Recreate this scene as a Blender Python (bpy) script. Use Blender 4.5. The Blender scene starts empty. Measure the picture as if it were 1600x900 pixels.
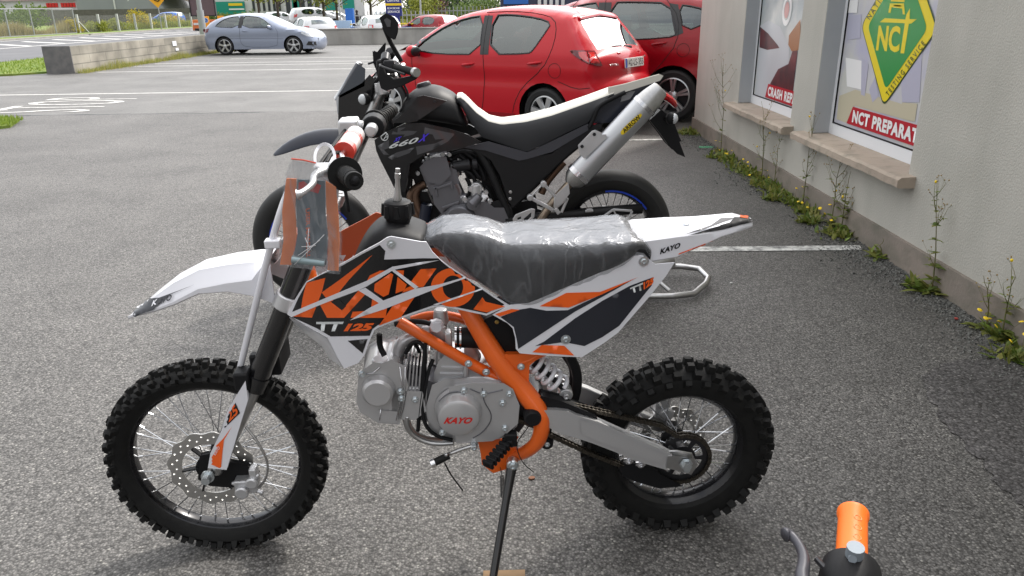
import bpy, math, random
from mathutils import Vector, Matrix, noise
from mathutils.geometry import delaunay_2d_cdt
R = math.radians
sc = bpy.context.scene
COL = sc.collection
# ---------------------------------------------------------------- camera, sky, sun, exposure
FPX = 1180.0; CAM_H = 1.5
PITCH = math.atan((450-13)/FPX); ROLL = R(0.8)
cam = bpy.data.cameras.new('camera'); camo = bpy.data.objects.new('camera', cam); COL.objects.link(camo)
cam.sensor_width = 36; cam.lens = FPX/1600*36; cam.clip_end = 3000; cam.clip_start = 0.05
f0 = Vector((0, math.cos(PITCH), -math.sin(PITCH))); u0 = Vector((0, math.sin(PITCH), math.cos(PITCH))); r0 = Vector((1, 0, 0))
rr = r0*math.cos(ROLL)-u0*math.sin(ROLL); uu = u0*math.cos(ROLL)+r0*math.sin(ROLL)
CP = Vector((0, 0, CAM_H))
camo.matrix_world = Matrix(((rr.x, uu.x, -f0.x, 0), (rr.y, uu.y, -f0.y, 0), (rr.z, uu.z, -f0.z, CAM_H), (0, 0, 0, 1)))
sc.camera = camo
SUN_EL, SUN_AZ = R(46), R(38)          # azimuth measured from +Y towards +X: high, ahead and to the right
w = bpy.data.worlds.new('World'); sc.world = w; w.use_nodes = True
nt = w.node_tree; bg = nt.nodes['Background']
sky = nt.nodes.new('ShaderNodeTexSky'); sky.sky_type = 'NISHITA'; sky.sun_disc = False
sky.sun_elevation = SUN_EL; sky.sun_rotation = SUN_AZ; sky.dust_density = 2.5; sky.air_density = 1.0; sky.ozone_density = 1.0
# thin bright cloud over most of the sky
tcw = nt.nodes.new('ShaderNodeTexCoord'); nzw = nt.nodes.new('ShaderNodeTexNoise'); nzw.inputs['Scale'].default_value = 2.2; nzw.inputs['Detail'].default_value = 9; nzw.inputs['Roughness'].default_value = .6
mrw = nt.nodes.new('ShaderNodeMapRange'); mrw.inputs[1].default_value = .36; mrw.inputs[2].default_value = .56; mrw.inputs[3].default_value = .3; mrw.inputs[4].default_value = .92
mxw = nt.nodes.new('ShaderNodeMix'); mxw.data_type = 'RGBA'; mxw.inputs[7].default_value = (9.0, 8.9, 8.75, 1)
mpw = nt.nodes.new('ShaderNodeMapping'); mpw.inputs['Scale'].default_value = (1, 1, 2.2)
nt.links.new(tcw.outputs['Generated'], mpw.inputs[0]); nt.links.new(mpw.outputs[0], nzw.inputs['Vector']); nt.links.new(nzw.outputs[0], mrw.inputs[0]); nt.links.new(mrw.outputs[0], mxw.inputs[0]); nt.links.new(sky.outputs[0], mxw.inputs[6])
# cloud is brighter round the sun than opposite it
dpw = nt.nodes.new('ShaderNodeVectorMath'); dpw.operation = 'DOT_PRODUCT'; dpw.inputs[1].default_value = (math.sin(SUN_AZ)*math.cos(SUN_EL), math.cos(SUN_AZ)*math.cos(SUN_EL), math.sin(SUN_EL))
mr2 = nt.nodes.new('ShaderNodeMapRange'); mr2.inputs[1].default_value = -.4; mr2.inputs[2].default_value = 1; mr2.inputs[3].default_value = .42; mr2.inputs[4].default_value = 1.35
mlw = nt.nodes.new('ShaderNodeMix'); mlw.data_type = 'RGBA'; mlw.blend_type = 'MULTIPLY'; mlw.inputs[0].default_value = 1
nt.links.new(tcw.outputs['Generated'], dpw.inputs[0]); nt.links.new(dpw.outputs['Value'], mr2.inputs[0]); nt.links.new(mxw.outputs[2], mlw.inputs[6]); nt.links.new(mr2.outputs[0], mlw.inputs[7])
nt.links.new(mlw.outputs[2], bg.inputs[0]); bg.inputs[1].default_value = 0.135
sun = bpy.data.lights.new('sun', 'SUN'); sun.energy = 1.55; sun.angle = R(6); sun.color = (1, .96, .90)
so = bpy.data.objects.new('sun', sun); COL.objects.link(so)
sdir = Vector((math.sin(SUN_AZ)*math.cos(SUN_EL), math.cos(SUN_AZ)*math.cos(SUN_EL), math.sin(SUN_EL)))
so.rotation_euler = sdir.to_track_quat('Z', 'Y').to_euler(); so.location = (10, 10, 20)
sc.view_settings.view_transform = 'Standard'; sc.view_settings.look = 'None'; sc.view_settings.gamma = 1
sc.view_settings.exposure = 1.03
sc.render.engine = 'CYCLES'; sc.cycles.max_bounces = 6; sc.cycles.transparent_max_bounces = 12
sc.cycles.caustics_reflective = False; sc.cycles.caustics_refractive = False; sc.cycles.use_denoising = True
# ---------------------------------------------------------------- unprojection used to measure the place
def ray(px, py): return f0+rr*((px-800)/FPX)-uu*((py-450)/FPX)
def G(px, py, z=0.0):
    d = ray(px, py); return CP+d*((z-CAM_H)/d.z)
def W(px, py, y):
    d = ray(px, py); return CP+d*(y/d.y)
class Fr:                               # a thing's own frame: x along it, y to its far side, z up
    def __init__(s, loc, yaw=0, lean=0):
        s.loc = Vector(loc); s.eul = (lean, 0, yaw)
        s.M = Matrix.Translation(s.loc) @ Matrix.Rotation(yaw, 4, 'Z') @ Matrix.Rotation(lean, 4, 'X'); s.I = s.M.inverted()
        s.c = s.I @ CP; s.R3 = s.I.to_3x3()
    def at(s, px, py, f=0.0):           # point whose side offset towards the viewer is f (a number or a function of x, z)
        d = s.R3 @ ray(px, py); o = f if not callable(f) else 0.12
        for _ in range(5 if callable(f) else 1):
            t = (-o-s.c.y)/d.y; p = s.c+d*t
            if callable(f): o = f(p.x, p.z)
        return p
    def pts(s, L, f=0.0): return [s.at(a, b, f) for a, b in L]
    def p3(s, L): return [s.at(a, b, c) for a, b, c in L]
    def xz(s, L, f=0.0): return [(q.x, q.z) for q in s.pts(L, f)]
    def empty(s, name, label=None, cat=None, group=None):
        o = bpy.data.objects.new(name, None); COL.objects.link(o); o.location = s.loc; o.rotation_euler = s.eul
        o.empty_display_size = .1
        tag(o, label, cat, group); return o
def tag(o, label=None, cat=None, group=None, kind=None):
    if label: o['label'] = label
    if cat: o['category'] = cat
    if group: o['group'] = group
    if kind: o['kind'] = kind
    return o
def empty(name, loc, label=None, cat=None, group=None, yaw=0): return Fr(loc, yaw).empty(name, label, cat, group)
# ---------------------------------------------------------------- mesh builder
def inpoly(x, y, P):
    c = False; j = len(P)-1
    for i in range(len(P)):
        xi, yi = P[i]; xj, yj = P[j]
        if (yi > y) != (yj > y) and x < (xj-xi)*(y-yi)/(yj-yi)+xi: c = not c
        j = i
    return c
def segdist(x, y, A, B):
    ax, ay = A; bx, by = B; dx, dy = bx-ax, by-ay; L = dx*dx+dy*dy
    t = 0 if L == 0 else max(0, min(1, ((x-ax)*dx+(y-ay)*dy)/L))
    return math.hypot(x-ax-t*dx, y-ay-t*dy)
def polydist(x, y, P, closed=True):
    n = len(P); return min(segdist(x, y, P[i], P[(i+1) % n]) for i in range(n if closed else n-1))
def resample(P, step, closed=True):
    out = []; n = len(P)
    for i in range(n if closed else n-1):
        a, b = P[i], P[(i+1) % n]; L = math.hypot(a[0]-b[0], a[1]-b[1]); k = max(1, round(L/step))
        for j in range(k): out.append((a[0]+(b[0]-a[0])*j/k, a[1]+(b[1]-a[1])*j/k))
    if not closed: out.append(tuple(P[-1]))
    return out
def smooth2(P, closed=True, it=2):      # Chaikin corner cutting
    for _ in range(it):
        n = len(P); o = [] if closed else [P[0]]
        for i in range(n if closed else n-1):
            a, b = P[i], P[(i+1) % n]
            o.append(tuple(a[k]*.75+b[k]*.25 for k in range(len(a)))); o.append(tuple(a[k]*.25+b[k]*.75 for k in range(len(a))))
        if not closed: o.append(P[-1])
        P = o
    return P
class MB:
    def __init__(s): s.v = []; s.f = []; s.m = []; s.mi = 0
    def mat(s, i): s.mi = i; return s
    def add(s, vs, fs, M=None):
        b = len(s.v); s.v += [tuple(M @ Vector(p)) if M else tuple(p) for p in vs]
        s.f += [tuple(b+i for i in f) for f in fs]; s.m += [s.mi]*len(fs); return s
    def box(s, c, d, M=None):
        x, y, z = c; a, b, h = d[0]/2, d[1]/2, d[2]/2
        return s.add([(x+i*a, y+j*b, z+k*h) for i in (-1, 1) for j in (-1, 1) for k in (-1, 1)],
                     [(0, 1, 3, 2), (4, 6, 7, 5), (0, 4, 5, 1), (2, 3, 7, 6), (0, 2, 6, 4), (1, 5, 7, 3)], M)
    def bar(s, p, q, wd, ht, up=(0, 0, 1)):  # box beam from p to q
        p, q = Vector(p), Vector(q); d = (q-p); L = d.length; d.normalize(); up = Vector(up)
        x = d.cross(up); 
        if x.length < 1e-4: x = d.cross(Vector((1, 0, 0)))
        x.normalize(); u = x.cross(d); M = Matrix(((d.x, x.x, u.x, p.x), (d.y, x.y, u.y, p.y), (d.z, x.z, u.z, p.z), (0, 0, 0, 1)))
        return s.box((L/2, 0, 0), (L, wd, ht), M)
    def tube(s, P, r, seg=10, closed=False, caps=True):
        P = [Vector(p) for p in P]; n = len(P); rs = r if isinstance(r, (list, tuple)) else [r]*n
        T = []
        for i in range(n):
            a = P[(i-1) % n] if (closed or i > 0) else P[i]; b = P[(i+1) % n] if (closed or i < n-1) else P[i]
            t = b-a; T.append(t.normalized() if t.length > 1e-9 else Vector((0, 0, 1)))
        N = T[0].orthogonal().normalized(); vs = []; fs = []
        for i in range(n):
            if i: N = (N-T[i]*N.dot(T[i])).normalized()
            B = T[i].cross(N)
            for k in range(seg):
                a = 2*math.pi*k/seg; vs.append(P[i]+(N*math.cos(a)+B*math.sin(a))*rs[i])
        for i in range(n if closed else n-1):
            j = (i+1) % n
            for k in range(seg): fs.append((i*seg+k, i*seg+(k+1) % seg, j*seg+(k+1) % seg, j*seg+k))
        if caps and not closed: fs.append(tuple(range(seg))[::-1]); fs.append(tuple((n-1)*seg+k for k in range(seg)))
        return s.add(vs, fs)
    def cyl(s, p, q, r, r2=None, seg=16): return s.tube([p, q], [r, r if r2 is None else r2], seg)
    def lathe(s, prof, c, ax=(0, 1, 0), seg=24, closed=False, a0=0, a1=None):
        ax = Vector(ax).normalized(); X = ax.orthogonal().normalized(); Y = ax.cross(X); c = Vector(c); n = len(prof)
        if abs(ax.y) > .99: X = Vector((1, 0, 0)); Y = Vector((0, 0, 1))
        full = a1 is None; k2 = seg if full else seg+1; a1 = 2*math.pi if full else a1; vs = []; fs = []
        for k in range(k2):
            a = a0+(a1-a0)*k/seg; d = X*math.cos(a)+Y*math.sin(a)
            for r, h in prof: vs.append(c+d*r+ax*h)
        for k in range(seg):
            j = (k+1) % k2
            for i in range(n if closed else n-1):
                i2 = (i+1) % n; fs.append((k*n+i, j*n+i, j*n+i2, k*n+i2))
        return s.add(vs, fs)
    def prism(s, P, y0, y1):            # outline in x, z pushed along y
        n = len(P); vs = [(x, y0, z) for x, z in P]+[(x, y1, z) for x, z in P]
        ar = sum(P[i][0]*P[(i+1) % n][1]-P[(i+1) % n][0]*P[i][1] for i in range(n))
        fr = tuple(range(n)); bk = tuple(range(2*n-1, n-1, -1))
        if (ar > 0) == (y0 > y1): fr = fr[::-1]; bk = bk[::-1]
        fs = [fr, bk]+[(i, n+i, n+(i+1) % n, (i+1) % n) for i in range(n)]
        return s.add(vs, fs)
    def prismz(s, P, z0, z1):
        n = len(P); vs = [(x, y, z0) for x, y in P]+[(x, y, z1) for x, y in P]
        return s.add(vs, [tuple(range(n))[::-1], tuple(range(n, 2*n))]+[(i, (i+1) % n, n+(i+1) % n, n+i) for i in range(n)])
    def tri2d(s, P, holes=(), step=None):
        V = []; E = []
        for L in [P]+list(holes):
            L = resample(L, step) if step else list(L); b = len(V); n = len(L); V += L; E += [(b+i, b+(i+1) % n) for i in range(n)]
        if step:
            xs = [p[0] for p in V]; ys = [p[1] for p in V]; loops = [P]+list(holes); rows = 0
            yy = min(ys)+step*.5
            while yy < max(ys):
                xx = min(xs)+(step*.5 if rows % 2 else 0)
                while xx < max(xs):
                    if inpoly(xx, yy, P) and not any(inpoly(xx, yy, h) for h in holes) and all(polydist(xx, yy, L) > step*.45 for L in loops): V.append((xx, yy))
                    xx += step
                yy += step*.87; rows += 1
        r = delaunay_2d_cdt([Vector(p) for p in V], E, [], 0, 1e-7); v2, fs = r[0], r[2]; out = []
        for f in fs:
            cx = sum(v2[i].x for i in f)/3; cy = sum(v2[i].y for i in f)/3
            if inpoly(cx, cy, P) and not any(inpoly(cx, cy, h) for h in holes): out.append(tuple(f))
        return [(q.x, q.y) for q in v2], out
    def sheet(s, P, f, lift=0.0, thick=0.0, holes=(), step=None, sgn=-1):
        """outline in x,z laid on the side surface y = sgn*(f(x,z)+lift); sgn -1 is the viewer's side"""
        fn = f if callable(f) else (lambda x, z: f)
        v2, tr = s.tri2d(P, holes, step); n = len(v2)
        vs = [(x, sgn*(fn(x, z)+lift), z) for x, z in v2]
        def up(t, fl):
            (ax, az), (bx, bz), (cx, cz) = [v2[i] for i in t]; ccw = (bx-ax)*(cz-az)-(cx-ax)*(bz-az) > 0
            return t if ccw == fl else t[::-1]
        fl = sgn < 0; fs = [up(t, fl) for t in tr]
        if thick:
            vs += [(x, sgn*(fn(x, z)+lift-thick), z) for x, z in v2]; ed = {}
            for t in fs:
                for a, b in ((t[0], t[1]), (t[1], t[2]), (t[2], t[0])): ed[(a, b)] = 1
            bk = [tuple(n+i for i in t[::-1]) for t in fs]
            sk = [(b, a, n+a, n+b) for (a, b) in ed if (b, a) not in ed]
            fs = fs+bk+sk
        return s.add(vs, fs)
    def loft(s, S, caps=True, closed=True):  # rings of equal length
        n = len(S[0]); vs = [p for r_ in S for p in r_]; fs = []
        for i in range(len(S)-1):
            for k in range(n if closed else n-1): fs.append((i*n+k, i*n+(k+1) % n, (i+1)*n+(k+1) % n, (i+1)*n+k))
        if caps: fs.append(tuple(range(n))[::-1]); fs.append(tuple((len(S)-1)*n+k for k in range(n)))
        return s.add(vs, fs)
    def ball(s, c, r, seg=12, sz=(1, 1, 1)):
        vs = []; fs = []; h = seg//2
        for i in range(1, h):
            t = math.pi*i/h
            for k in range(seg):
                a = 2*math.pi*k/seg; vs.append((c[0]+r*sz[0]*math.sin(t)*math.cos(a), c[1]+r*sz[1]*math.sin(t)*math.sin(a), c[2]+r*sz[2]*math.cos(t)))
        t0 = len(vs); vs += [(c[0], c[1], c[2]+r*sz[2]), (c[0], c[1], c[2]-r*sz[2])]
        for i in range(h-2):
            for k in range(seg): fs.append((i*seg+k, (i+1)*seg+k, (i+1)*seg+(k+1) % seg, i*seg+(k+1) % seg))
        for k in range(seg): fs.append((t0, k, (k+1) % seg)); fs.append((t0+1, (h-2)*seg+(k+1) % seg, (h-2)*seg+k))
        return s.add(vs, fs)
    def build(s, name, mats, parent=None, ang=35, bevel=0, bseg=2, label=None, cat=None, group=None, kind=None, sub=0):
        me = bpy.data.meshes.new(name); me.from_pydata(s.v, [], s.f)
        for m in (mats if isinstance(mats, (list, tuple)) else [mats]): me.materials.append(m)
        if len(me.materials) > 1 and len(me.polygons) == len(s.m): me.polygons.foreach_set('material_index', s.m)
        me.update(); me.shade_smooth()
        if ang < 180: me.set_sharp_from_angle(angle=R(ang))
        o = bpy.data.objects.new(name, me); COL.objects.link(o)
        if parent: o.parent = parent
        if bevel:
            b = o.modifiers.new('b', 'BEVEL'); b.width = bevel; b.segments = bseg; b.limit_method = 'ANGLE'; b.angle_limit = R(40)
        if sub:
            b = o.modifiers.new('s', 'SUBSURF'); b.levels = sub; b.render_levels = sub
        return tag(o, label, cat, group, kind)
def text2d(txt, shear=0.0, bold=0.0, space=1.0):
    cu = bpy.data.curves.new('t', 'FONT'); cu.body = txt; cu.size = 1; cu.shear = shear; cu.offset = bold; cu.space_character = space
    cu.resolution_u = 3; cu.align_x = 'LEFT'
    o = bpy.data.objects.new('t', cu); COL.objects.link(o); bpy.context.view_layer.update()
    me = bpy.data.meshes.new_from_object(o.evaluated_get(bpy.context.evaluated_depsgraph_get()))
    v = [(p.co.x, p.co.y) for p in me.vertices]; f = [tuple(p.vertices) for p in me.polygons]
    bpy.data.objects.remove(o); bpy.data.curves.remove(cu); bpy.data.meshes.remove(me)
    x0 = min(p[0] for p in v); x1 = max(p[0] for p in v); y0 = min(p[1] for p in v); y1 = max(p[1] for p in v)
    return [((a-x0)/(x1-x0), (b-y0)/(y1-y0)) for a, b in v], f
def put_text(mb, txt, place, **k):      # place(u, v) gives the 3D point
    v, f = text2d(txt, **k); return mb.add([place(a, b) for a, b in v], f)
def quad(q):                            # q: bottom left, bottom right, top right, top left
    def g(u, v): return tuple(q[0][i]*(1-u)*(1-v)+q[1][i]*u*(1-v)+q[2][i]*u*v+q[3][i]*(1-u)*v for i in range(len(q[0])))
    return g
# ---------------------------------------------------------------- materials
def mat(name, col, rough=.5, metal=0, coat=0, bump=None, var=None, spec=.5, trans=0, alpha=1, ior=1.45, sheen=0):
    m = bpy.data.materials.new(name); m.use_nodes = True; t = m.node_tree; b = t.nodes['Principled BSDF']
    b.inputs['Base Color'].default_value = (*col, 1); b.inputs['Roughness'].default_value = rough; b.inputs['Metallic'].default_value = metal
    b.inputs['Coat Weight'].default_value = coat; b.inputs['Coat Roughness'].default_value = .04; b.inputs['Specular IOR Level'].default_value = spec
    b.inputs['Transmission Weight'].default_value = trans; b.inputs['Alpha'].default_value = alpha; b.inputs['IOR'].default_value = ior
    tc = t.nodes.new('ShaderNodeTexCoord')
    if var:                             # (scale, amount, second colour)
        n = t.nodes.new('ShaderNodeTexNoise'); n.inputs['Scale'].default_value = var[0]; n.inputs['Detail'].default_value = 6
        r = t.nodes.new('ShaderNodeMapRange'); r.inputs[1].default_value = .35; r.inputs[2].default_value = .68; r.inputs[3].default_value = 0; r.inputs[4].default_value = var[1]
        x = t.nodes.new('ShaderNodeMix'); x.data_type = 'RGBA'; x.inputs[6].default_value = (*col, 1); x.inputs[7].default_value = (*var[2], 1)
        t.links.new(tc.outputs['Object'], n.inputs['Vector']); t.links.new(n.outputs[0], r.inputs[0]); t.links.new(r.outputs[0], x.inputs[0]); t.links.new(x.outputs[2], b.inputs['Base Color'])
    if bump:                            # (scale, strength, distance)
        n = t.nodes.new('ShaderNodeTexNoise'); n.inputs['Scale'].default_value = bump[0]; n.inputs['Detail'].default_value = 4
        u = t.nodes.new('ShaderNodeBump'); u.inputs['Strength'].default_value = bump[1]; u.inputs['Distance'].default_value = bump[2]
        t.links.new(tc.outputs['Object'], n.inputs['Vector']); t.links.new(n.outputs[0], u.inputs['Height']); t.links.new(u.outputs[0], b.inputs['Normal'])
    return m
def glassy(name, tint, k=.5, rough=.03):  # see-through sheet: part mirror, part tint
    m = bpy.data.materials.new(name); m.use_nodes = True; t = m.node_tree; t.nodes.clear()
    o = t.nodes.new('ShaderNodeOutputMaterial'); tr = t.nodes.new('ShaderNodeBsdfTransparent'); tr.inputs[0].default_value = (*tint, 1)
    gl = t.nodes.new('ShaderNodeBsdfGlossy'); gl.inputs['Roughness'].default_value = rough; gl.inputs[0].default_value = (.9, .95, .95, 1)
    fr = t.nodes.new('ShaderNodeFresnel'); fr.inputs[0].default_value = 1.5
    ad = t.nodes.new('ShaderNodeMath'); ad.operation = 'MULTIPLY_ADD'; ad.inputs[1].default_value = 1.0; ad.inputs[2].default_value = k
    mx = t.nodes.new('ShaderNodeMixShader'); t.links.new(fr.outputs[0], ad.inputs[0]); t.links.new(ad.outputs[0], mx.inputs[0])
    t.links.new(tr.outputs[0], mx.inputs[1]); t.links.new(gl.outputs[0], mx.inputs[2]); t.links.new(mx.outputs[0], o.inputs[0])
    return m
def leafy(name, c1, c2, c3=None):
    m = bpy.data.materials.new(name); m.use_nodes = True; t = m.node_tree; b = t.nodes['Principled BSDF']; o = t.nodes['Material Output']
    g = t.nodes.new('ShaderNodeNewGeometry'); n = t.nodes.new('ShaderNodeValToRGB'); n.color_ramp.elements[0].color = (*c1, 1); n.color_ramp.elements[1].color = (*c2, 1)
    if c3: e = n.color_ramp.elements.new(.9); e.color = (*c3, 1)
    t.links.new(g.outputs['Random Per Island'], n.inputs[0]); t.links.new(n.outputs[0], b.inputs['Base Color']); b.inputs['Roughness'].default_value = .6
    tl = t.nodes.new('ShaderNodeBsdfTranslucent'); t.links.new(n.outputs[0], tl.inputs[0]); mx = t.nodes.new('ShaderNodeMixShader'); mx.inputs[0].default_value = .4
    t.links.new(b.outputs[0], mx.inputs[1]); t.links.new(tl.outputs[0], mx.inputs[2]); t.links.new(mx.outputs[0], o.inputs[0]); return m
M = {}
M['white'] = mat('white_plastic', (.70, .70, .74), .28, coat=.3)
M['orange'] = mat('orange_plastic', (.85, .12, .012), .3, coat=.4)
M['orange_frame'] = mat('orange_painted_steel', (.8, .13, .012), .35, coat=.4)
M['black_gloss'] = mat('black_gloss', (.006, .006, .007), .18, coat=.6)
M['navy_decal'] = mat('dark_decal', (.02, .022, .03), .3, coat=.3)
M['black'] = mat('black_plastic', (.009, .009, .01), .5, spec=.22, bump=(300, .1, .001))
M['rubber'] = mat('black_rubber', (.009, .009, .009), .62, bump=(160, .25, .002), var=(40, .5, (.016, .016, .015)), spec=.2)
M['dark'] = mat('dark_metal', (.03, .03, .033), .4, metal=.5)
M['alu'] = mat('cast_aluminium', (.60, .60, .61), .38, metal=.7, bump=(120, .12, .001), var=(12, .5, (.45, .45, .46)))
M['engine'] = mat('engine_grey_paint', (.50, .495, .50), .3, metal=.5, coat=.25, bump=(220, .1, .001))
M['engine2'] = mat('engine_dark_paint', (.16, .16, .175), .36, metal=.6, bump=(220, .1, .001))
M['chrome'] = mat('bright_steel', (.7, .7, .72), .18, metal=1)
M['steel'] = mat('brushed_steel', (.5, .5, .5), .35, metal=1, var=(60, .4, (.35, .34, .33)))
M['zinc'] = mat('zinc_bolt', (.62, .66, .68), .3, metal=.9)
M['red'] = mat('red_letter', (.6, .02, .015), .35)
M['silver_letter'] = mat('silver_letter', (.6, .62, .62), .35)
# ================================================================ setting
def node(t, ty, **k):
    n = t.nodes.new(ty)
    for a, b in k.items(): setattr(n, a, b)
    return n
def asphalt_mat():
    m = bpy.data.materials.new('asphalt'); m.use_nodes = True; t = m.node_tree; b = t.nodes['Principled BSDF']; L = t.links.new
    tc = node(t, 'ShaderNodeTexCoord')
    vo = node(t, 'ShaderNodeTexVoronoi'); vo.inputs['Scale'].default_value = 135; vo.inputs['Randomness'].default_value = 1; L(tc.outputs['Object'], vo.inputs['Vector'])
    sep = node(t, 'ShaderNodeSeparateColor'); L(vo.outputs['Color'], sep.inputs[0])
    cr = node(t, 'ShaderNodeValToRGB'); e = cr.color_ramp.elements; e[0].color = (.045, .042, .038, 1); e[1].color = (.28, .27, .245, 1); e[1].position = 1
    for p, c in ((.3, .095), (.6, .125), (.88, .16), (.96, .2)): x = cr.color_ramp.elements.new(p); x.color = (c*1.03, c*.985, c*.93, 1)
    L(sep.outputs[0], cr.inputs[0])
    # tar between the chips
    dr = node(t, 'ShaderNodeMapRange'); dr.inputs[1].default_value = .25; dr.inputs[2].default_value = .75; dr.inputs[3].default_value = 1; dr.inputs[4].default_value = .42; L(vo.outputs['Distance'], dr.inputs[0])
    mu = node(t, 'ShaderNodeMix', data_type='RGBA', blend_type='MULTIPLY'); mu.inputs[0].default_value = 1; L(cr.outputs[0], mu.inputs[6]); L(dr.outputs[0], mu.inputs[7])
    n1 = node(t, 'ShaderNodeTexNoise'); n1.inputs['Scale'].default_value = .9; n1.inputs['Detail'].default_value = 8; n1.inputs['Roughness'].default_value = .62; L(tc.outputs['Object'], n1.inputs['Vector'])
    r1 = node(t, 'ShaderNodeMapRange'); r1.inputs[1].default_value = .3; r1.inputs[2].default_value = .7; r1.inputs[3].default_value = .95; r1.inputs[4].default_value = 1.5; L(n1.outputs[0], r1.inputs[0])
    m2 = node(t, 'ShaderNodeMix', data_type='RGBA', blend_type='MULTIPLY'); m2.inputs[0].default_value = 1; L(mu.outputs[2], m2.inputs[6]); L(r1.outputs[0], m2.inputs[7])
    # newer smoother tarmac beyond the seam (y > 12.3) and dark damp strip along the wall
    sx = node(t, 'ShaderNodeSeparateXYZ'); L(tc.outputs['Object'], sx.inputs[0])
    n2 = node(t, 'ShaderNodeTexNoise'); n2.inputs['Scale'].default_value = 2.2; n2.inputs['Detail'].default_value = 6; L(tc.outputs['Object'], n2.inputs['Vector'])
    ad = node(t, 'ShaderNodeMath', operation='MULTIPLY_ADD'); L(n2.outputs[0], ad.inputs[0]); ad.inputs[1].default_value = .35; L(sx.outputs[1], ad.inputs[2])
    st = node(t, 'ShaderNodeMapRange'); st.inputs[1].default_value = 12.42; st.inputs[2].default_value = 12.5; L(ad.outputs[0], st.inputs[0])
    v2 = node(t, 'ShaderNodeTexVoronoi'); v2.inputs['Scale'].default_value = 150; L(tc.outputs['Object'], v2.inputs['Vector'])
    s2 = node(t, 'ShaderNodeSeparateColor'); L(v2.outputs['Color'], s2.inputs[0])
    c2 = node(t, 'ShaderNodeValToRGB'); c2.color_ramp.elements[0].color = (.075, .073, .07, 1); c2.color_ramp.elements[1].color = (.135, .131, .124, 1); L(s2.outputs[0], c2.inputs[0])
    m3 = node(t, 'ShaderNodeMix', data_type='RGBA'); L(st.outputs[0], m3.inputs[0]); L(m2.outputs[2], m3.inputs[6])
    m3b = node(t, 'ShaderNodeMix', data_type='RGBA', blend_type='MULTIPLY'); m3b.inputs[0].default_value = 1; L(c2.outputs[0], m3b.inputs[6]); L(r1.outputs[0], m3b.inputs[7]); L(m3b.outputs[2], m3.inputs[7])
    # grime near the wall foot
    ad2 = node(t, 'ShaderNodeMath', operation='MULTIPLY_ADD'); L(n2.outputs[0], ad2.inputs[0]); ad2.inputs[1].default_value = .9; L(sx.outputs[0], ad2.inputs[2])
    gr = node(t, 'ShaderNodeMapRange'); gr.inputs[1].default_value = 1.5; gr.inputs[2].default_value = 2.75; gr.inputs[3].default_value = 0; gr.inputs[4].default_value = .5; L(ad2.outputs[0], gr.inputs[0])
    m4 = node(t, 'ShaderNodeMix', data_type='RGBA', blend_type='MULTIPLY'); L(gr.outputs[0], m4.inputs[0]); L(m3.outputs[2], m4.inputs[6]); m4.inputs[7].default_value = (.42, .42, .38, 1)
    # round spots: oil and gum
    v3 = node(t, 'ShaderNodeTexVoronoi'); v3.inputs['Scale'].default_value = 2.3; L(tc.outputs['Object'], v3.inputs['Vector'])
    sp = node(t, 'ShaderNodeMapRange'); sp.inputs[1].default_value = .03; sp.inputs[2].default_value = .10; sp.inputs[3].default_value = .6; sp.inputs[4].default_value = 0; L(v3.outputs['Distance'], sp.inputs[0])
    m5 = node(t, 'ShaderNodeMix', data_type='RGBA', blend_type='MULTIPLY'); L(sp.outputs[0], m5.inputs[0]); L(m4.outputs[2], m5.inputs[6]); m5.inputs[7].default_value = (.5, .5, .5, 1)
    # winding crack where the two surfaces meet
    cs = node(t, 'ShaderNodeMath', operation='SUBTRACT'); L(ad.outputs[0], cs.inputs[0]); cs.inputs[1].default_value = 12.45
    ca = node(t, 'ShaderNodeMath', operation='ABSOLUTE'); L(cs.outputs[0], ca.inputs[0])
    n4 = node(t, 'ShaderNodeTexNoise'); n4.inputs['Scale'].default_value = .5; L(tc.outputs['Object'], n4.inputs['Vector'])
    cw = node(t, 'ShaderNodeMapRange'); cw.inputs[1].default_value = .42; cw.inputs[2].default_value = .6; cw.inputs[3].default_value = .001; cw.inputs[4].default_value = .055; L(n4.outputs[0], cw.inputs[0])
    cl = node(t, 'ShaderNodeMath', operation='LESS_THAN'); L(ca.outputs[0], cl.inputs[0]); L(cw.outputs[0], cl.inputs[1])
    m6 = node(t, 'ShaderNodeMix', data_type='RGBA'); L(cl.outputs[0], m6.inputs[0]); L(m5.outputs[2], m6.inputs[6]); m6.inputs[7].default_value = (.03, .03, .03, 1)
    # broad damp and oily stains with their own outlines
    n7 = node(t, 'ShaderNodeTexNoise'); n7.inputs['Scale'].default_value = 1.7; n7.inputs['Detail'].default_value = 9; n7.inputs['Roughness'].default_value = .7; n7.inputs['Distortion'].default_value = .6; L(tc.outputs['Object'], n7.inputs['Vector'])
    r7 = node(t, 'ShaderNodeMapRange'); r7.inputs[1].default_value = .56; r7.inputs[2].default_value = .66; r7.inputs[4].default_value = .42; L(n7.outputs[0], r7.inputs[0])
    m7 = node(t, 'ShaderNodeMix', data_type='RGBA', blend_type='MULTIPLY'); L(r7.outputs[0], m7.inputs[0]); L(m6.outputs[2], m7.inputs[6]); m7.inputs[7].default_value = (.55, .55, .56, 1)
    L(m7.outputs[2], b.inputs['Base Color'])
    b.inputs['Roughness'].default_value = .62; b.inputs['Specular IOR Level'].default_value = .4
    bp = node(t, 'ShaderNodeBump'); bp.inputs['Strength'].default_value = .7; bp.inputs['Distance'].default_value = .0035
    iv = node(t, 'ShaderNodeMath', operation='SUBTRACT'); iv.inputs[0].default_value = 1; L(vo.outputs['Distance'], iv.inputs[1])
    ac = node(t, 'ShaderNodeMath', operation='MULTIPLY_ADD'); L(sep.outputs[1], ac.inputs[0]); ac.inputs[1].default_value = .7; L(iv.outputs[0], ac.inputs[2])
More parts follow.
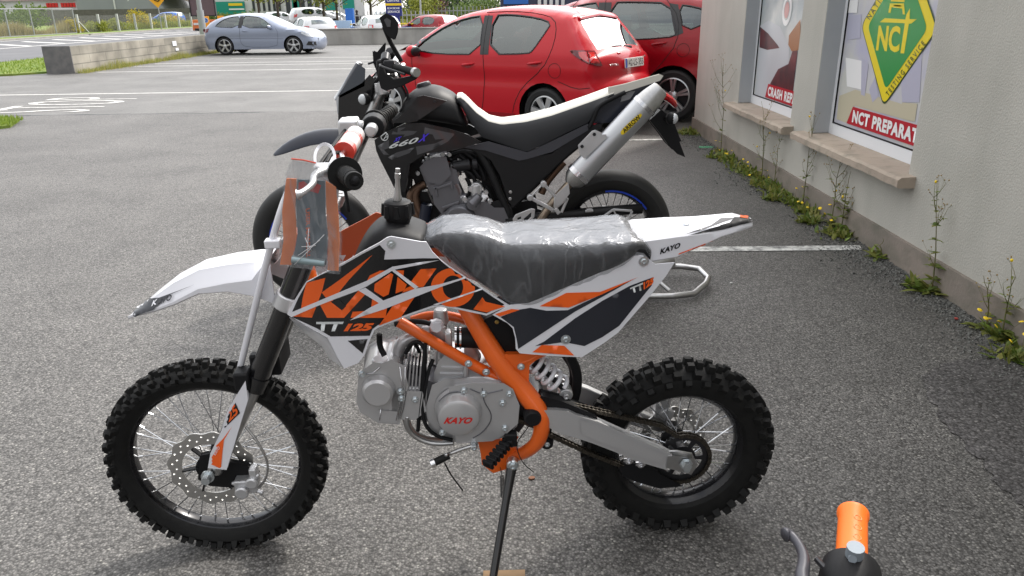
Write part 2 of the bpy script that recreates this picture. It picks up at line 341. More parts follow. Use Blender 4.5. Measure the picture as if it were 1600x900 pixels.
    L(ac.outputs[0], bp.inputs['Height']); L(bp.outputs[0], b.inputs['Normal'])
    return m
M['asphalt'] = asphalt_mat()
M['road'] = mat('road_tarmac', (.085, .085, .09), .7, var=(.6, .8, (.12, .12, .125)))
M['kerb'] = mat('kerb_concrete', (.33, .32, .29), .8, var=(3, .6, (.22, .21, .19)))
M['grass'] = mat('grass', (.10, .17, .02), .9, var=(2.5, 1, (.17, .2, .035)), bump=(60, .6, .03))
def worn(name, col, scale, lo, hi):     # worn road paint
    m = bpy.data.materials.new(name); m.use_nodes = True; t = m.node_tree; b = t.nodes['Principled BSDF']; L = t.links.new
    tc = node(t, 'ShaderNodeTexCoord'); n = node(t, 'ShaderNodeTexNoise'); n.inputs['Scale'].default_value = scale; n.inputs['Detail'].default_value = 8; n.inputs['Roughness'].default_value = .75
    L(tc.outputs['Object'], n.inputs['Vector']); r = node(t, 'ShaderNodeMapRange'); r.inputs[1].default_value = lo; r.inputs[2].default_value = hi; L(n.outputs[0], r.inputs[0])
    x = node(t, 'ShaderNodeMix', data_type='RGBA'); x.inputs[6].default_value = (.1, .1, .1, 1); x.inputs[7].default_value = (*col, 1); L(r.outputs[0], x.inputs[0]); L(x.outputs[2], b.inputs['Base Color'])
    b.inputs['Roughness'].default_value = .7; return m
M['paint'] = worn('road_paint', (.62, .61, .58), 9, .25, .5)
M['paint_worn'] = worn('worn_road_paint', (.6, .6, .57), 14, .36, .6)
# ground with a slight fall beyond the far wall
def gz(x, y):
    s = max(0, min(1, (y-37.5)/3))*max(0, min(1, (x+15)/4)); return -.22*s*s*(3-2*s) if s else 0
xs = [-400, -150, -60, -30, -20, -15, -13, -11, -8, -4, 0, 4, 8, 20, 60, 150, 400]; ys = [-60, -10, 0, 10, 20, 30, 37, 37.8, 38.6, 39.4, 40.5, 45, 60, 90, 150, 400, 1500]
m = MB(); m.add([(x, y, gz(x, y)) for y in ys for x in xs], [(j*len(xs)+i, j*len(xs)+i+1, (j+1)*len(xs)+i+1, (j+1)*len(xs)+i) for j in range(len(ys)-1) for i in range(len(xs)-1)])
m.build('ground', M['asphalt'], kind='structure', ang=180)
def flat(name, polys, mt, z, kind='structure'):
    m = MB()
    for P in polys: m.add([(p[0], p[1], z) for p in P], [tuple(range(len(P)))])
    o = m.build(name, mt, kind=kind, ang=180); return o
def rect(x0, y0, x1, y1): return [(x0, y0), (x1, y0), (x1, y1), (x0, y1)]
# public road, far verge, near verge
flat('road', [[(-31.5, -20), (-17.2, -20), (-17.2, 27.2), (-18.6, 60), (-21, 140), (-34, 140), (-31.5, 60)]], M['road'], .004)
flat('road_edge', [[(-17.2, 20), (-16.9, 20), (-16.9, 27.2), (-18.3, 60), (-20.6, 140), (-21, 140), (-18.6, 60), (-17.2, 27.2)]], M['kerb'], .012)
flat('field', [[(-120, -20), (-31.9, -20), (-31.9, 60), (-34.3, 140), (-120, 140)]], M['grass'], .09)
mk = MB(); mk.box((-31.7, 20, .05), (.3, 80, .12)); mk.bar((-31.7, 60.3, .05), (-34.1, 140, .05), .3, .12); mk.build('kerb', M['kerb'], kind='structure')
m = MB(); m.prismz([(-16.8, 28.9), (-16.8, 19.5), (-13.1, 20.7), (-12.45, 21.6), (-12.1, 24), (-12.1, 37.5), (-16.8, 37.5)], 0, .05); m.build('verge', M['grass'], kind='structure')
m = MB(); m.prismz([(-9.5, 10.2), (-7.35, 10.45), (-7.1, 10.9), (-7.35, 11.5), (-7.8, 11.85), (-9.5, 12.0)], 0, .04); m.build('grass_patch', M['grass'], kind='structure')
# blades so that the two near edges of grass are ragged
random.seed(3); m = MB()
def blade(m, x, y, z, h, wd, lean=.4):
    a = random.uniform(0, 6.28); dx, dy = math.cos(a), math.sin(a); l = random.uniform(0, lean)*h; b = random.uniform(0, 6.28)
    m.add([(x-dx*wd, y-dy*wd, z), (x+dx*wd, y+dy*wd, z), (x+l*math.cos(b), y+l*math.sin(b), z+h)], [(0, 1, 2)])
PV = [(-16.8, 20), (-13.1, 20.7), (-12.45, 21.6), (-12.1, 24), (-12.1, 37), (-16.8, 37)]; PG = [(-8.3, 10.3), (-7.3, 10.4), (-7.05, 10.9), (-7.3, 11.6), (-7.8, 11.9), (-8.3, 12)]
for _ in range(9000):
    x, y = random.uniform(-16.8, -12), random.uniform(20, 37)
    if inpoly(x, y, PV): blade(m, x, y, .04, random.uniform(.04, .1), .012)
for _ in range(3500):
    x, y = random.uniform(-8.3, -7), random.uniform(10.3, 12)
    if inpoly(x, y, PG): blade(m, x, y, .03, random.uniform(.03, .08), .006)
M['blade'] = leafy('grass_blades', (.10, .17, .015), (.25, .33, .04))
m.build('grass', M['blade'], kind='stuff', ang=180)
# painted lines
P = []
P.append(rect(-11.0, 15.52, 2.2, 15.62)); P.append(rect(-30, 15.5, -11, 15.6))
for y, x0, x1 in ((21.55, -11.3, -2), (23.75, -11.3, -2), (24.9, -11.2, -1), (27.0, -9.5, 0)): P.append(rect(x0, y-.05, x1, y+.05))
flat('parking_lines', P, M['paint'], .004)
flat('bay_line', [[(1.02, 4.68), (2.27, 4.66), (2.30, 4.76), (1.02, 4.78)], rect(1.3, 9.05, 1.98, 9.13)], M['paint_worn'], .004)
# lettering painted on the tarmac, read from the left: right = +y, up = -x
m = MB(); put_text(m, 'STOP', lambda u, v: (-6.95-v*1.75, 12.62+u*2.25, .006), bold=-.012, space=1.05); m.build('road_lettering', M['paint'], kind='structure', ang=180)
m = MB()
m.add([(-24.4, 20, .009), (-24.15, 20, .009), (-24.3, 140, .009), (-24.5, 140, .009)], [(0, 1, 2, 3)])
m.add([(-30.2, 20, .009), (-30.0, 20, .009), (-31.5, 75, .009), (-31.7, 75, .009)], [(0, 1, 2, 3)])
for k in range(22):
    y = 34+k*3.2; m.add([(-29.2, y+4, .009), (-29.2, y+4.6, .009), (-24.5, y+.5, .009), (-24.5, y, .009)], [(0, 1, 2, 3)])
m.build('road_hatching', M['paint'], kind='structure', ang=180)
# ---------------------------------------------------------------- block wall at the left
def blockwall_mat():
    m = bpy.data.materials.new('block_wall'); m.use_nodes = True; t = m.node_tree; b = t.nodes['Principled BSDF']; L = t.links.new
    tc = node(t, 'ShaderNodeTexCoord'); mp = node(t, 'ShaderNodeMapping'); mp.inputs['Rotation'].default_value = (0, R(-90), R(-90)); L(tc.outputs['Object'], mp.inputs[0])
    sx = node(t, 'ShaderNodeSeparateXYZ'); L(tc.outputs['Object'], sx.inputs[0]); cx = node(t, 'ShaderNodeCombineXYZ'); L(sx.outputs[1], cx.inputs[0]); L(sx.outputs[2], cx.inputs[1])
    br = node(t, 'ShaderNodeTexBrick'); L(cx.outputs[0], br.inputs[0]); br.inputs['Scale'].default_value = 1; br.inputs['Brick Width'].default_value = .9; br.inputs['Row Height'].default_value = .235; br.inputs['Mortar Size'].default_value = .012
    br.inputs['Color1'].default_value = (.31, .285, .235, 1); br.inputs['Color2'].default_value = (.22, .205, .17, 1); br.inputs['Mortar'].default_value = (.19, .18, .15, 1)
    n = node(t, 'ShaderNodeTexNoise'); n.inputs['Scale'].default_value = 1.6; n.inputs['Detail'].default_value = 8; L(tc.outputs['Object'], n.inputs[0])
    r = node(t, 'ShaderNodeMapRange'); r.inputs[1].default_value = .3; r.inputs[2].default_value = .7; r.inputs[3].default_value = .6; r.inputs[4].default_value = 1.25; L(n.outputs[0], r.inputs[0])
    x = node(t, 'ShaderNodeMix', data_type='RGBA', blend_type='MULTIPLY'); x.inputs[0].default_value = 1; L(br.outputs[0], x.inputs[6]); L(r.outputs[0], x.inputs[7]); L(x.outputs[2], b.inputs['Base Color'])
    b.inputs['Roughness'].default_value = .9; bp = node(t, 'ShaderNodeBump'); bp.inputs['Distance'].default_value = .01; L(br.outputs['Fac'], bp.inputs['Height']); bp.invert = True; L(bp.outputs[0], b.inputs['Normal']); return m
M['block'] = blockwall_mat()
M['stain'] = mat('dark_render', (.12, .12, .12), .9, var=(6, .7, (.2, .19, .18)))
wl = empty('block_wall', (-11.8, 21.2, 0), 'low weathered grey concrete block wall running along the road on the left', 'wall')
m = MB(); P = [(0, 0), (0, 16)]
m.prismz([(-.62, 0), (.08, 0), (.1, 9.8), (.1, 16.2), (-.12, 16.2), (-.14, .25), (-.55, .3)], 0, .70); m.build('wall_run', M['block'], wl, bevel=.012)
m = MB(); m.prismz([(-.66, -.03), (.09, -.03), (.09, -.002), (-.66, -.002)], 0, .71); m.build('wall_end_render', M['stain'], wl)
m = MB(); m.box((.112, 6.6, .5), (.012, .32, .16)); m.box((.112, 6.75, .3), (.012, .25, .09)); m.build('notice', mat('paper_notice', (.7, .72, .75), .6), wl)
# far concrete wall
M['concrete'] = mat('poured_concrete', (.40, .385, .36), .85, var=(.9, 1, (.27, .265, .25)), bump=(30, .3, .01))
m = MB(); m.box((3.5, 0, .34), (30, .22, .68)); m.box((3.5, 0, .70), (30, .3, .05))
o = m.build('concrete_wall', M['concrete'], bevel=.01, label='long low grey concrete wall across the far end of the car park', cat='wall'); o.location = (0, 37.4, 0); o.rotation_euler = (0, 0, R(1.2))
# ---------------------------------------------------------------- building on the right
def render_mat(name, c, c2, bs=90, bd=.004):
    m = mat(name, c, .85, bump=(bs, .8, bd), var=(1.3, .8, c2)); return m
M['wallr'] = render_mat('pebble_render', (.475, .46, .415), (.40, .39, .35))
M['plinth'] = render_mat('plinth_paint', (.25, .212, .18), (.17, .152, .13), 40, .004)
M['sill'] = render_mat('sill_concrete', (.43, .36, .29), (.33, .27, .22), 35, .006)
def streaks(m, col, lo, hi, sc_=(7, 7, .5), k=.5):
    t = m.node_tree; b = t.nodes['Principled BSDF']; L = t.links.new; src = b.inputs['Base Color'].links[0].from_socket
    tc = node(t, 'ShaderNodeTexCoord'); mp = node(t, 'ShaderNodeMapping'); mp.inputs['Scale'].default_value = sc_; L(tc.outputs['Object'], mp.inputs[0])
    n = node(t, 'ShaderNodeTexNoise'); n.inputs['Scale'].default_value = 1; n.inputs['Detail'].default_value = 7; L(mp.outputs[0], n.inputs['Vector'])
    r = node(t, 'ShaderNodeMapRange'); r.inputs[1].default_value = lo; r.inputs[2].default_value = hi; r.inputs[4].default_value = k; L(n.outputs[0], r.inputs[0])
    x = node(t, 'ShaderNodeMix', data_type='RGBA'); x.inputs[7].default_value = (*col, 1); L(r.outputs[0], x.inputs[0]); L(src, x.inputs[6]); L(x.outputs[2], b.inputs['Base Color'])
streaks(M['wallr'], (.27, .27, .235), .48, .8, (3.5, 3.5, .6), .3); streaks(M['wallr'], (.3, .29, .25), .56, .7, (1.1, 1.1, 1.4), .22); streaks(M['plinth'], (.12, .12, .09), .45, .7, (5, 5, 9), .6); streaks(M['sill'], (.2, .19, .15), .5, .72, (9, 9, 9), .6)
streaks(M['concrete'], (.14, .135, .12), .45, .75, (1.5, 1.5, .25), .6)
M['reveal'] = mat('reveal_paint', (.42, .44, .46), .7, var=(3, .5, (.36, .38, .4)))
M['upvc'] = mat('upvc_frame', (.75, .77, .8), .3)
bd = empty('building', (2.36, 9.8, 0), 'pale rendered building with two poster windows and brown plinth on the right', 'building')
WY = [(6.43, 7.97), (4.42, 5.95)]; Z0, Z1, HT = .52, 2.1, 3.1
X0, BY = 2.36, 9.8
m = MB()
ysl = [-3, 4.42, 5.95, 6.43, 7.97, 9.8]
for a, b in zip(ysl[:-1], ysl[1:]):
    if (a, b) in ((4.42, 5.95), (6.43, 7.97)):
        m.box((.15, (a+b)/2-BY, Z0/2), (.3, b-a, Z0)); m.box((.15, (a+b)/2-BY, (Z1+HT)/2), (.3, b-a, HT-Z1))
    else: m.box((.15, (a+b)/2-BY, HT/2), (.3, b-a, HT))
m.box((3.5, -.15, HT/2), (6.4, .3, HT))
wallo = m.build('wall', M['wallr'], bd, ang=30)
m = MB(); m.box((3.2, -6.4, HT+.1), (7.0, 13.6, .2)); m.build('roof', mat('roof_felt', (.08, .08, .08), .9), bd)
m = MB()
nseg = 26
for i in range(nseg): 
    a = -12.8+12.82*i/nseg; b = -12.8+12.82*(i+1)/nseg; m.box((-.009, (a+b)/2, .083), (.03, b-a, .166))
m.box((3.3, .012, .083), (6.6, .024, .166))
m.build('plinth', M['plinth'], bd)
M['poster_car'] = mat('poster_white_car', (.50, .52, .55), .42, coat=0, spec=.3, var=(2, .5, (.42, .43, .45)))
M['poster_bg'] = mat('poster_sky', (.36, .4, .42), .42, coat=0, spec=.3, var=(5, 1, (.55, .56, .55)))
M['poster_dark'] = mat('poster_dark', (.04, .015, .02), .42, coat=0, spec=.3, var=(6, 1, (.14, .03, .035)))
M['poster_skin'] = mat('poster_brown', (.3, .12, .04), .42, coat=0, spec=.3)
M['poster_red'] = mat('poster_red', (.42, .012, .025), .42, coat=0, spec=.3)
M['poster_white'] = mat('poster_white', (.78, .78, .78), .42, coat=0, spec=.3)
M['poster_green'] = mat('poster_green', (.012, .25, .05), .42, coat=0, spec=.3)
M['poster_yellow'] = mat('poster_yellow', (.75, .6, .02), .42, coat=0, spec=.3)
M['poster_pale'] = mat('poster_pale', (.55, .55, .52), .42, coat=0, spec=.3, var=(3.5, 1, (.42, .42, .55)))
M['poster_tan'] = mat('poster_tan', (.50, .46, .34), .42, coat=0, spec=.3); M['poster_lilac'] = mat('poster_lilac', (.42, .42, .52), .42, coat=0, spec=.3)
M['dkgreen'] = mat('poster_dark_green', (.02, .07, .03), .3)
def at_wall(px, py, xw): d = ray(px, py); q = CP+d*(xw/d.x); return (q.y, q.z)
FX = .13                                # depth of the window plane behind the wall face
def window(ya, yb, label):
    w_ = MB(); r = .001
    for t in ((FX+.03, .07),): pass
    f = MB(); fw = .055
    f.box((FX+.03, ya+fw/2-BY, (Z0+.03+Z1)/2), (.06, fw, Z1-Z0-.03)); f.box((FX+.03, yb-fw/2-BY, (Z0+.03+Z1)/2), (.06, fw, Z1-Z0-.03))
    f.box((FX+.03, (ya+yb)/2-BY, Z1-fw/2), (.06, yb-ya-2*fw, fw)); f.box((FX+.03, (ya+yb)/2-BY, Z0+.075), (.06, yb-ya-2*fw, .09))
    win = f.build('window', M['upvc'], bd, bevel=.006, label=label)
    for s_ in (ya, yb):
        pass
    k_ = MB(); k_.box((FX+.004, (ya+yb)/2-BY, Z0+.123), (.012, yb-ya-2*fw, .008)); k_.box((FX+.004, yb-fw-.004-BY, (Z0+.12+Z1-fw)/2), (.012, .008, Z1-fw-Z0-.13)); k_.build('gasket', M['black'], win)
    g = MB(); g.box((FX+.012, (ya+yb)/2-BY, (Z0+.12+Z1-fw)/2), (.008, yb-ya-2*fw-.004, Z1-fw-Z0-.124)); 
    s = MB(); n = 30; L0, L1 = ya-.09, yb+.17
    P = []
    s.box(((FX-.13)/2, (L0+L1)/2-BY, Z0-.005), (FX+.13, L1-L0, .055)) if False else None
    vs = []; random.seed(int(ya*10))
    for i in range(n+1):
        y = L0+(L1-L0)*i/n-BY; j = random.uniform(-.003, .003) if 0 < i < n else 0; k = max(0, random.gauss(0, .004))
        vs += [(FX, y, .555), (-.085+j, y, .545), (-.105+j+k, y, .53), (-.105+j+k*1.5, y, .488), (-.09, y, .482+k), (FX, y, .482)]
    fs = []
    for i in range(n):
        for q in range(6): fs.append((i*6+q, i*6+(q+1) % 6, (i+1)*6+(q+1) % 6, (i+1)*6+q))
    fs += [tuple(range(6))[::-1], tuple(n*6+q for q in range(6))]
    s.add(vs, fs); s.build('sill', M['sill'], win, ang=25)
    rv = MB(); rv.box((FX/2+.002, yb-.003-BY, (Z0+.036+Z1)/2), (FX-.004, .006, Z1-Z0-.04)); rv.build('reveal', M['reveal'], win); rv = MB(); rv.box((FX/2+.002, ya+.003-BY, (Z0+.036+Z1)/2), (FX-.004, .006, Z1-Z0-.04)); rv.build('reveal', M['reveal'], win)
    return win, g
def WP(xo, L): return [(xo, y-BY, z) for y, z in L]
def wpoly(m, L, xo): 
    q = WP(xo, [at_wall(a, b, X0+FX) for a, b in L]); v2, tr = m.tri2d([(p[1], p[2]) for p in q]); m.add([(xo, a, b) for a, b in v2], tr)
win1, g1 = window(*WY[0], 'smaller window further along with a crash repair poster'); win2, g2 = window(*WY[1], 'nearer window with the green and yellow diamond poster')
g1.build('poster', [M['poster_bg']], win1); g2.build('poster', [M['poster_pale']], win2)
x1 = FX+.007
m = MB()
m.mat(0); wpoly(m, [(1187, 40), (1200, 32), (1218, 42), (1232, 75), (1231, 100), (1215, 108), (1203, 130), (1193, 160), (1178, 158)], x1-.001)
m.mat(1); wpoly(m, [(1187, 42), (1199, 52), (1214, 70), (1217, 75), (1198, 78), (1186, 74)], x1-.002)
m.mat(1); wpoly(m, [(1203, 130), (1215, 108), (1231, 100), (1250, 40), (1236, 160), (1200, 150)], x1-.0025)
m.mat(2); wpoly(m, [(1232, 55), (1250, 30), (1250, 78), (1236, 80), (1231, 70)], x1-.003)
m.mat(3)
m.build('poster_picture', [M['poster_car'], M['poster_dark'], M['poster_skin'], M['poster_white']], win1, ang=180)
m = MB()
cy, cz = at_wall(1229, 16, X0+FX); 
for r_, k, xo in ((.115, 0, .001), (.075, 1, .002), (.06, 2, .003)):
    m.mat(k); m.add([(x1-.003-xo, cy-BY+r_*math.cos(a*math.pi/16), cz+1.15*r_*math.sin(a*math.pi/16)) for a in range(32)], [tuple(range(32))])
m.build('poster_emblem', [M['poster_white'], mat('emblem_grey', (.3, .3, .31), .4), mat('emblem_red', (.35, .1, .1), .4)], win1, ang=180)
def banner(win, pxs, txt, q, lo):
    m = MB(); wpoly(m, pxs, x1-lo); m.build('banner', M['poster_red'], win, ang=180)
    Q = [at_wall(a, b, X0+FX) for a, b in q]; qq = quad(Q)
    m = MB(); put_text(m, txt, lambda u, v: (x1-lo-.002, qq(u, v)[0]-BY, qq(u, v)[1]), bold=.045, space=1.12); m.build('banner_text', M['poster_white'], win, ang=180)

# darker, newer patch of tarmac in the near right corner
random.seed(31)
E_ = [(1600, 560), (1540, 562), (1477, 567), (1455, 575), (1441, 590), (1447, 612), (1456, 634), (1470, 656), (1487, 675), (1507, 695), (1528, 716), (1544, 736), (1559, 757), (1580, 776), (1600, 793), (1660, 840)]
P = [(G(a, b).x+random.gauss(0, .008), G(a, b).y+random.gauss(0, .008)) for a, b in resample(E_, 9, False)]
pm = M['asphalt'].copy(); pm.name = 'patch_tarmac'
for n in pm.node_tree.nodes:
    if n.type == 'VALTORGB':
        for e in n.color_ramp.elements: c = e.color; e.color = (c[0]*.72, c[1]*.71, c[2]*.75, 1)
    if n.type == 'TEX_VORONOI' and n.inputs['Scale'].default_value > 100: n.inputs['Scale'].default_value = 95
flat('tarmac_patch', [P+[(2.33, 1.9), (2.33, G(1600, 560).y+.05)]], pm, .004)
def wrect(m, y0, y1, z0, z1, xo): m.add([(xo, y0-BY, z0), (xo, y1-BY, z0), (xo, y1-BY, z1), (xo, y0-BY, z1)], [(0, 1, 2, 3)])
def banner2(win, tl, bl, ynear, tz, txt, lo):
    (ya, za), (yb, zb) = at_wall(*tl, X0+FX), at_wall(*bl, X0+FX)
    m = MB(); x = x1-lo; m.add([(x, yb-BY, zb), (x, ynear-BY, zb), (x, ynear-BY, za), (x, ya-BY, za)], [(0, 1, 2, 3)]); m.build('banner', M['poster_red'], win, ang=180)
    h = za-zb; y0 = ya-.02; y1 = ynear+.02
    m = MB(); put_text(m, txt, lambda u, v: (x-.002, y0+(y1-y0)*u-BY, zb+h*(.15+.70*v)), bold=.05, space=1.12); m.build('banner_text', M['poster_white'], win, ang=180)
banner2(win1, (1199.8, 131), (1195, 151.5), 6.52, 0, 'CRASH REPAIRS', .004)
banner2(win2, (1332, 166.7), (1322, 192.5), 4.37, 0, 'NCT PREPARATION', .004)
m = MB(); random.seed(8)                 # washed-out workshop picture behind the diamond
for ii, (px, k) in enumerate((([(1320, 90), (1345, 95), (1345, 140), (1322, 135)], 0), ([(1310, 150), (1335, 140), (1400, 160), (1424, 168), (1424, 190), (1334, 165), (1321, 192), (1306, 186)], 1), ([(1405, 95), (1440, 70), (1435, 160), (1408, 160)], 2),
              ([(1325, 25), (1345, 22), (1343, 60), (1322, 62)], 2), ([(1345, 90), (1356, 100), (1350, 150), (1344, 148)], 2), ([(1357, 140), (1366, 120), (1372, 150), (1362, 160)], 2), ([(1408, 160), (1432, 162), (1428, 190), (1406, 184)], 1), ([(1326, 0), (1340, 0), (1338, 20), (1324, 20)], 0))):
    m.mat(k); wpoly(m, px, x1-.0008-.0002*ii)
m.build('poster_picture', [M['poster_white'], M['poster_tan'], M['poster_lilac']], win2, ang=180)
ly, lz = at_wall(1344.5, 40, X0+FX); by_, bz = at_wall(1380, 164, X0+FX); cyy = by_+.0; hw = abs(ly-by_)*.97; hh = lz-bz
def diamond(k, xo, mt, nm):
    P = []
    V4 = [(0, -hh*k), (hw*k, 0), (0, hh*k), (-hw*k, 0)]
    for i, v in enumerate(V4):
        a, b = V4[i-1], V4[(i+1) % 4]; q = .09; p0 = (v[0]+(a[0]-v[0])*q, v[1]+(a[1]-v[1])*q); p1 = (v[0]+(b[0]-v[0])*q, v[1]+(b[1]-v[1])*q)
        for j in range(7): t = j/6; P.append(tuple(p0[c]*(1-t)**2+2*v[c]*t*(1-t)+p1[c]*t*t for c in (0, 1)))
    m = MB(); m.add([(xo, cyy+a-BY, lz+b) for a, b in P], [tuple(range(len(P)))]); m.build(nm, mt, win2, ang=180)
diamond(1.03, x1-.0030, M['dkgreen'], 'diamond_edge'); diamond(1.0, x1-.0045, M['poster_yellow'], 'diamond_border'); diamond(.80, x1-.006, M['poster_green'], 'diamond_field')
def zp(a, b): return (1280+a/3.75, b/3.75)
m = MB()
for P in ([(497, 20), (503, 85), (490, 84), (486, 50), (425, 42), (418, 76), (405, 75), (415, 20)], [(438, 28), (480, 30), (478, 40), (440, 36)], [(420, 8), (500, 12), (500, -30), (425, -34)],
          [(355, 130), (385, 106), (505, 114), (512, 85), (532, 48), (530, 112), (572, 112), (540, 138), (526, 139), (498, 313), (476, 312), (502, 136)]):
    wpoly(m, [zp(*p) for p in P], x1-.0075)
Q = [at_wall(*zp(*p), X0+FX) for p in ((332, 297), (468, 308), (478, 152), (350, 148))]; qq = quad(Q)
put_text(m, 'NC', lambda u, v: (x1-.0076, qq(u, v)[0]-BY, qq(u, v)[1]), bold=.035)
m.build('diamond_emblem', M['poster_yellow'], win2, ang=180)
m = MB()
for txt, q in (('TESTING SERVICE', ((405, 566), (624, 258), (604, 236), (388, 545))), ('NATIONAL', ((297, 118), (455, -125), (432, -148), (275, 98)))):
    Q = [at_wall(*zp(*p), X0+FX) for p in q]; qq = quad(Q); put_text(m, txt, lambda u, v: (x1-.0076, qq(u, v)[0]-BY, qq(u, v)[1]), space=1.5, bold=.01)
m.build('diamond_lettering', M['dkgreen'], win2, ang=180)
# ---------------------------------------------------------------- gravel along the wall foot
M['stone'] = leafy('stones', (.035, .038, .036), (.13, .135, .125), (.3, .3, .28))
random.seed(5); m = MB()
for _ in range(9000):
    y = 1.8+8*random.random()**1.5; x = 2.345-abs(random.gauss(0, .13+.05*math.sin(y*3))); s = random.uniform(.003, .009)*(1.3 if random.random() < .05 else 1)
    a = random.uniform(0, 6.3); M4 = Matrix.Translation((x, y, s*.4)) @ Matrix.Rotation(a, 4, 'Z')
    m.add([(-s, -s*.7, -s*.5), (s, -s*.8, -s*.5), (s*.8, s*.7, -s*.5), (-s*.9, s*.6, -s*.5), (-s*.5, -s*.4, s*.5), (s*.6, -s*.3, s*.6), (s*.3, s*.5, s*.4), (-s*.5, s*.3, s*.5)],
          [(4, 5, 6, 7), (0, 1, 5, 4), (1, 2, 6, 5), (2, 3, 7, 6), (3, 0, 4, 7)], M4)
m.build('gravel', M['stone'], kind='stuff', ang=20)
# ---------------------------------------------------------------- weeds
M['weed'] = leafy('weed_leaf', (.09, .16, .02), (.2, .3, .045), (.26, .25, .06))
M['stem'] = mat('weed_stem', (.16, .12, .05), .7, var=(30, 1, (.1, .14, .04)))
M['flower'] = mat('yellow_petal', (.85, .6, .02), .6)
M['seed'] = mat('seed_head', (.3, .22, .1), .8)
def leaf(m, p, d, L, wd, droop=.3):
    p = Vector(p); d = Vector(d).normalized(); s_ = d.cross(Vector((0, 0, 1)))
    if s_.length < .05: s_ = Vector((1, 0, 0))
    s_.normalize(); n = s_.cross(d); wd *= 1.4; L *= 1.1; a = p+d*L*.5+n*L*.06; e = p+d*L-Vector((0, 0, L*droop))
    q1 = p+d*L*.25; q2 = p+d*L*.6-Vector((0, 0, L*droop*.3))
    m.add([p, q1+s_*wd, q2+s_*wd*.75, e, q2-s_*wd*.75, q1-s_*wd], [(0, 1, 5), (1, 2, 4, 5), (2, 3, 4)])
def weed(x, y, h, label, seed, leaves=14, branches=6, flowers=5, tuft=22, red=False, lean=(0, 0), group='tall weeds along the wall'):
    random.seed(seed); r = empty('weed_plant', (x, y, 0), label, 'weed', group)
    st = MB(); lf = MB(); fl = MB(); P = []
    n = 8
    for i in range(n+1):
        t = i/n; P.append((lean[0]*t*t*h+random.gauss(0, .006)*t, lean[1]*t*t*h+random.gauss(0, .006)*t, h*t))
    st.tube(P, [.0045*(1-.75*i/n) for i in range(n+1)], 5)
    def dirv(el): a = random.uniform(0, 6.28); return Vector((math.cos(a)*math.cos(el), math.sin(a)*math.cos(el), math.sin(el)))
    for _ in range(branches):
        t = random.uniform(.3, .95); b = Vector(P[int(t*n)]); d = dirv(random.uniform(.7, 1.2)); L = h*random.uniform(.15, .42)*(1.15-t*.6)
        mid = b+d*L*.5; e = b+d*L*.9+Vector((0, 0, L*.25)); st.tube([b, mid, e], [.002, .0014, .0008], 4)
        for __ in range(random.randint(2, 4)):
            e2 = e+dirv(.9)*random.uniform(.02, .06); st.tube([mid if random.random() < .4 else e, e2], .0007, 3)
            fl.mat(1 if random.random() < .96 else 0).ball(e2, .0045 if fl.mi else .008, 6, (1, 1, 1.1))
        for __ in range(3): leaf(lf, mid, dirv(.3), random.uniform(.02, .045), .004)
    for _ in range(leaves):
        t = random.random()**1.7*.85; b = Vector(P[int(t*n)]); leaf(lf, b, dirv(random.uniform(.0, .6)), random.uniform(.04, .1)*(1.1-t), random.uniform(.006, .016)*(1.1-t*.6))
    for _ in range(tuft): leaf(lf, (random.gauss(0, .02), random.gauss(0, .02), .004), dirv(random.uniform(.1, 1.0)), random.uniform(.05, .13), random.uniform(.006, .016), .25)
    for _ in range(flowers):
        a = dirv(.8)*random.uniform(.05, .16); c = (a.x, a.y, a.z+.03); st.tube([(0, 0, .01), c], .001, 3); fl.mat(0)
        fl.lathe([(.0, .002), (.007, .004), (.013, .0)], c, (random.gauss(0, .4), random.gauss(0, .4), 1), 8)
    st.build('stem', M['stem'], r, ang=180); lf.build('leaves', M['weed'], r, ang=180)
    if fl.v: fl.build('flower_heads', [M['flower'], M['seed']], r, ang=60)
    return r
def wpos(px, py): q = G(px, py); return min(q.x, 2.31), q.y
x, y = wpos(1462, 457); weed(x, y, .60, 'tall single-stemmed weed with big lobed leaves by the plinth near the front', 11, 60, 7, 0, 44, lean=(-.12, .1))
x, y = wpos(1340, 362); weed(x, y, .42, 'bushy weed with yellow flower buds below the near sill', 12, 30, 8, 3, 34, lean=(.05, .1))
x, y = wpos(1263, 322); weed(x, y, .62, 'thin reddish weed rising beside the nearer end of the far sill', 13, 16, 8, 2, 14)
x, y = wpos(1313, 352); weed(x, y, .55, 'wispy seeding weed standing in front of the near sill', 14, 10, 10, 4, 16)
x, y = wpos(1126, 238); weed(x, y, .92, 'tallest spindly weed with dry seed heads near the building corner', 15, 22, 13, 1, 14, lean=(-.08, -.05))
x, y = wpos(1190, 280); weed(x, y, .70, 'slim dry weed under the far window sill', 16, 10, 9, 2, 10, lean=(-.1, 0))
x, y = wpos(1212, 292); weed(x, y, .45, 'short leafless dry stalk between the two sills', 17, 4, 6, 1, 10)
x, y = wpos(1582, 530); weed(x, y, .36, 'weed with yellow dandelion-like flowers at the right edge', 18, 26, 4, 6, 40, lean=(-.05, 0))
x, y = wpos(1560, 515); weed(x, y, .28, 'small reddish stalk with a white bud near the right edge', 19, 6, 3, 3, 14, lean=(-.25, 0))
x, y = wpos(1388, 403); weed(x, y, .13, 'small rosette of jagged leaves at the end of the white line', 20, 6, 0, 0, 26)
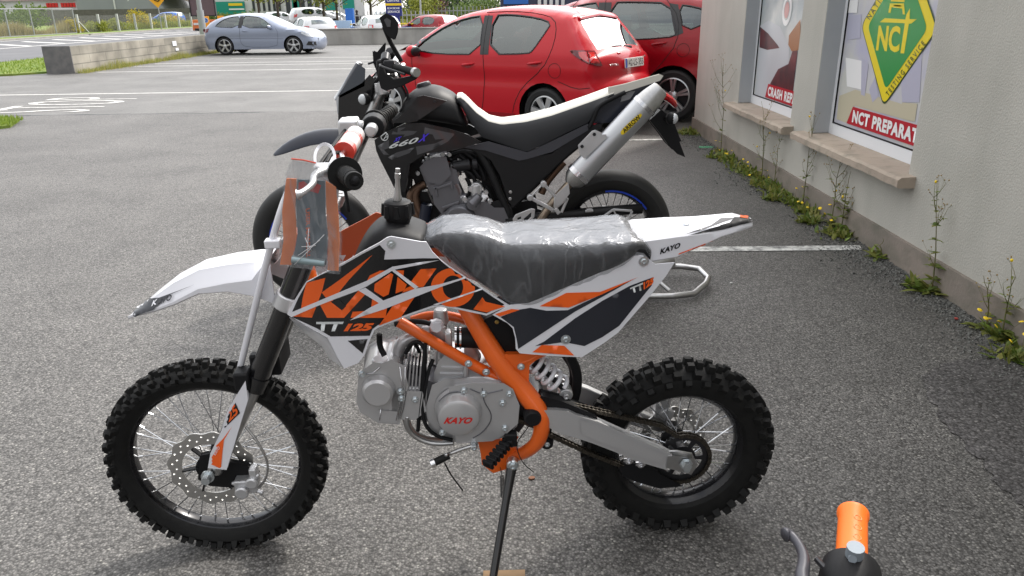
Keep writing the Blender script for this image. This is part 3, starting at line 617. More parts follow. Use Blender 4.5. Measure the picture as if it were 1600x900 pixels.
def clump(x, y, rx, ry, n, label, seed, fl=3, h=.09, group='low weeds at the wall foot'):
    random.seed(seed); r = empty('weed_clump', (x, y, 0), label, 'weeds', group); lf = MB(); f = MB()
    for _ in range(n):
        px, py = random.gauss(0, rx*.45), random.gauss(0, ry*.45); a = random.uniform(0, 6.28); el = random.uniform(.2, 1.3)
        px = min(px, 2.33-x)
        leaf(lf, (px, py, .002), (math.cos(a)*math.cos(el), math.sin(a)*math.cos(el), math.sin(el)), random.uniform(.4, 1.1)*h, random.uniform(.004, .011), .2)
    lf.build('leaves', M['weed'], r, ang=180)
    for _ in range(fl):
        px, py, z = random.gauss(0, rx*.4), random.gauss(0, ry*.4), random.uniform(.5, 1.3)*h; px = min(px, 2.3-x); f.mat(1).tube([(px, py, 0), (px, py, z)], .0012, 3); f.mat(0).lathe([(0, .002), (.007, .004), (.011, 0)], (px, py, z), (random.gauss(0, .4), random.gauss(-.4, .3), 1), 8)
    if fl: f.build('flower_heads', [M['flower'], M['stem']], r, ang=60)
for i, (px, py, rx, ry, n, fl, lab) in enumerate([
    (1078, 208, .16, .25, 260, 0, 'bright green grass tuft at the corner of the building'), (1150, 248, .12, .35, 200, 4, 'yellow-flowered weeds under the far window'),
    (1172, 268, .14, .35, 240, 3, 'dense green weeds with yellow flowers below the far sill'), (1200, 290, .12, .3, 190, 1, 'brownish green weeds between the two sills'),
    (1232, 303, .09, .25, 110, 0, 'green weeds under the near end of the far sill'), (1248, 318, .08, .2, 90, 1, 'low weeds beside the reddish stalk'),
    (1284, 333, .08, .15, 90, 3, 'weeds with yellow flowers left of the bushy weed'), (1264, 347, .08, .1, 110, 0, 'round light green moss-like clump on the tarmac'),
    (1205, 312, .08, .1, 80, 0, 'small feathery clump out on the tarmac'), (1113, 246, .07, .1, 60, 0, 'fine green clump beside the green scrap'),
    (1322, 368, .1, .12, 120, 1, 'reddish green spreading weeds at the foot of the bushy weed'), (1590, 560, .1, .1, 110, 2, 'mixed low weeds in the gravel at the right edge'), (1445, 445, .05, .05, 26, 0, 'few pale leaves beside the tall near weed')]):
    q = G(px, py); clump(min(q.x, 2.25), q.y, rx, ry, n, lab, 40+i, fl)
random.seed(77)                           # grass growing at the foot of the block wall
m = MB(); f = MB()
for _ in range(5200):
    y = random.uniform(21.2, 34); k = .5+.5*math.sin(y*2.1)*math.sin(y*.7+1); x = -11.68+abs(random.gauss(0, .1+.08*k)); blade(m, x, y, 0, random.uniform(.04, .22)*(.4+k), .006, .5)
M['blade2'] = leafy('wall_foot_grass', (.2, .26, .05), (.42, .36, .12))
m.build('wall_foot_grass', M['blade2'], kind='stuff', ang=180)
# ---------------------------------------------------------------- litter
def litter(name, px, py, pts, col, label, h=.004, cat='litter'):
    q = G(px, py); m = MB(); m.prismz(pts, 0, h); o = m.build(name, mat(name+'_paint', col, .6, var=(40, .5, tuple(c*.6 for c in col))), label=label, cat=cat); o.location = (q.x, q.y, .002); return o
litter('plastic_scrap', 1103, 230, [(-.09, -.04), (.05, -.06), (.09, .0), (.03, .05), (-.07, .03)], (.08, .35, .18), 'flat green plastic scrap on the tarmac by the weeds', .003)
litter('dry_leaf', 831, 748, smooth2([(-.014, -.003), (0, -.011), (.013, -.002), (.006, .008), (-.006, .007)]), (.22, .09, .04), 'small curled brown leaf on the tarmac behind the kickstand', .004, 'leaf')
litter('red_fragment', 1493, 499, [(-.009, -.006), (.008, -.009), (.01, .005), (-.004, .009)], (.4, .06, .05), 'tiny red fragment in the gravel by the wall', .006)
litter('white_pebble', 1142, 443, [(-.008, -.006), (.007, -.007), (.008, .004), (-.003, .008)], (.6, .6, .58), 'tiny white chip on the tarmac beyond the rear wheel', .005, 'pebble')
litter('cardboard_piece', 786, 918, [(-.058, -.04), (.06, -.042), (.062, .062), (-.056, .06)], (.32, .2, .1), 'flattened brown cardboard under the kickstand foot', .005, 'cardboard')
# ---------------------------------------------------------------- far side of the road
M['galv'] = mat('galvanised_steel', (.33, .34, .35), .5, metal=.4); M['galvw'] = mat('pale_concrete_post', (.42, .43, .42), .8)
M['mesh'] = glassy('fence_wire', (.8, .8, .8), .02, .6)
def wire_mat():
    m = bpy.data.materials.new('wire_mesh'); m.use_nodes = True; t = m.node_tree; b = t.nodes['Principled BSDF']; L = t.links.new; b.inputs['Base Color'].default_value = (.3, .31, .3, 1)
    b.inputs['Alpha'].default_value = .16; return m
M['wire'] = wire_mat()
fe = empty('steel_fence', (-34.5, 44, 0), 'tall galvanised steel panel fence beside the road at far left', 'fence')
m = MB(); n = 12
for k in range(n):
    y = -12+k*2.9; m = MB(); m.cyl((.2-k*.02, y, 0), (.2-k*.02, y, 1.95), .045, seg=8); m.build('post', M['galv'], fe)
m = MB(); m.bar((.2, -12, 1.93), (-.02, 19.9, 1.93), .06, .07); m.bar((.2, -12, .12), (-.02, 19.9, .12), .05, .05); m.build('rail', M['galv'], fe)
m = MB(); m.add([(.2, -12, .1), (-.02, 19.9, .1), (-.02, 19.9, 1.9), (.2, -12, 1.9)], [(0, 1, 2, 3)]); m.build('mesh_panel', M['wire'], fe)
fe2 = empty('post_and_wire_fence', (-34.6, 64.5, 0), 'chain-link fence on pale concrete posts beside the road', 'fence')
for k, px in enumerate((149, 182, 199, 220, 237, 257, 275, 291, 305)):
    y = 64.5+k*3.3-64.5; m = MB(); m.box((0, y, .75), (.16, .16, 1.5)); m.build('post', M['galvw'], fe2)
m = MB(); m.bar((0, 1.5, .0), (0, .1, 1.0), .08, .08); m.build('strut', M['galvw'], fe2)
m = MB(); m.add([(0, 0, .05), (0, 27, .05), (0, 27, 1.4), (0, 0, 1.4)], [(0, 1, 2, 3)]); m.build('wire', M['wire'], fe2)
M['leaf_dark'] = leafy('leaf_dark', (.022, .045, .012), (.07, .12, .03)); M['leaf_mid'] = leafy('leaf_mid', (.06, .11, .015), (.15, .22, .03))
M['leaf_yel'] = leafy('leaf_yellow', (.13, .17, .015), (.32, .33, .04)); M['leaf_gorse'] = leafy('leaf_gorse', (.6, .42, .01), (.8, .62, .02), (.2, .24, .03))
M['leaf_dry'] = leafy('dry_grass', (.24, .2, .08), (.42, .36, .17)); M['leaf_copper'] = leafy('leaf_copper', (.1, .05, .05), (.22, .12, .1)); M['bark'] = mat('bark', (.07, .055, .04), .9, bump=(20, .6, .03))
def foliage(m, c, r, n, s, clumps=14, flat_=1.0):
    cs = []
    for _ in range(clumps):
        a = random.uniform(0, 6.28); u = random.uniform(-1, 1); k = random.uniform(.35, .85); q = math.sqrt(1-u*u)
        cs.append((c[0]+r[0]*k*q*math.cos(a), c[1]+r[1]*k*q*math.sin(a), c[2]+r[2]*k*u))
    for _ in range(n):
        q = random.choice(cs); p = Vector((q[0]+random.gauss(0, r[0]*.2), q[1]+random.gauss(0, r[1]*.2), q[2]+random.gauss(0, r[2]*.19)))
        a = Vector((random.gauss(0, 1), random.gauss(0, 1), random.gauss(0, 1))).normalized(); b = a.orthogonal().normalized(); k = s*random.uniform(.6, 1.3)
        m.add([p-a*k, p-b*k*.6, p+a*k, p+b*k*.6], [(0, 1, 2, 3)])
def tree(px, D, h, base, r, mt, label, trunk=.12, n=2200, s=.13, name='tree', group=None, rz=None, z0=None):
    q = W(px, 100, D); z0 = gz(q.x, D) if z0 is None else z0; t = empty(name, (q.x, D, z0), label, 'tree', group); m = MB(); random.seed(int(px*7+D))
    m.tube([(0, 0, -.05), (.03, 0, h*.3), (-.04, .03, h*.6), (0, 0, h*.85)], [trunk, trunk*.85, trunk*.6, trunk*.2], 8)
    for k in range(6):
        a = k*1.05; m.tube([(0, 0, base*.9+k*.1), (math.cos(a)*r*.5, math.sin(a)*r*.5, base+.5+k*.2), (math.cos(a)*r*.8, math.sin(a)*r*.8, base+1.2+k*.2)], [trunk*.4, trunk*.25, trunk*.08], 5)
    m.build('trunk', M['bark'], t); m = MB(); foliage(m, (0, 0, (h+base)/2), (r, r, (h-base)/2 if rz is None else rz), n, s, 22); m.build('crown', M[mt], t, ang=180)
for i, (px, D, h, base, r, mt, lab) in enumerate([(414, 75, 6, 2.4, 1.6, 'leaf_yel', 'thin yellow-green street tree left of the green sign post'), (443, 62, 6.5, 2.1, 2.5, 'leaf_yel', 'leafy street tree with a thick dark trunk behind the silver car'),
    (513, 66, 6.5, 2.0, 2.6, 'leaf_yel', 'yellow-green street tree above the gap between the white hatchbacks'), (533, 74, 7, 2.0, 2.4, 'leaf_mid', 'slim tree with a dark trunk close to the blue post box'),
    (585, 70, 7, 2.1, 3.0, 'leaf_yel', 'broad yellow-green tree left of the blue and yellow totem'), (478, 88, 7.5, 2.4, 2.6, 'leaf_mid', 'darker green tree above the first white hatchback')]):
    tree(px, D, h, base, r, mt, lab, group='street trees beyond the far wall', s=.11, n=3400)
def bush(px, D, r, h, mt, label, n=1500, s=.1, name='shrub', z0=None, group=None, zc=None):
    q = W(px, 100, D); t = empty(name, (q.x, D, gz(q.x, D) if z0 is None else z0), label, 'shrub', group); random.seed(int(px*3+D*5)); m = MB()
    m.tube([(0, 0, 0), (.05, .05, h*.6)], [.05, .02], 5); m.build('stem', M['bark'], t); m = MB()
    foliage(m, (0, 0, h*.5), (r, r, h*.55), n, s, 18); foliage(m, (0, 0, h*.25), (r*1.1, r, h*.25), n//2, s, 18); m.build('foliage', M[mt], t, ang=180)
G2 = 'shrubs behind the railings'
bush(652, 62, 2.0, 3.4, 'leaf_yel', 'large lime-green shrub right of the totem', 4500, .09, group=G2); bush(640, 54, 1.6, 1.0, 'leaf_yel', 'low golden bush below the lime-green shrub', 2200, .07, group=G2)
bush(684, 72, 1.2, 4.2, 'leaf_copper', 'copper-leaved shrub beside the green railings', 1600, .11, group=G2); bush(720, 86, 5, 5, 'leaf_dark', 'dark green tree mass behind the green railings', 5000, .16, group=G2)
bush(745, 78, 3.2, 3.0, 'leaf_mid', 'mid-green shrub behind the roof of the red car', 3500, .13, group=G2); bush(690, 90, 4, 6, 'leaf_dark', 'tall dark conifer-like mass left of the green railings', 4000, .16, group=G2)
bush(762, 70, 2.6, 1.7, 'leaf_yel', 'clipped yellow-green hedge above the windscreen of the red car', 2500, .1, group=G2); bush(790, 95, 4.5, 4.2, 'leaf_dark', 'dark shrub beside the blue building', 3000, .16, group=G2)
G3 = 'gorse and weeds inside the roadside fence'
bush(125, 64.5, .65, 1.15, 'leaf_gorse', 'yellow gorse bush at the end of the steel fence', 1500, .06, group=G3); bush(230, 79, 1.3, 1.75, 'leaf_gorse', 'largest round yellow gorse bush by the concrete posts', 2600, .07, group=G3)
bush(190, 72, 1.0, 1.1, 'leaf_yel', 'pale yellow-green weeds behind the concrete posts', 1500, .07, group=G3); bush(282, 88, 1.3, 1.5, 'leaf_gorse', 'smaller yellow gorse bush left of the lamp post', 1500, .08, group=G3)
bush(163, 68, .9, 1.0, 'leaf_yel', 'low pale weeds left of the first concrete posts', 1200, .07, group=G3); bush(258, 84, 1.2, 1.1, 'leaf_mid', 'greener weeds under the yellow diamond sign', 1200, .08, group=G3)
# hedge and dry grass bank at the far left
hq = empty('hedge', (-37.5, 50, 0), 'long clipped green hedge behind the steel fence', 'hedge'); m = MB(); random.seed(9)
for k in range(26): foliage(m, (-1.5-.02*k, -16+k*1.35, 1.35), (1.1, 1.0, 1.0), 420, .11, 8)
m.build('foliage', M['leaf_mid'], hq, ang=180)
m = MB(); random.seed(10)
for _ in range(16000):
    y = random.uniform(30, 66); x = -35.0-abs(random.gauss(0, .6)); blade(m, x, y, .05, random.uniform(.4, 1.25)*(.65+.35*math.sin(y*.8)), .03, .35)
m.build('dry_grass', M['leaf_dry'], kind='stuff', ang=180)
m = MB()
for _ in range(9000):
    y = random.uniform(66, 100); x = -35.2-abs(random.gauss(0, .8)); blade(m, x, y, .05, random.uniform(.2, .8), .04, .4)
m.build('long_grass', M['leaf_yel'], kind='stuff', ang=180)
m = MB(); random.seed(12)
hh_ = empty('hedge', (W(360, 20, 82).x, 82, 0), 'short green hedge in front of the green billboard', 'hedge')
for k in range(9): foliage(m, (-2.2+k*.55, 0, .75), (.6, .6, .75), 300, .1, 6)
m.build('foliage', M['leaf_mid'], hh_, ang=180)
# ---------------------------------------------------------------- buildings beyond
def bwin(b, mt, rects, nm='window'):
    for x, z, a, h in rects:
        m = MB(); m.box((x, -.06, z), (a, .1, h)); m.build(nm, mt, b)
M['wwhite'] = mat('white_cladding', (.62, .62, .61), .7, var=(.4, .5, (.5, .5, .5))); M['wgrey'] = mat('grey_render', (.27, .28, .3), .8, var=(.3, .6, (.22, .23, .25)))
M['roofb'] = mat('mauve_roof', (.16, .12, .12), .8, var=(.8, .8, (.22, .17, .16))); M['roofg'] = mat('tan_roof', (.26, .22, .19), .8, var=(1, .7, (.2, .17, .15)))
M['win'] = mat('window_dark', (.03, .035, .04), .1, coat=.5); M['teal'] = mat('teal_sign', (.01, .25, .18), .4); M['blue'] = mat('blue_paint', (.02, .12, .42), .4); M['navy'] = mat('navy_cladding', (.035, .04, .075), .5)
M['yellow'] = mat('yellow_paint', (.8, .55, .02), .5); M['paleblue'] = mat('pale_blue_wall', (.33, .45, .6), .7); M['oran'] = mat('orange_board', (.85, .33, .02), .5)
def bld(px0, px1, D, zt, wall, label, roof=None, rz=0, depth=14):
    a, b = W(px0, 20, D).x, W(px1, 20, D).x; c = (a+b)/2; e = empty('building', (c, D, 0), label, 'building'); wd = b-a
    m = MB(); m.box((0, depth/2, zt/2), (wd, depth, zt)); m.build('wall', wall, e)
    if roof:
        m = MB(); m.loft([[(-wd/2-.3, -.4, zt), (wd/2+.3, -.4, zt), (wd/2+.3, depth/2, zt+rz), (-wd/2-.3, depth/2, zt+rz)], [(-wd/2-.3, -.4, zt+.15), (wd/2+.3, -.4, zt+.15), (wd/2+.3, depth/2, zt+rz+.15), (-wd/2-.3, depth/2, zt+rz+.15)]]); m.build('roof', roof, e)
    return e, wd
e, wd = bld(-60, 122, 150, 3.9, M['wwhite'], 'long low white warehouse under a mauve roof at far left', M['roofb'], 4)
m = MB(); random.seed(4)
x = W(75, 8, 150).x-e.location.x
for k in range(9): m.box((x+k*.55+(.5 if k > 3 else 0), -.12, 3.15), (.42, .2, .75))
m.build('fascia_lettering', M['red'], e)
e, wd = bld(122, 205, 140, 6.5, M['wgrey'], 'grey rendered industrial shed behind the concrete posts', M['roofb'], 2.5)
bwin(e, M['wwhite'], [(2, 3.6, .25, 3), (4.5, 3.6, .2, 3)], 'downpipe')
a, b = W(196, 20, 128).x, W(262, 20, 128).x
e = empty('building', ((a+b)/2, 128, 0), 'grey gable-ended house with a tan tiled roof slope', 'building'); wd = b-a
m = MB(); m.prism([(-wd/2, 0), (wd/2, 0), (wd/2, 1.5), (.4, 5.8), (-.2, 5.8), (-wd/2, 2.6)], 0, 12); m.build('wall', M['wgrey'], e)
m = MB(); m.loft([[(-.2, -.3, 5.85), (.4, -.3, 6.0), (wd/2+7, 0, 2.0), (wd/2+7, 0, 1.85)], [(-.2, 12, 5.85), (.4, 12, 6.0), (wd/2+7, 12, 2.0), (wd/2+7, 12, 1.85)]]); m.build('roof', M['roofg'], e)
bwin(e, M['wwhite'], [(0, 1.9, 5.5, .4)], 'signboard')
m = MB(); q = W(230, 20, 118); m.box((0, 0, 1.05), (26, .15, 2.1)); o = m.build('timber_fence', mat('weathered_boards', (.13, .12, .11), .9, var=(6, .8, (.08, .075, .07))), label='dark weathered board fence in front of the grey buildings', cat='fence'); o.location = (q.x-1, 112, 0)
e, wd = bld(286, 345, 150, 9, M['wwhite'], 'pale building behind the electronic sign board', M['roofg'], 3); bwin(e, M['teal'], [(2.3-wd/2+2, 3.2, 1.4, 1.2)], 'sign')
e, wd = bld(338, 445, 118, 8, M['wwhite'], 'white showroom with a teal billboard and tall glazing')
m = MB(); m.box((-2.7, -.3, 2.1), (4.1, .3, 1.7)); o = m.build('billboard', M['teal'], e)
m = MB(); m.box((-1.9, -.5, 2.55), (2.0, .1, .35)); m.build('billboard_lettering', M['yellow'], e); m = MB(); m.box((-1.8, -.5, 1.9), (2.2, .1, .2)); m.build('billboard_small_lettering', M['poster_white'], e)
bwin(e, M['win'], [(.6+k*.75, 3.0, .35, 2.8) for k in range(6)]); bwin(e, M['teal'], [(0, 5.6, wd, .8)], 'fascia')
e, wd = bld(445, 570, 112, 8, M['wwhite'], 'white glass-fronted showroom with green panels behind the trees')
bwin(e, M['win'], [(-wd/2+.6+k*1.0, 2.4, .6, 2.6) for k in range(5)]); bwin(e, M['teal'], [(1.0, 2.7, 1.6, 2.2), (3.4, 2.4, 1.6, 1.4), (-3.9, 2.0, 1.0, 2.8)], 'green_panel')
e, wd = bld(782, 1400, 62, 6.5, M['navy'], 'dark navy clad building behind the red cars')
bwin(e, M['blue'], [(-wd/2+1.2, 2.2, 1.9, .8)], 'sign'); bwin(e, M['wwhite'], [(-wd/2+3.0+k*.45, 1.9, .25, 2.6) for k in range(5)], 'pillar')
# ---------------------------------------------------------------- street furniture
q = G(318, 54.5); p = empty('lamp_post', (W(318, 54, 34).x, 34.0, 0), 'thick grey lamp post rising behind the block wall', 'lamp post')
m = MB(); m.cyl((0, 0, 0), (0, 0, 1.6), .14, seg=16); m.cyl((0, 0, 1.6), (0, 0, 8), .1, .06, seg=16); m.build('column', M['galv'], p); m = MB(); m.bar((0, 0, 7.95), (-1.4, 0, 8.15), .05, .05); m.build('arm', M['galv'], p); m = MB(); m.box((-1.6, 0, 8.15), (.6, .25, .12)); m.build('lamp_head', M['galv'], p, bevel=.02)
q = W(253, 46, 76); p = empty('road_sign', (q.x, 76, 0), 'orange diamond road works sign on a grey pole', 'road sign')
m = MB(); m.cyl((0, 0, 0), (0, 0, 3.2), .05, seg=8); m.build('pole', M['galv'], p)
m = MB(); m.prism([(-.98, 2.95), (0, 1.97), (.98, 2.95), (0, 3.93)], -.09, -.06); m.build('plate', mat('sign_orange', (.8, .38, .02), .4), p)
m = MB(); m.tube([(-.3, -.11, 2.95), (-.2, -.11, 2.65), (.1, -.11, 2.55), (.35, -.11, 2.75), (.4, -.11, 3.2)], .06, 6); m.build('symbol', M['black'], p)
q = W(322, 46, 70); p = empty('message_board', (q.x, 70, 0), 'blank electronic road message board on a trailer', 'message board')
m = MB(); m.box((0, 0, 1.95), (2.05, .2, 1.35)); m.build('screen', mat('led_screen', (.13, .085, .095), .5, var=(8, .5, (.1, .07, .075))), p); m = MB()
for a in ((0, 2.67, 2.2, .08), (0, 1.24, 2.2, .08), (-1.07, 1.95, .08, 1.4), (1.07, 1.95, .08, 1.4)): m.box((a[0], -.02, a[1]), (a[2], .26, a[3]))
m.build('frame', M['dark'], p); m = MB(); m.box((0, .1, .7), (.15, .15, 1.2)); m.box((0, 0, .12), (1.6, .9, .2)); m.build('mast', M['dark'], p)
for px, D, lab in ((324, 66, 'orange barrier board with a blue arrow disc below the message board'), (347, 68, 'plain orange barrier board just behind the tail of the silver car')):
    q = W(px, 46, D); p = empty('barrier_board', (q.x, D, 0), lab, 'barrier'); m = MB(); m.box((0, 0, .75), (.52, .06, .95)); m.build('board', M['oran'], p, bevel=.02); m = MB(); m.box((0, 0, .2), (.1, .1, .3)); m.box((0, 0, .05), (.6, .4, .1)); m.build('foot', M['black'], p)
    if px == 324:
        m = MB(); m.lathe([(0, -.05), (.2, -.05), (.2, -.03)], (0, 0, .9), (0, 1, 0), 20); m.build('disc', M['poster_white'], p); m = MB(); m.lathe([(0, -.055), (.17, -.055), (.17, -.05)], (0, 0, .9), (0, 1, 0), 20); m.build('disc_face', M['blue'], p); m = MB(); m.bar((-.08, -.065, .97), (.08, -.065, .83), .01, .05, (0, 1, 0)); m.build('arrow', M['poster_white'], p)
for k, (px, lab) in enumerate(((310, 'orange and white plastic barrier left of the arrow board'), (335, 'orange and white plastic barrier right of the arrow board'))):
    q = W(px, 40, 72); p = empty('plastic_barrier', (q.x, 72, 0), lab, 'barrier', 'plastic barriers at the road works'); m = MB(); m.prism([(-.5, 0), (.5, 0), (.42, .9), (-.42, .9)], -.15, .15); m.build('body', mat('barrier_orange', (.75, .2, .06), .6), p, bevel=.03); m = MB(); m.box((0, -.17, .55), (.7, .02, .18)); m.build('stripe', M['poster_white'], p)
# blue and yellow totem
q = W(616, 24, 50); p = empty('totem_sign', (q.x, 50, gz(q.x, 50)), 'tall blue totem sign with a yellow band and white lettering', 'sign')
m = MB(); m.box((0, 0, 1.1), (.7, .2, .8)); m.box((0, .02, 2.6), (.98, .25, 2.5)); m.build('board', mat('totem_blue', (.012, .02, .16), .35), p, bevel=.01)
m = MB(); m.box((0, -.12, 2.04), (1.0, .04, .13)); m.build('band', M['yellow'], p)
m = MB()
for z, t_ in ((2.2, 'CENTRE'), (1.77, 'EXIDE'), (1.55, 'SERVICE')):
    v0 = z; put_text(m, t_, lambda u, v: (-.38+.76*u, -.115, v0+v*(.13 if t_ != 'EXIDE' else .1)), bold=.02)
m.build('lettering', M['poster_white'], p, ang=180)
D = 46
def bx(x0, x1, y0, y1, D, mt, name, label, cat, th=.2):
    a, b = W(x0, y1, D), W(x1, y0, D); m = MB(); zb = gz(b.x, D); m.box((0, 0, (b.z-zb)/2), (b.x-a.x, th, b.z-zb)); o = m.build(name, mt, label=label, cat=cat, bevel=.01); o.location = ((a.x+b.x)/2, D, zb); return o
bx(520, 549, 32, 46, 46, M['paleblue'], 'boundary_wall', 'pale blue low wall between the two white hatchbacks', 'wall')
bx(541, 552, 13, 28, 47, M['blue'], 'post_box', 'upright plain blue sign box above the pale blue wall', 'sign box', .4)
bx(548, 700, 40.5, 46, 45, M['blue'], 'blue_wall', 'low blue wall with a yellow coping along the pavement', 'wall')
a, b = W(548, 40, 45), W(700, 40, 45); m = MB(); m.box((0, 0, 0), (b.x-a.x, .3, .06)); o = m.build('coping', M['yellow'], label='thin yellow coping on the low blue wall', cat='coping'); o.location = ((a.x+b.x)/2, 45, a.z+.06)
p = empty('railings', (W(555, 30, 52).x, 52, -.22), 'pale upright railings behind the white hatchback', 'railings')
for x in [i*.28 for i in range(18)]:
    m = MB(); m.cyl((x, 0, 0), (x, 0, 1.65), .03, seg=6); m.build('bar', M['galvw'], p)
m = MB(); m.box((2.4, 0, .3), (5, .05, .06)); m.box((2.4, 0, 1.4), (5, .05, .06)); m.build('rail', M['galvw'], p)
p = empty('railings', (W(672, 18, 62).x, 62, -.22), 'tall green-grey palisade railings above the red car bonnet', 'railings')
for i in range(30):
    m = MB(); m.box((i*.3, 0, .95), (.06, .04, 1.9+(.0))); m.build('bar', M['galv'], p)
m = MB(); m.box((4.3, 0, .4), (8.8, .05, .06)); m.box((4.3, 0, 1.6), (8.8, .05, .06)); m.build('rail', M['galv'], p)
# slim pale lamp posts
for px, D, h, lab in ((532, 62, 5, 'slim pale post beside the dark-trunked tree'), (658, 56, 5, 'slim pale post in front of the lime-green shrub')):
    q = W(px, 30, D); m = MB(); m.cyl((0, 0, 0), (0, 0, h), .07, .05, seg=8); o = m.build('post', M['galvw'], label=lab, cat='post'); o.location = (q.x, D, gz(q.x, D))
# person in dark clothes behind the railings
q = W(559, 40, 54); p = empty('person', (q.x, 54, -.22), 'person in a long dark coat standing behind the pale railings', 'person')
def skinny(name, J, E_, mt, par, sub=1):
    me = bpy.data.meshes.new(name); me.from_pydata([j[:3] for j in J], E_, []); me.materials.append(mt); o = bpy.data.objects.new(name, me); COL.objects.link(o); o.parent = par
    s = o.modifiers.new('k', 'SKIN'); s.use_smooth_shade = True
    for i, j in enumerate(J): me.skin_vertices[0].data[i].radius = (j[3], j[3] if len(j) < 5 else j[4])
    me.skin_vertices[0].data[0].use_root = True; b = o.modifiers.new('s', 'SUBSURF'); b.levels = b.render_levels = sub; return o
J = [(0, 0, .9, .15, .11), (0, 0, 1.15, .15, .11), (0, 0, 1.38, .17, .11), (0, 0, 1.5, .055), (0, -.01, 1.57, .08), (0, -.01, 1.68, .075), (.1, 0, .85, .1), (.1, 0, .48, .075), (.1, 0, .08, .05), (.11, -.1, .04, .045), (-.1, 0, .85, .1), (-.1, 0, .48, .075), (-.1, 0, .08, .05), (-.11, -.1, .04, .045),
     (.21, 0, 1.38, .06), (.27, 0, 1.1, .05), (.2, -.12, .95, .04), (.14, -.16, .95, .035), (-.21, 0, 1.38, .06), (-.27, 0, 1.1, .05), (-.27, -.05, .85, .04), (-.27, -.06, .77, .035)]
skinny('body', J, [(0, 1), (1, 2), (2, 3), (3, 4), (4, 5), (0, 6), (6, 7), (7, 8), (8, 9), (0, 10), (10, 11), (11, 12), (12, 13), (2, 14), (14, 15), (15, 16), (16, 17), (2, 18), (18, 19), (19, 20), (20, 21)], mat('dark_clothes', (.03, .027, .03), .8), p)
m = MB(); m.lathe([(.2, 1.42), (.22, 1.1), (.24, .6), (.25, .45)], (0, 0, 0), (0, 0, 1), 16); m.build('coat', mat('black_coat', (.02, .018, .02), .85), p)
m = MB(); m.ball((0, .015, 1.66), .1, 12, (1, 1, 1.1)); m.build('hair', mat('dark_hair', (.03, .02, .015), .7), p)
# ================================================================ shared motorcycle pieces
from mathutils.bvhtree import BVHTree
class Skin:                              # lays flat artwork on a finished curved part
    def __init__(s, fr, o): s.fr = fr; s.o = o; s.t = BVHTree.FromPolygons([v.co[:] for v in o.data.vertices], [tuple(p.vertices) for p in o.data.polygons])
    def hit(s, px, py, lift):
        d = (s.fr.R3 @ ray(px, py)).normalized(); r = s.t.ray_cast(s.fr.c, d)
        if r[0] is None: return None
        n = r[1] if r[1].dot(d) < 0 else -r[1]; return r[0]+n*lift
    def art(s, m, P, lift=.0012, step=7):
        v2, tr = m.tri2d(P, (), step); pts = [s.hit(a, b, lift) for a, b in v2]; ids = {}; vs = []
        for i, p in enumerate(pts):
            if p is not None: ids[i] = len(vs); vs.append(p)
        m.add(vs, [tuple(ids[i] for i in t) for t in tr if all(i in ids for i in t)])
    def word(s, m, txt, q, lift=.002, **k):
        v, f = text2d(txt, **k); g = quad(q); pts = [s.hit(*g(a, b), lift) for a, b in v]; ids = {}; vs = []
        for i, p in enumerate(pts):
            if p is not None: ids[i] = len(vs); vs.append(p)
        m.add(vs, [tuple(ids[i] for i in t) for t in f if all(i in ids for i in t)])
def Z(sc_, ox, oy):                      # turn coordinates read off an enlargement into photograph pixels
    return lambda L: [(ox+a/sc_, oy+b/sc_) for a, b in L]
def ring(c, r, n=24, rx=None): return [(c[0]+(rx or r)*math.cos(2*math.pi*k/n), c[1]+r*math.sin(2*math.pi*k/n)) for k in range(n)]
def knobby(m, R_, w, rr_, n, rows, kh, ks):
    h = w/2; rc = R_-kh; pr = [(rr_, -h*.55), (rr_+.012, -h*.85), (rr_+(rc-rr_)*.55, -h*1.0), (rc-.018, -h*.9), (rc-.004, -h*.5), (rc, 0), (rc-.004, h*.5), (rc-.018, h*.9), (rr_+(rc-rr_)*.55, h*1.0), (rr_+.012, h*.85), (rr_, h*.55)]
    m.lathe(pr, (0, 0, 0), (0, 1, 0), 72)
    random.seed(int(R_*1000))
    for k in range(n):
        for (off, ang, da, kw, kl, low) in rows:     # y offset, tilt, phase, width, length, sink
            a = 2*math.pi*(k+da)/n; y = off*h; r0_ = rc-low-.004; wob = random.uniform(-.03, .03)
            t = Vector((-math.sin(a), 0, math.cos(a))); rd = Vector((math.cos(a), 0, math.sin(a))); up = (rd*math.cos(ang)+Vector((0, 1, 0))*math.sin(ang)).normalized(); sd = t.cross(up).normalized()
            p = rd*r0_+Vector((0, y, 0)); H = kh+.006; hh_ = H*random.uniform(.93, 1.05); t2 = (t+sd*wob).normalized()
            vs = []
            for z_, q in ((0, 1.12), (hh_, .86)):
                for i, j in ((-1, -1), (1, -1), (1, 1), (-1, 1)): vs.append(p+up*z_+t2*(i*kl*.5*q)+sd*(j*kw*.5*q))
            m.add(vs, [(4, 5, 6, 7), (0, 1, 5, 4), (1, 2, 6, 5), (2, 3, 7, 6), (3, 0, 4, 7)])
def spokes(par, r0_, r1_, y0, n, rad, mt):
    src = None
    for k in range(n):
        sg = 1 if k % 2 else -1; cross = 1 if (k//2) % 2 else -1
        if k < 4:
            a0 = 2*math.pi*k/n-cross*.55; a1 = 2*math.pi*k/n; m = MB()
            p, q = (r0_*math.cos(a0), sg*y0, r0_*math.sin(a0)), (r1_*math.cos(a1), sg*.006, r1_*math.sin(a1)); m.tube([p, q], rad, 5)
            d = (Vector(p)-Vector(q)).normalized(); m.tube([q, Vector(q)+d*.018], rad*1.7, 5)
            o = m.build('spoke', mt, par, ang=60); src = (src or [])+[o]
        else:
            o = src[k % 4].copy(); COL.objects.link(o); o.parent = par; o.rotation_euler = (0, -2*math.pi*(k-k % 4)/n, 0)
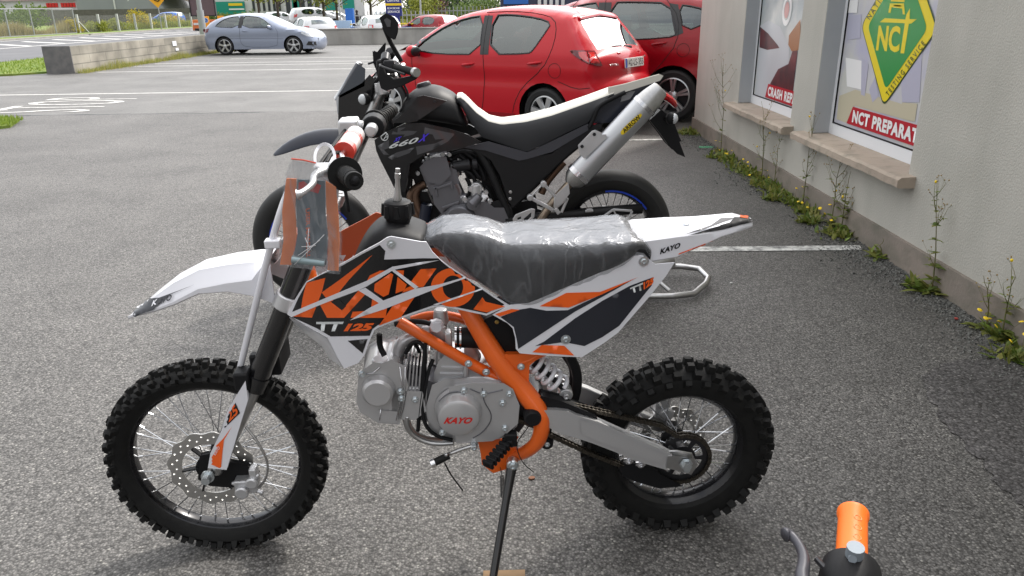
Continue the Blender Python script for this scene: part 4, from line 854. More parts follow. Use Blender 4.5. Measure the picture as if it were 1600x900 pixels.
def disc(m, r_o, r_i, y, th=.004, lobes=12, amp=.004, nh=24, hr=.004, cut=0):
    P = [((r_o+amp*math.cos(lobes*t))*math.cos(t), (r_o+amp*math.cos(lobes*t))*math.sin(t)) for t in [2*math.pi*k/96 for k in range(96)]]
    H = [ring((0, 0), r_i, 36)]
    for k in range(nh):
        for q, rr_ in enumerate((r_o-.011, r_o-.022)): a = 2*math.pi*(k+.5*q)/nh; H.append(ring((rr_*math.cos(a), rr_*math.sin(a)), hr, 8))
    m.sheet(P, -y, 0, th, H, None, -1)
def sprocket(m, r_o, r_i, y, th, teeth, holes):
    P = []
    for k in range(teeth*4): t = 2*math.pi*k/(teeth*4); r = r_o+(.003 if k % 4 in (0, 1) else -.003); P.append((r*math.cos(t), r*math.sin(t)))
    H = []
    for k in range(holes):
        a0 = 2*math.pi*k/holes; L = []
        for j in range(7): a = a0+(.12+.76*j/6)*2*math.pi/holes; L.append(((r_o-.015)*math.cos(a), (r_o-.015)*math.sin(a)))
        for j in range(7): a = a0+(.88-.76*j/6)*2*math.pi/holes; L.append(((r_i+.012)*math.cos(a), (r_i+.012)*math.sin(a)))
        H.append(L)
    m.sheet(P, -y, 0, th, H, None, -1)
def chain(m, path, pitch=.0127, h=.011, w_=.016):   # path: local points, closed or open
    P = [Vector(p) for p in path]; acc = 0; out = [P[0]]
    for a, b in zip(P[:-1], P[1:]):
        L = (b-a).length; pos = pitch-acc if acc else pitch
        while pos <= L: out.append(a+(b-a)*(pos/L)); pos += pitch
        acc = (L-(pos-pitch)) % pitch
    for i in range(len(out)-1):
        a, b = out[i], out[i+1]; sh = w_*.5 if i % 2 else w_*.36
        for sg in (-1, 1):
            o = Vector((0, sg*sh, 0)); d = (b-a).normalized()*.003; m.bar(a+o-d, b+o+d, .002, h, (0, 1, 0)) if False else m.bar(a+o-d, b+o+d, .002, h)
        m.cyl(a-Vector((0, w_*.6, 0)), a+Vector((0, w_*.6, 0)), .0036, seg=6)
def bolt(m, p, r=.007, out=.006, ax=(0, -1, 0), wash=None):
    p = Vector(p); ax = Vector(ax)
    if wash: m.lathe([(0, .002), (wash, .002), (wash, 0)], p, ax, 16)
    m.lathe([(r, 0), (r, out), (r*.8, out+.001), (r*.5, out+.001), (r*.45, out-.002), (0, out-.002)], p, ax, 6)
def wheel_empty(par, x, z, name='wheel', y=0, rot=0):
    o = bpy.data.objects.new(name, None); COL.objects.link(o); o.parent = par; o.location = (x, y, z); o.rotation_euler = (0, rot, 0); return o
def cable(fr, L, r, mt, name, par, seg=6, it=2):
    m = MB(); P = smooth2([tuple(fr.at(*p)) for p in L], False, it); m.tube(P, r, seg); return m.build(name, mt, par, ang=180)
# ================================================================ cars
M['paint_red'] = mat('red_car_paint', (.50, .002, .012), .3, coat=.45, spec=.3); M['paint_red2'] = mat('dark_red_car_paint', (.28, .003, .010), .3, coat=.45, spec=.3)
M['paint_silver'] = mat('silver_blue_car_paint', (.25, .285, .37), .35, metal=.3, coat=.7); M['paint_white'] = mat('white_car_paint', (.62, .63, .65), .3, coat=1.0)
M['cglass'] = glassy('car_glass', (.36, .46, .42), .12, .02); M['dglass'] = glassy('dark_car_glass', (.22, .28, .27), .0, .02)
M['trim'] = mat('black_trim', (.012, .012, .014), .35, coat=.3); M['cabin'] = mat('cabin_cloth', (.045, .048, .05), .9); M['lens_red'] = mat('red_lens', (.55, .012, .015), .12, coat=1, spec=.8); M['lens_dark'] = mat('smoked_lens', (.12, .01, .015), .12, coat=1); M['lens_clear'] = mat('clear_lens', (.5, .52, .54), .1, coat=1)
M['alloy'] = mat('alloy_wheel', (.5, .51, .52), .3, metal=.8, coat=.4); M['plate_w'] = mat('number_plate', (.72, .72, .68), .4); M['plate_b'] = mat('plate_blue_band', (.02, .08, .45), .4); M['char'] = mat('plate_black', (.01, .01, .01), .5); M['seam'] = mat('panel_gap', (.006, .006, .006), .8)
M['tyre_car'] = mat('car_tyre', (.014, .014, .015), .7)
def car_wheel(par, x, y, R_, W_, rr_, spokes, out, style='split', name='wheel', seg=40):
    """out = -1 when the wheel's outer face looks to the viewer"""
    w_ = bpy.data.objects.new(name, None); COL.objects.link(w_); w_.parent = par; w_.location = (x, y, R_)
    h = W_/2; m = MB(); pr = [(rr_, -h*.75), (rr_+.015, -h*.95), (R_-.04, -h), (R_-.012, -h*.82), (R_, -h*.55), (R_, h*.55), (R_-.012, h*.82), (R_-.04, h), (rr_+.015, h*.95), (rr_, h*.75)]
    m.lathe(pr, (0, 0, 0), (0, 1, 0), seg); m.build('tyre', M['tyre_car'], w_, ang=30)
    m = MB(); m.lathe([(rr_+.004, -h*.8), (rr_-.012, -h*.86), (rr_-.022, -h*.6), (rr_-.03, h*.7), (rr_+.004, h*.8)], (0, 0, 0), (0, 1, 0), seg)
    o_ = out*h
    for k in range(spokes):
        a = 2*math.pi*k/spokes+.3
        for da, wd in (((-.13, .018), (.13, .018)) if style == 'split' else ((0, .036),)):
            c0 = Vector((math.cos(a+da*1.0)*.055, o_*.72, math.sin(a+da*1.0)*.055)); c1 = Vector((math.cos(a+da)*(rr_-.012), o_*.78, math.sin(a+da)*(rr_-.012)))
            t = (c1-c0).normalized(); s_ = t.cross(Vector((0, 1, 0))).normalized(); d = Vector((0, out*.012, 0))
            m.add([c0-s_*wd*.8-d, c0+s_*wd*.8-d, c1+s_*wd*1.3-d, c1-s_*wd*1.3-d, c0-s_*wd*.6+d, c0+s_*wd*.6+d, c1+s_*wd*.9+d, c1-s_*wd*.9+d], [(4, 5, 6, 7), (0, 3, 2, 1), (0, 1, 5, 4), (1, 2, 6, 5), (2, 3, 7, 6), (3, 0, 4, 7)])
    m.lathe([(0, o_*.86), (.05, o_*.84), (.07, o_*.7), (.07, o_*.3), (0, o_*.3)], (0, 0, 0), (0, 1, 0), 20)
    m.build('rim', M['alloy'], w_, ang=35)
    m = MB(); m.lathe([(0, o_*.05), (rr_-.02, o_*.05), (rr_-.02, -o_*.05), (0, -o_*.05)], (0, 0, 0), (0, 1, 0), 24); m.build('brake', M['dark'], w_)
    return w_
def car(name, label, group, loc, yaw, dirn, S, scale=1.0, step=.06, full=True):
    """S: real proportions, s forward from the rear axle; local x = dirn*s, viewer's side is -y"""
    fr = Fr(loc, yaw); root = fr.empty(name, label, 'car', group); k = scale
    X = lambda s: dirn*s*k
    prof = [(X(a), b*k) for a, b in smooth2(S['prof'], False, 2)]; prof = resample(prof, step, False)
    hw, belt, top = S['hw']*k, S['belt']*k, max(p[1] for p in prof); th = S.get('tumble', .27)*k; xs_ = [p[0] for p in prof]; xa, xb = min(xs_), max(xs_)
    def T(x, z):
        t = hw-(.03*k*((.45*k-z)/(.45*k)) if z < .45*k else 0)
        if z > belt: t -= th*((z-belt)/(top-belt))**1.25
        t -= .012*k*math.exp(-((z-(belt-.08*k))/.03)**2)*0
        if S.get('crease'): c = S['crease']; t += .007*k*math.exp(-((z-c*k)/(.06*k))**2)-.008*k*math.exp(-((z-(c-.13)*k)/(.07*k))**2)
        d = polydist(x, z, prof, False); u = min(min(x-xa, xb-x)/(.45*k), 1); r = (.30-.20*u)*k
        if z < .5*k and u > .5: r = .02*k
        if d < r: q = (r-d)/r; t -= r*(1-math.sqrt(max(0, 1-q*q)))*(1.0 if u > .8 else .85)
        return t
    arcs = S['wheels']; Ra = S['arch']*k; zb = .20*k
    bot = []; x0, z0 = prof[0]; x1_, z1_ = prof[-1]; sgn_ = 1 if x1_ > x0 else -1
    ws = sorted([X(a) for a in arcs], key=lambda q: -q*sgn_)            # walk back from the profile's end to its start
    for c in ws:
        dz = S['R']*k-zb; h = math.sqrt(max(0, Ra*Ra-dz*dz)); a_ = math.asin(dz/Ra)
        n = 14; A0, A1 = -a_, math.pi+a_
        for i in range(n+1): t = A0+(A1-A0)*i/n; bot.append((c+sgn_*Ra*math.cos(t), S['R']*k+Ra*math.sin(t)))
    P = prof+[(x1_-sgn_*.05, zb)]+bot+[(x0+sgn_*.05, zb)]
    Wn = [[(X(a), b*k) for a, b in smooth2(w_, True, 1)] for w_ in S['side']]
    m = MB()
    for sg in (-1, 1): m.sheet(P, T, 0, 0, Wn, step, sg)
    n = len(prof); nv = 12; g = []; edge = [T(*p) for p in prof]
    for i, (x, z) in enumerate(prof):
        a = prof[max(0, i-1)]; b = prof[min(n-1, i+1)]; tx, tz = b[0]-a[0], b[1]-a[1]; L = math.hypot(tx, tz) or 1; nx, nz = -tz/L*sgn_, tx/L*sgn_
        u = min(min(x-xa, xb-x)/(.5*k), 1); cr = (.03+.09*(1-max(u, 0)))*k
        for j in range(nv+1):
            v = -1+2*j/nv; c = cr*(1-v*v)*(1 if abs(v) < .999 else 0); g.append((x+nx*c, edge[i]*v, z+nz*c))
    glass = []
    gm = {'front': MB(), 'rear': MB()}; body = []
    for i in range(n-1):
        for j in range(nv):
            f = (i*(nv+1)+j, i*(nv+1)+j+1, (i+1)*(nv+1)+j+1, (i+1)*(nv+1)+j)
            s_ = (prof[i][0]+prof[i+1][0])/2/k*dirn; z_ = (prof[i][1]+prof[i+1][1])/2/k; hit = None
            for nm in ('front', 'rear'):
                q = S[nm]
                if q[0] < s_ < q[1] and z_ > q[2] and 1 <= j < nv-1: hit = nm
            if hit: gm[hit].add([g[a] for a in f], [(0, 1, 2, 3)])
            else: body.append(f)
    m.add(g, body); o = m.build('body', S['paint'], root, ang=40)
    import bmesh
    bm = bmesh.new(); bm.from_mesh(o.data); bmesh.ops.remove_doubles(bm, verts=bm.verts, dist=.0015); bmesh.ops.recalc_face_normals(bm, faces=bm.faces); bm.to_mesh(o.data); bm.free()
    o.data.shade_smooth(); o.data.set_sharp_from_angle(angle=R(42))
    for nm, lb in (('front', 'windscreen'), ('rear', 'rear_window')):
        q = gm[nm].build(lb, M['dglass' if (nm == 'rear' and full) else 'cglass'], root, ang=60); bm = bmesh.new(); bm.from_mesh(q.data); bmesh.ops.remove_doubles(bm, verts=bm.verts, dist=.001); bm.to_mesh(q.data); bm.free(); q.data.shade_smooth()
    for w_ in Wn:
        for sg in (-1, 1):
            m = MB(); m.sheet(w_, T, -.012, 0, (), step*2, sg); m.build('side_window', M['cglass'], root, ang=60)
    for sg in (-1, 1):                   # black window surround
        m = MB()
        for w_ in Wn:
            loop = [(x, sg*(T(x, z)-.002), z) for x, z in resample(w_, step)]; m.tube(loop, .011*k, 5, closed=True)
        for B in S.get('pillars', []): m.sheet([(X(a), b*k) for a, b in B], T, .003, 0, (), step*1.5, sg)
        m.build('window_trim', M['trim'], root, ang=60)
    m = MB()
    for c in ws:
        for sg in (-1, 1):
            y0 = sg*(hw-.05*k); m.lathe([(Ra+.004, y0), (Ra+.004, sg*(hw-.32*k)), (0, sg*(hw-.32*k))], (c, 0, S['R']*k), (0, 1, 0), 24, a0=-.6, a1=math.pi+.6)
    m.build('wheel_arch', M['black'], root, ang=60)
    m = MB(); m.box(((xa+xb)/2, 0, .27*k), ((xb-xa)*.93, hw*1.5, .12*k)); m.build('underbody', M['black'], root)
    for c in arcs:
        for sg in (-1, 1): car_wheel(root, X(c), sg*(hw-.115*k), S['R']*k, .2*k, S['rim']*k, S['spokes'], sg, S.get('style', 'split'), seg=40 if full else 20)
    m = MB(); m.box((X(1.1), 0, .5*k), (2.3*k, hw*1.7, .08*k)); 
    for s_ in ((1.15, .3), (.15, .0)):
        for y in ((-.36, .36) if s_[0] > .5 else (-.36, 0, .36)):
            m.bar((X(s_[0]+.25), y*k, .62*k), (X(s_[0]-.2), y*k, .6*k), .46*k if s_[0] > .5 else .36*k, .16*k); m.bar((X(s_[0]-.18), y*k, .62*k), (X(s_[0]-.36), y*k, 1.14*k), .46*k if s_[0] > .5 else .36*k, .14*k)
    m.build('seats', M['cabin'], root, bevel=.04*k)
    if full:
        for s_, y in ((.83, -.36), (.83, .36), (-.16, -.36), (-.16, .36)):
            m = MB(); m.ball((X(s_), y*k, 1.23*k), .13*k, 12, (.5, 1.0, .85)); m.build('headrest', M['cabin'], root)
        m = MB(); m.lathe([(.17*k, 0), (.185*k, .015), (.17*k, .03)], (X(1.72), -.36*k*(1 if S.get('rhd', 1) else -1)*-1*dirn*-1, .93*k), (dirn, 0, .5), 20, closed=True); m.build('steering_wheel', M['trim'], root)
    m = MB(); m.box((X(2.1), 0, .86*k), (.4*k, hw*1.5, .22*k)); m.build('dashboard', M['cabin'], root, bevel=.05*k)
    def on_side(nm, P_, mt, lift=.004, th_=.02, sides=(-1, 1), lab=None, st=None, bev=0):
        for sg in sides: m = MB(); m.sheet([(X(a), b*k) for a, b in P_], T, lift, th_, (), st or step, sg); m.build(nm, mt, root, ang=50, label=lab, bevel=bev)
    for L in S.get('seams', []):
        for sg in (-1, 1):
            pts = [(x, sg*(T(x, z)+.0005), z) for x, z in resample([(X(a), b*k) for a, b in smooth2(L, False, 1)], .05, False)]; m = MB(); m.tube(pts, .0045*k, 4); m.build('door_seam', M['seam'], root, ang=60)
    for (a, b) in S.get('handles', []):
        for sg in (-1, 1):
            m = MB(); pts = [(X(a+.1-.2*i/6), sg*(T(X(a), b*k)+.004+.03*math.sin(math.pi*i/6)), (b+.004*i)*k) for i in range(7)]; m.tube(pts, [.008, .014, .016, .016, .016, .014, .008], 8); h_ = m.build('door_handle', S['paint'], root)
            m = MB(); q = [(X(a)+.06*math.cos(t*.5236), b*k+.03*math.sin(t*.5236)) for t in range(12)]; m.sheet(q, T, .001, 0, (), None, sg); m.build('handle_recess', S.get('dark', S['paint']), root, ang=180)
    for sg in (-1, 1):
        a, b = S['mirror']; y = T(X(a), b*k); m = MB(); m.ball((X(a), sg*(y+.13*k), (b+.02)*k), .1*k, 14, (.62, 1.15, .78)); mi = m.build('door_mirror', S['paint'], root)
        m = MB(); m.bar((X(a), sg*(y-.01), (b-.03)*k), (X(a), sg*(y+.1*k), (b-.02)*k), .05*k, .04*k); m.ball((X(a-.055), sg*(y+.13*k), (b+.02)*k), .088*k, 12, (.25, 1.05, .75)); m.build('mirror_glass', M['trim'], mi)
    for nm, P_, mt, lf in S.get('side_bits', []): on_side(nm, P_, mt, lf)
    return fr, root, T, X, k, prof
def rear_pt(fr_prof, X, k, z, v, hwid):  # point on the tail surface at height z (real units)
    pass
YP = [(3.1, .2), (3.2, .28), (3.22, .42), (3.15, .54), (2.98, .63), (2.75, .71), (2.45, .84), (2.15, 1.03), (1.85, 1.24), (1.5, 1.40), (1.2, 1.475), (.8, 1.51), (.4, 1.505), (.05, 1.475), (-.18, 1.435), (-.25, 1.41), (-.27, 1.37), (-.42, 1.18), (-.58, .98), (-.66, .93), (-.69, .8), (-.70, .68), (-.79, .6), (-.80, .4), (-.72, .24)]
yaris = dict(prof=YP, hw=.845, belt=.93, tumble=.26, wheels=(0, 2.51), R=.30, rim=.2, arch=.355, spokes=7, style='single', paint=M['paint_red'], dark=M['paint_red2'], crease=.80,
    side=[[(2.02, 1.0), (1.86, 1.13), (1.55, 1.31), (1.25, 1.395), (1.0, 1.42), (.93, .965), (1.6, .955)], [(.85, 1.42), (.6, 1.43), (.2, 1.39), (-.02, 1.33), (.05, 1.2), (.16, 1.02), (.22, .985), (.78, .967)]],
    pillars=[[(.99, 1.42), (.86, 1.42), (.80, .965), (.93, .962)], [(2.02, 1.0), (2.3, .985), (2.05, 1.1), (1.86, 1.15), (1.93, 1.08)]],
    seams=[[(2.02, 1.0), (2.06, .9), (2.02, .6), (1.95, .3), (1.85, .24)], [(.93, 1.43), (.88, .95), (.86, .7), (.9, .35), (.95, .25)], [(.98, 1.455), (.6, 1.47), (.2, 1.44), (-.05, 1.38), (-.12, 1.22), (-.10, 1.0), (0, .82), (.3, .6), (.42, .4), (.45, .28)], [(-.2, .68), (-.45, .60), (-.62, .62)]],
    handles=[(1.12, .83), (.12, .87)], mirror=(1.93, .97), front=(1.25, 2.13, 1.07), rear=(-.56, -.26, .985),
    side_bits=[('sill_trim', [(2.1, .27), (.42, .27), (.42, .22), (2.1, .22)], M['paint_red2'], .006)])
YL = (.88, 10.05, 0); YY = R(-34.1)
fr, ya, T, X, k, prof = car('red_hatchback', 'red five-door hatchback parked behind the black motorcycle, plate 142-LS-355', None, YL, YY, -1, yaris, step=.045)
skc = Skin(fr, [c for c in ya.children if c.name.startswith('body')][0])
zc = Z(6.667, 860, 0); m = MB()
m.mat(0); skc.art(m, zc([(205, 535), (225, 525), (300, 530), (455, 535), (520, 650), (535, 690), (480, 690), (380, 660), (290, 610), (235, 565)]), .012, 3)
m.mat(1); skc.art(m, zc([(290, 545), (370, 545), (400, 660), (345, 630), (300, 590)]), .015, 3); m.mat(1); skc.art(m, zc([(385, 545), (450, 547), (505, 650), (500, 668), (420, 660)]), .015, 3)
m.mat(2); skc.art(m, zc([(395, 565), (450, 570), (480, 620), (415, 620)]), .017, 3)
m.build('tail_light', [M['lens_dark'], M['lens_red'], mat('bright_red_lens', (.8, .03, .02), .15, coat=1)], ya, ang=180)
def tail(zr, s_of):                      # s of the tail profile at height zr
    best = min((abs(p[1]-zr), p[0]) for p in prof if p[0] > .2); return best[1]
def rp(y, z, off=.0):                    # point on the Yaris tail: local y across, z height
    x = tail(z, 0); e = T(x, z); v = max(-1, min(1, y/e)); u = min((max(p[0] for p in prof)-x)/.5, 1); return (x+(.03+.09*(1-max(u, 0)))*(1-v*v)+off, y, z)
m = MB(); c = rp(0, .86); Mx = Matrix.Translation((c[0]+.012, 0, .865)) @ Matrix.Rotation(R(-6), 4, 'Y'); m.box((0, 0, 0), (.012, .52, .112), Mx); pl = m.build('number_plate', M['plate_w'], ya, bevel=.003)
m = MB(); m.add([(.0075, -.256, -.052), (.0075, -.215, -.052), (.0075, -.215, .052), (.0075, -.256, .052)], [(0, 1, 2, 3)], Mx); m.build('plate_band', M['plate_b'], pl, ang=180)
m = MB(); put_text(m, '142-LS-355', lambda u, v: tuple(Mx @ Vector((.008, -.20+.44*u, -.037+.074*v))), bold=.0); m.build('plate_characters', M['char'], pl, ang=180)
m = MB(); m.bar(rp(-.3, .965, .015), rp(.3, .965, .015), .04, .05); m.build('tailgate_garnish', M['paint_red'], ya, bevel=.012)
m = MB(); c = rp(0, 1.02, .012); m.lathe([(.028, 0), (.034, .006), (.04, 0)], c, (1, 0, .35), 20); m.lathe([(.012, .002), (.016, .008), (.02, .002)], c, (1, 0, .35), 14); m.build('badge', M['chrome'], ya)
m = MB(); put_text(m, 'TOYOTA', lambda u, v: rp(-.52+.17*u, .845+.026*v, .006), bold=.02); m.build('badge_lettering', M['chrome'], ya, ang=180)
m = MB(); put_text(m, 'TR', lambda u, v: rp(.43+.06*u, .90+.03*v, .006), bold=.02); m.build('trim_lettering', M['chrome'], ya, ang=180)
m = MB(); m.tube([rp(.16, 1.03, .03), rp(.05, 1.05, .035), rp(-.2, 1.06, .03), rp(-.34, 1.045, .02)], [.022, .012, .009, .006], 6); m.build('rear_wiper', M['trim'], ya)
m = MB(); xsp = X(-.22); m.loft([[(X(.02), y, 1.475-.06*abs(y)), (X(-.30), y, 1.43-.08*abs(y)), (X(-.31), y, 1.40-.08*abs(y)), (X(-.02), y, 1.40-.06*abs(y))] for y in [-.5+.1*i for i in range(11)]]); m.build('roof_spoiler', M['paint_red'], ya, bevel=.006)
m = MB(); m.tube([rp(-.30, .60, .01), rp(0, .595, .012), rp(.3, .60, .01)], .012, 6); m.build('bumper_strip', M['chrome'], ya)
m = MB(); m.cyl((X(.05), 0, 1.49), (X(.12), 0, 1.5), .025, .02, 8); m.cyl((X(.1), 0, 1.5), (X(-.12), 0, 1.68), .004, .003, 6); m.build('aerial', M['trim'], ya)
for sg in (-1,):
    m = MB(); q = [(X(-.16)+.085*math.cos(t*math.pi/12), .80+.085*math.sin(t*math.pi/12)) for t in range(24)]; m.tube([(a, -(T(a, b)+.0005), b) for a, b in q], .003, 4, closed=True); m.build('fuel_cap', M['seam'], ya)
# the second red car
SP = [(3.3, .25), (3.45, .35), (3.46, .6), (3.4, .8), (3.2, .9), (2.85, 1.0), (2.45, 1.08), (2.1, 1.25), (1.7, 1.47), (1.3, 1.57), (.8, 1.60), (.2, 1.59), (-.3, 1.55), (-.6, 1.50), (-.68, 1.45), (-.78, 1.2), (-.82, 1.02), (-.85, .7), (-.92, .6), (-.92, .4), (-.85, .27)]
suv = dict(prof=SP, hw=.875, belt=1.0, tumble=.24, wheels=(0, 2.62), R=.335, rim=.23, arch=.39, spokes=5, paint=M['paint_red2'], dark=M['paint_red2'], crease=.86,
    side=[[(2.15, 1.08), (1.9, 1.24), (1.6, 1.41), (1.35, 1.48), (1.1, 1.5), (1.02, 1.02)], [(.95, 1.5), (.6, 1.5), (.15, 1.48), (.02, 1.2), (-.02, 1.1), (.1, 1.06), (.88, 1.02)], [(.03, 1.46), (-.2, 1.43), (-.42, 1.36), (-.46, 1.27), (-.1, 1.13)]],
    pillars=[[(1.12, 1.5), (.94, 1.5), (.87, 1.02), (1.03, 1.02)], [(.15, 1.48), (.03, 1.46), (-.1, 1.12), (-.0, 1.08)]],
    seams=[[(1.03, 1.53), (.96, 1.0), (.95, .5), (1.0, .3)], [(.2, 1.53), (-.02, 1.3), (-.04, 1.0), (.15, .75), (.42, .45)]], handles=[(1.2, .93), (.2, .98)], mirror=(1.95, 1.05), front=(1.35, 2.3, 1.13), rear=(-.8, -.62, 1.08),
    side_bits=[('tail_light', [(-.5, 1.12), (-.74, 1.15), (-.82, 1.0), (-.78, .78), (-.62, .88)], M['lens_red'], .012)])
sy = R(-28); fr2, sv, T2, X2, k2, pr2 = car('red_people_carrier', 'darker red tall car half hidden behind the corner of the rendered building', None, (2.27+math.sin(sy)*-.78*1.04-.02, 10.62+math.cos(sy)*.78*1.04, 0), sy, -1, suv, scale=1.04, step=.06)
m = MB(); m.box((X2(.72), -(T2(X2(.72), 1.40)-.02), 1.36), (.16, .004, .06)); m.build('window_sticker', mat('pale_sticker', (.35, .6, .75), .4), sv)
q = [(X2(-.12)+.085*math.cos(t*math.pi/12), .95+.085*math.sin(t*math.pi/12)) for t in range(24)]; m = MB(); m.tube([(a, -(T2(a, b)+.0005), b) for a, b in q], .003, 4, closed=True); m.build('fuel_cap', M['seam'], sv)
# silver three-door coupe, seen from its right side
AP = [(-.72, .25), (-.80, .35), (-.82, .6), (-.76, .82), (-.72, .98), (-.5, 1.15), (-.25, 1.28), (.1, 1.37), (.6, 1.43), (1.0, 1.435), (1.3, 1.41), (1.6, 1.32), (1.95, 1.14), (2.3, .98), (2.6, .93), (3.0, .86), (3.25, .76), (3.42, .62), (3.46, .45), (3.44, .28), (3.35, .2)]
astra = dict(prof=AP, hw=.875, belt=.86, tumble=.30, wheels=(0, 2.614), R=.315, rim=.235, arch=.365, spokes=5, style='star', paint=M['paint_silver'], dark=M['paint_silver'], crease=.74,
    side=[[(1.95, .93), (1.6, 1.2), (1.35, 1.32), (1.0, 1.355), (.78, 1.36), (.72, .95)], [(.66, 1.36), (.3, 1.33), (0, 1.24), (-.22, 1.08), (-.28, .99), (.6, .955)]], pillars=[[(.79, 1.36), (.65, 1.36), (.59, .95), (.73, .95)]],
    seams=[[(2.0, .93), (2.08, .8), (2.05, .5), (1.98, .27), (.8, .27), (.62, .45), (.66, .95)], [(-.2, .6), (.3, .58), (2.2, .56), (2.25, .56)]], handles=[(.85, .83)], mirror=(1.82, .95), front=(1.32, 2.28, .99), rear=(-.56, -.2, 1.05),
    side_bits=[('head_light', [(2.98, .82), (3.30, .70), (3.38, .60), (3.15, .64), (2.95, .74)], M['lens_clear'], .012), ('tail_light', [(-.78, .92), (-.5, .95), (-.55, .82), (-.78, .76)], M['lens_dark'], .01), ('fog_light', [(3.2, .46), (3.43, .44), (3.43, .30), (3.1, .33)], M['trim'], .008)])
fr3, asx, T3, X3, k3, pr3 = car('silver_coupe', 'silver-blue three-door coupe parked alone by the far end of the block wall', None, (-10.55+.05, 29.50+.85, 0), R(-3.8), 1, astra, step=.08)
m = MB(); m.box((3.45, 0, .46), (.06, 1.1, .2)); m.build('front_grille', M['trim'], asx)
# hatchbacks beyond the wall, seen from behind (x = -s, turned so that the tail looks at us)
HP = [(3.1, .25), (3.2, .5), (3.1, .72), (2.7, .88), (2.3, .96), (1.9, 1.2), (1.5, 1.4), (1.0, 1.47), (.3, 1.47), (-.2, 1.43), (-.42, 1.38), (-.55, 1.15), (-.66, .92), (-.70, .7), (-.74, .5), (-.7, .28)]
hatch = dict(prof=HP, hw=.92, belt=.92, tumble=.22, wheels=(0, 2.45), R=.3, rim=.19, arch=.35, spokes=7, style='single', paint=M['paint_white'],
    side=[[(1.9, 1.0), (1.5, 1.28), (1.15, 1.38), (1.0, .96)], [(.92, 1.38), (.2, 1.36), (-.1, 1.2), (.05, .98), (.86, .96)]], seams=[], handles=[], mirror=(1.8, .97), front=(1.4, 2.2, 1.0), rear=(-.60, -.40, .98),
    side_bits=[('tail_light', [(-.4, 1.02), (-.62, 1.0), (-.70, .76), (-.5, .78)], M['lens_red'], .012)])
def far_car(px, D, yaw, S, paint, label, sc_=1.0, zoff=0, group='cars parked beyond the far wall'):
    S = dict(S); S['paint'] = paint; q = W(px, 40, D)
    return car('parked_car', label, group, (q.x, D, gz(q.x, D)), yaw, -1, S, scale=sc_, step=.13, full=False)
far_car(497, 43, R(-58), hatch, M['paint_white'], 'white hatchback nearer the silver car, seen from behind over the wall', .97)
far_car(597, 43.5, R(-62), hatch, M['paint_white'], 'white hatchback with a dark rear window beside the blue wall', .99)
far_car(694, 44.5, R(-40), hatch, M['paint_red2'], 'small red car seen over the wall left of the red hatchback bonnet', .97)
for i, (px, D, lab) in enumerate(((507, 84, 'distant white car under the yellow-green tree'), (470, 78, 'distant white van-like car behind the first white hatchback'), (425, 92, 'distant pale car left of the slim trees'), (597, 92, 'distant pale car behind the person in the dark coat'))):
    far_car(px, D, R(-150), hatch, M['paint_white'], lab, 1.0 if i != 1 else 1.25, group='distant parked cars')
far_car(278, 104, R(-10), hatch, mat('blue_car_paint', (.02, .12, .5), .35, coat=.8), 'bright blue car behind the wire fence', 1.1, group='distant parked cars')
# ================================================================ the white and orange dirt bike
K = Fr((-.848, 1.877, 0), R(2.76), R(2.7))
kb = K.empty('dirt_bike', 'white, black and orange dirt bike with knobbly tyres and plastic-wrapped seat, nearest the camera', 'motorcycle')
def plate(fr, par, name, L, f0_, f1_, mt, bev=.003, lab=None):     # outline traced at its front face, given real thickness
    m = MB(); m.prism(fr.xz(L, f0_), -f0_, -f1_); return m.build(name, mt, par, bevel=bev, label=lab)
RF, RR, XR = .308, .2825, 1.328
M['spoke'] = mat('spoke_steel', (.62, .63, .65), .25, metal=1); M['rim_b'] = mat('black_rim', (.015, .015, .017), .25, metal=.4, coat=.3)
# front wheel
wf = wheel_empty(kb, 0, RF, rot=.2)
m = MB(); knobby(m, RF, .084, .238, 42, [(-.32, -.15, 0, .015, .017, .0), (.32, .15, 0, .015, .017, .0), (0, 0, .5, .016, .015, .0), (-.92, -.8, .25, .012, .015, .020), (.92, .8, .25, .012, .015, .020), (-.74, -.5, .75, .013, .016, .008), (.74, .5, .75, .013, .016, .008)], .012, .01); m.build('tyre', M['rubber'], wf, ang=30)
m = MB(); m.lathe([(.242, -.026), (.246, -.028), (.246, -.024), (.236, -.020), (.228, -.012), (.226, 0), (.228, .012), (.236, .020), (.246, .024), (.246, .028), (.242, .026), (.232, .014), (.230, -.014)], (0, 0, 0), (0, 1, 0), 64, closed=True); m.build('rim', M['rim_b'], wf)
m = MB(); m.lathe([(.012, -.05), (.03, -.05), (.032, -.044), (.032, -.034), (.02, -.028), (.02, .028), (.032, .034), (.032, .044), (.012, .05)], (0, 0, 0), (0, 1, 0), 24); m.build('hub', M['dark'], wf)
spokes(wf, .03, .231, .036, 36, .0016, M['spoke'])
M['disc'] = mat('disc_steel', (.5, .49, .47), .36, metal=.9); m = MB(); disc(m, .118, .082, -.056, nh=20, hr=.0035); m.build('brake_disc', M['disc'], wf)
m = MB()
for k in range(6): a = k*math.pi/3; m.bar((.03*math.cos(a), -.053, .03*math.sin(a)), (.082*math.cos(a+.25), -.053, .082*math.sin(a+.25)), .004, .014, (0, 1, 0))
m.lathe([(.02, -.05), (.045, -.052), (.045, -.056), (.02, -.056)], (0, 0, 0), (0, 1, 0), 24, closed=True); m.build('disc_carrier', M['black'], wf)
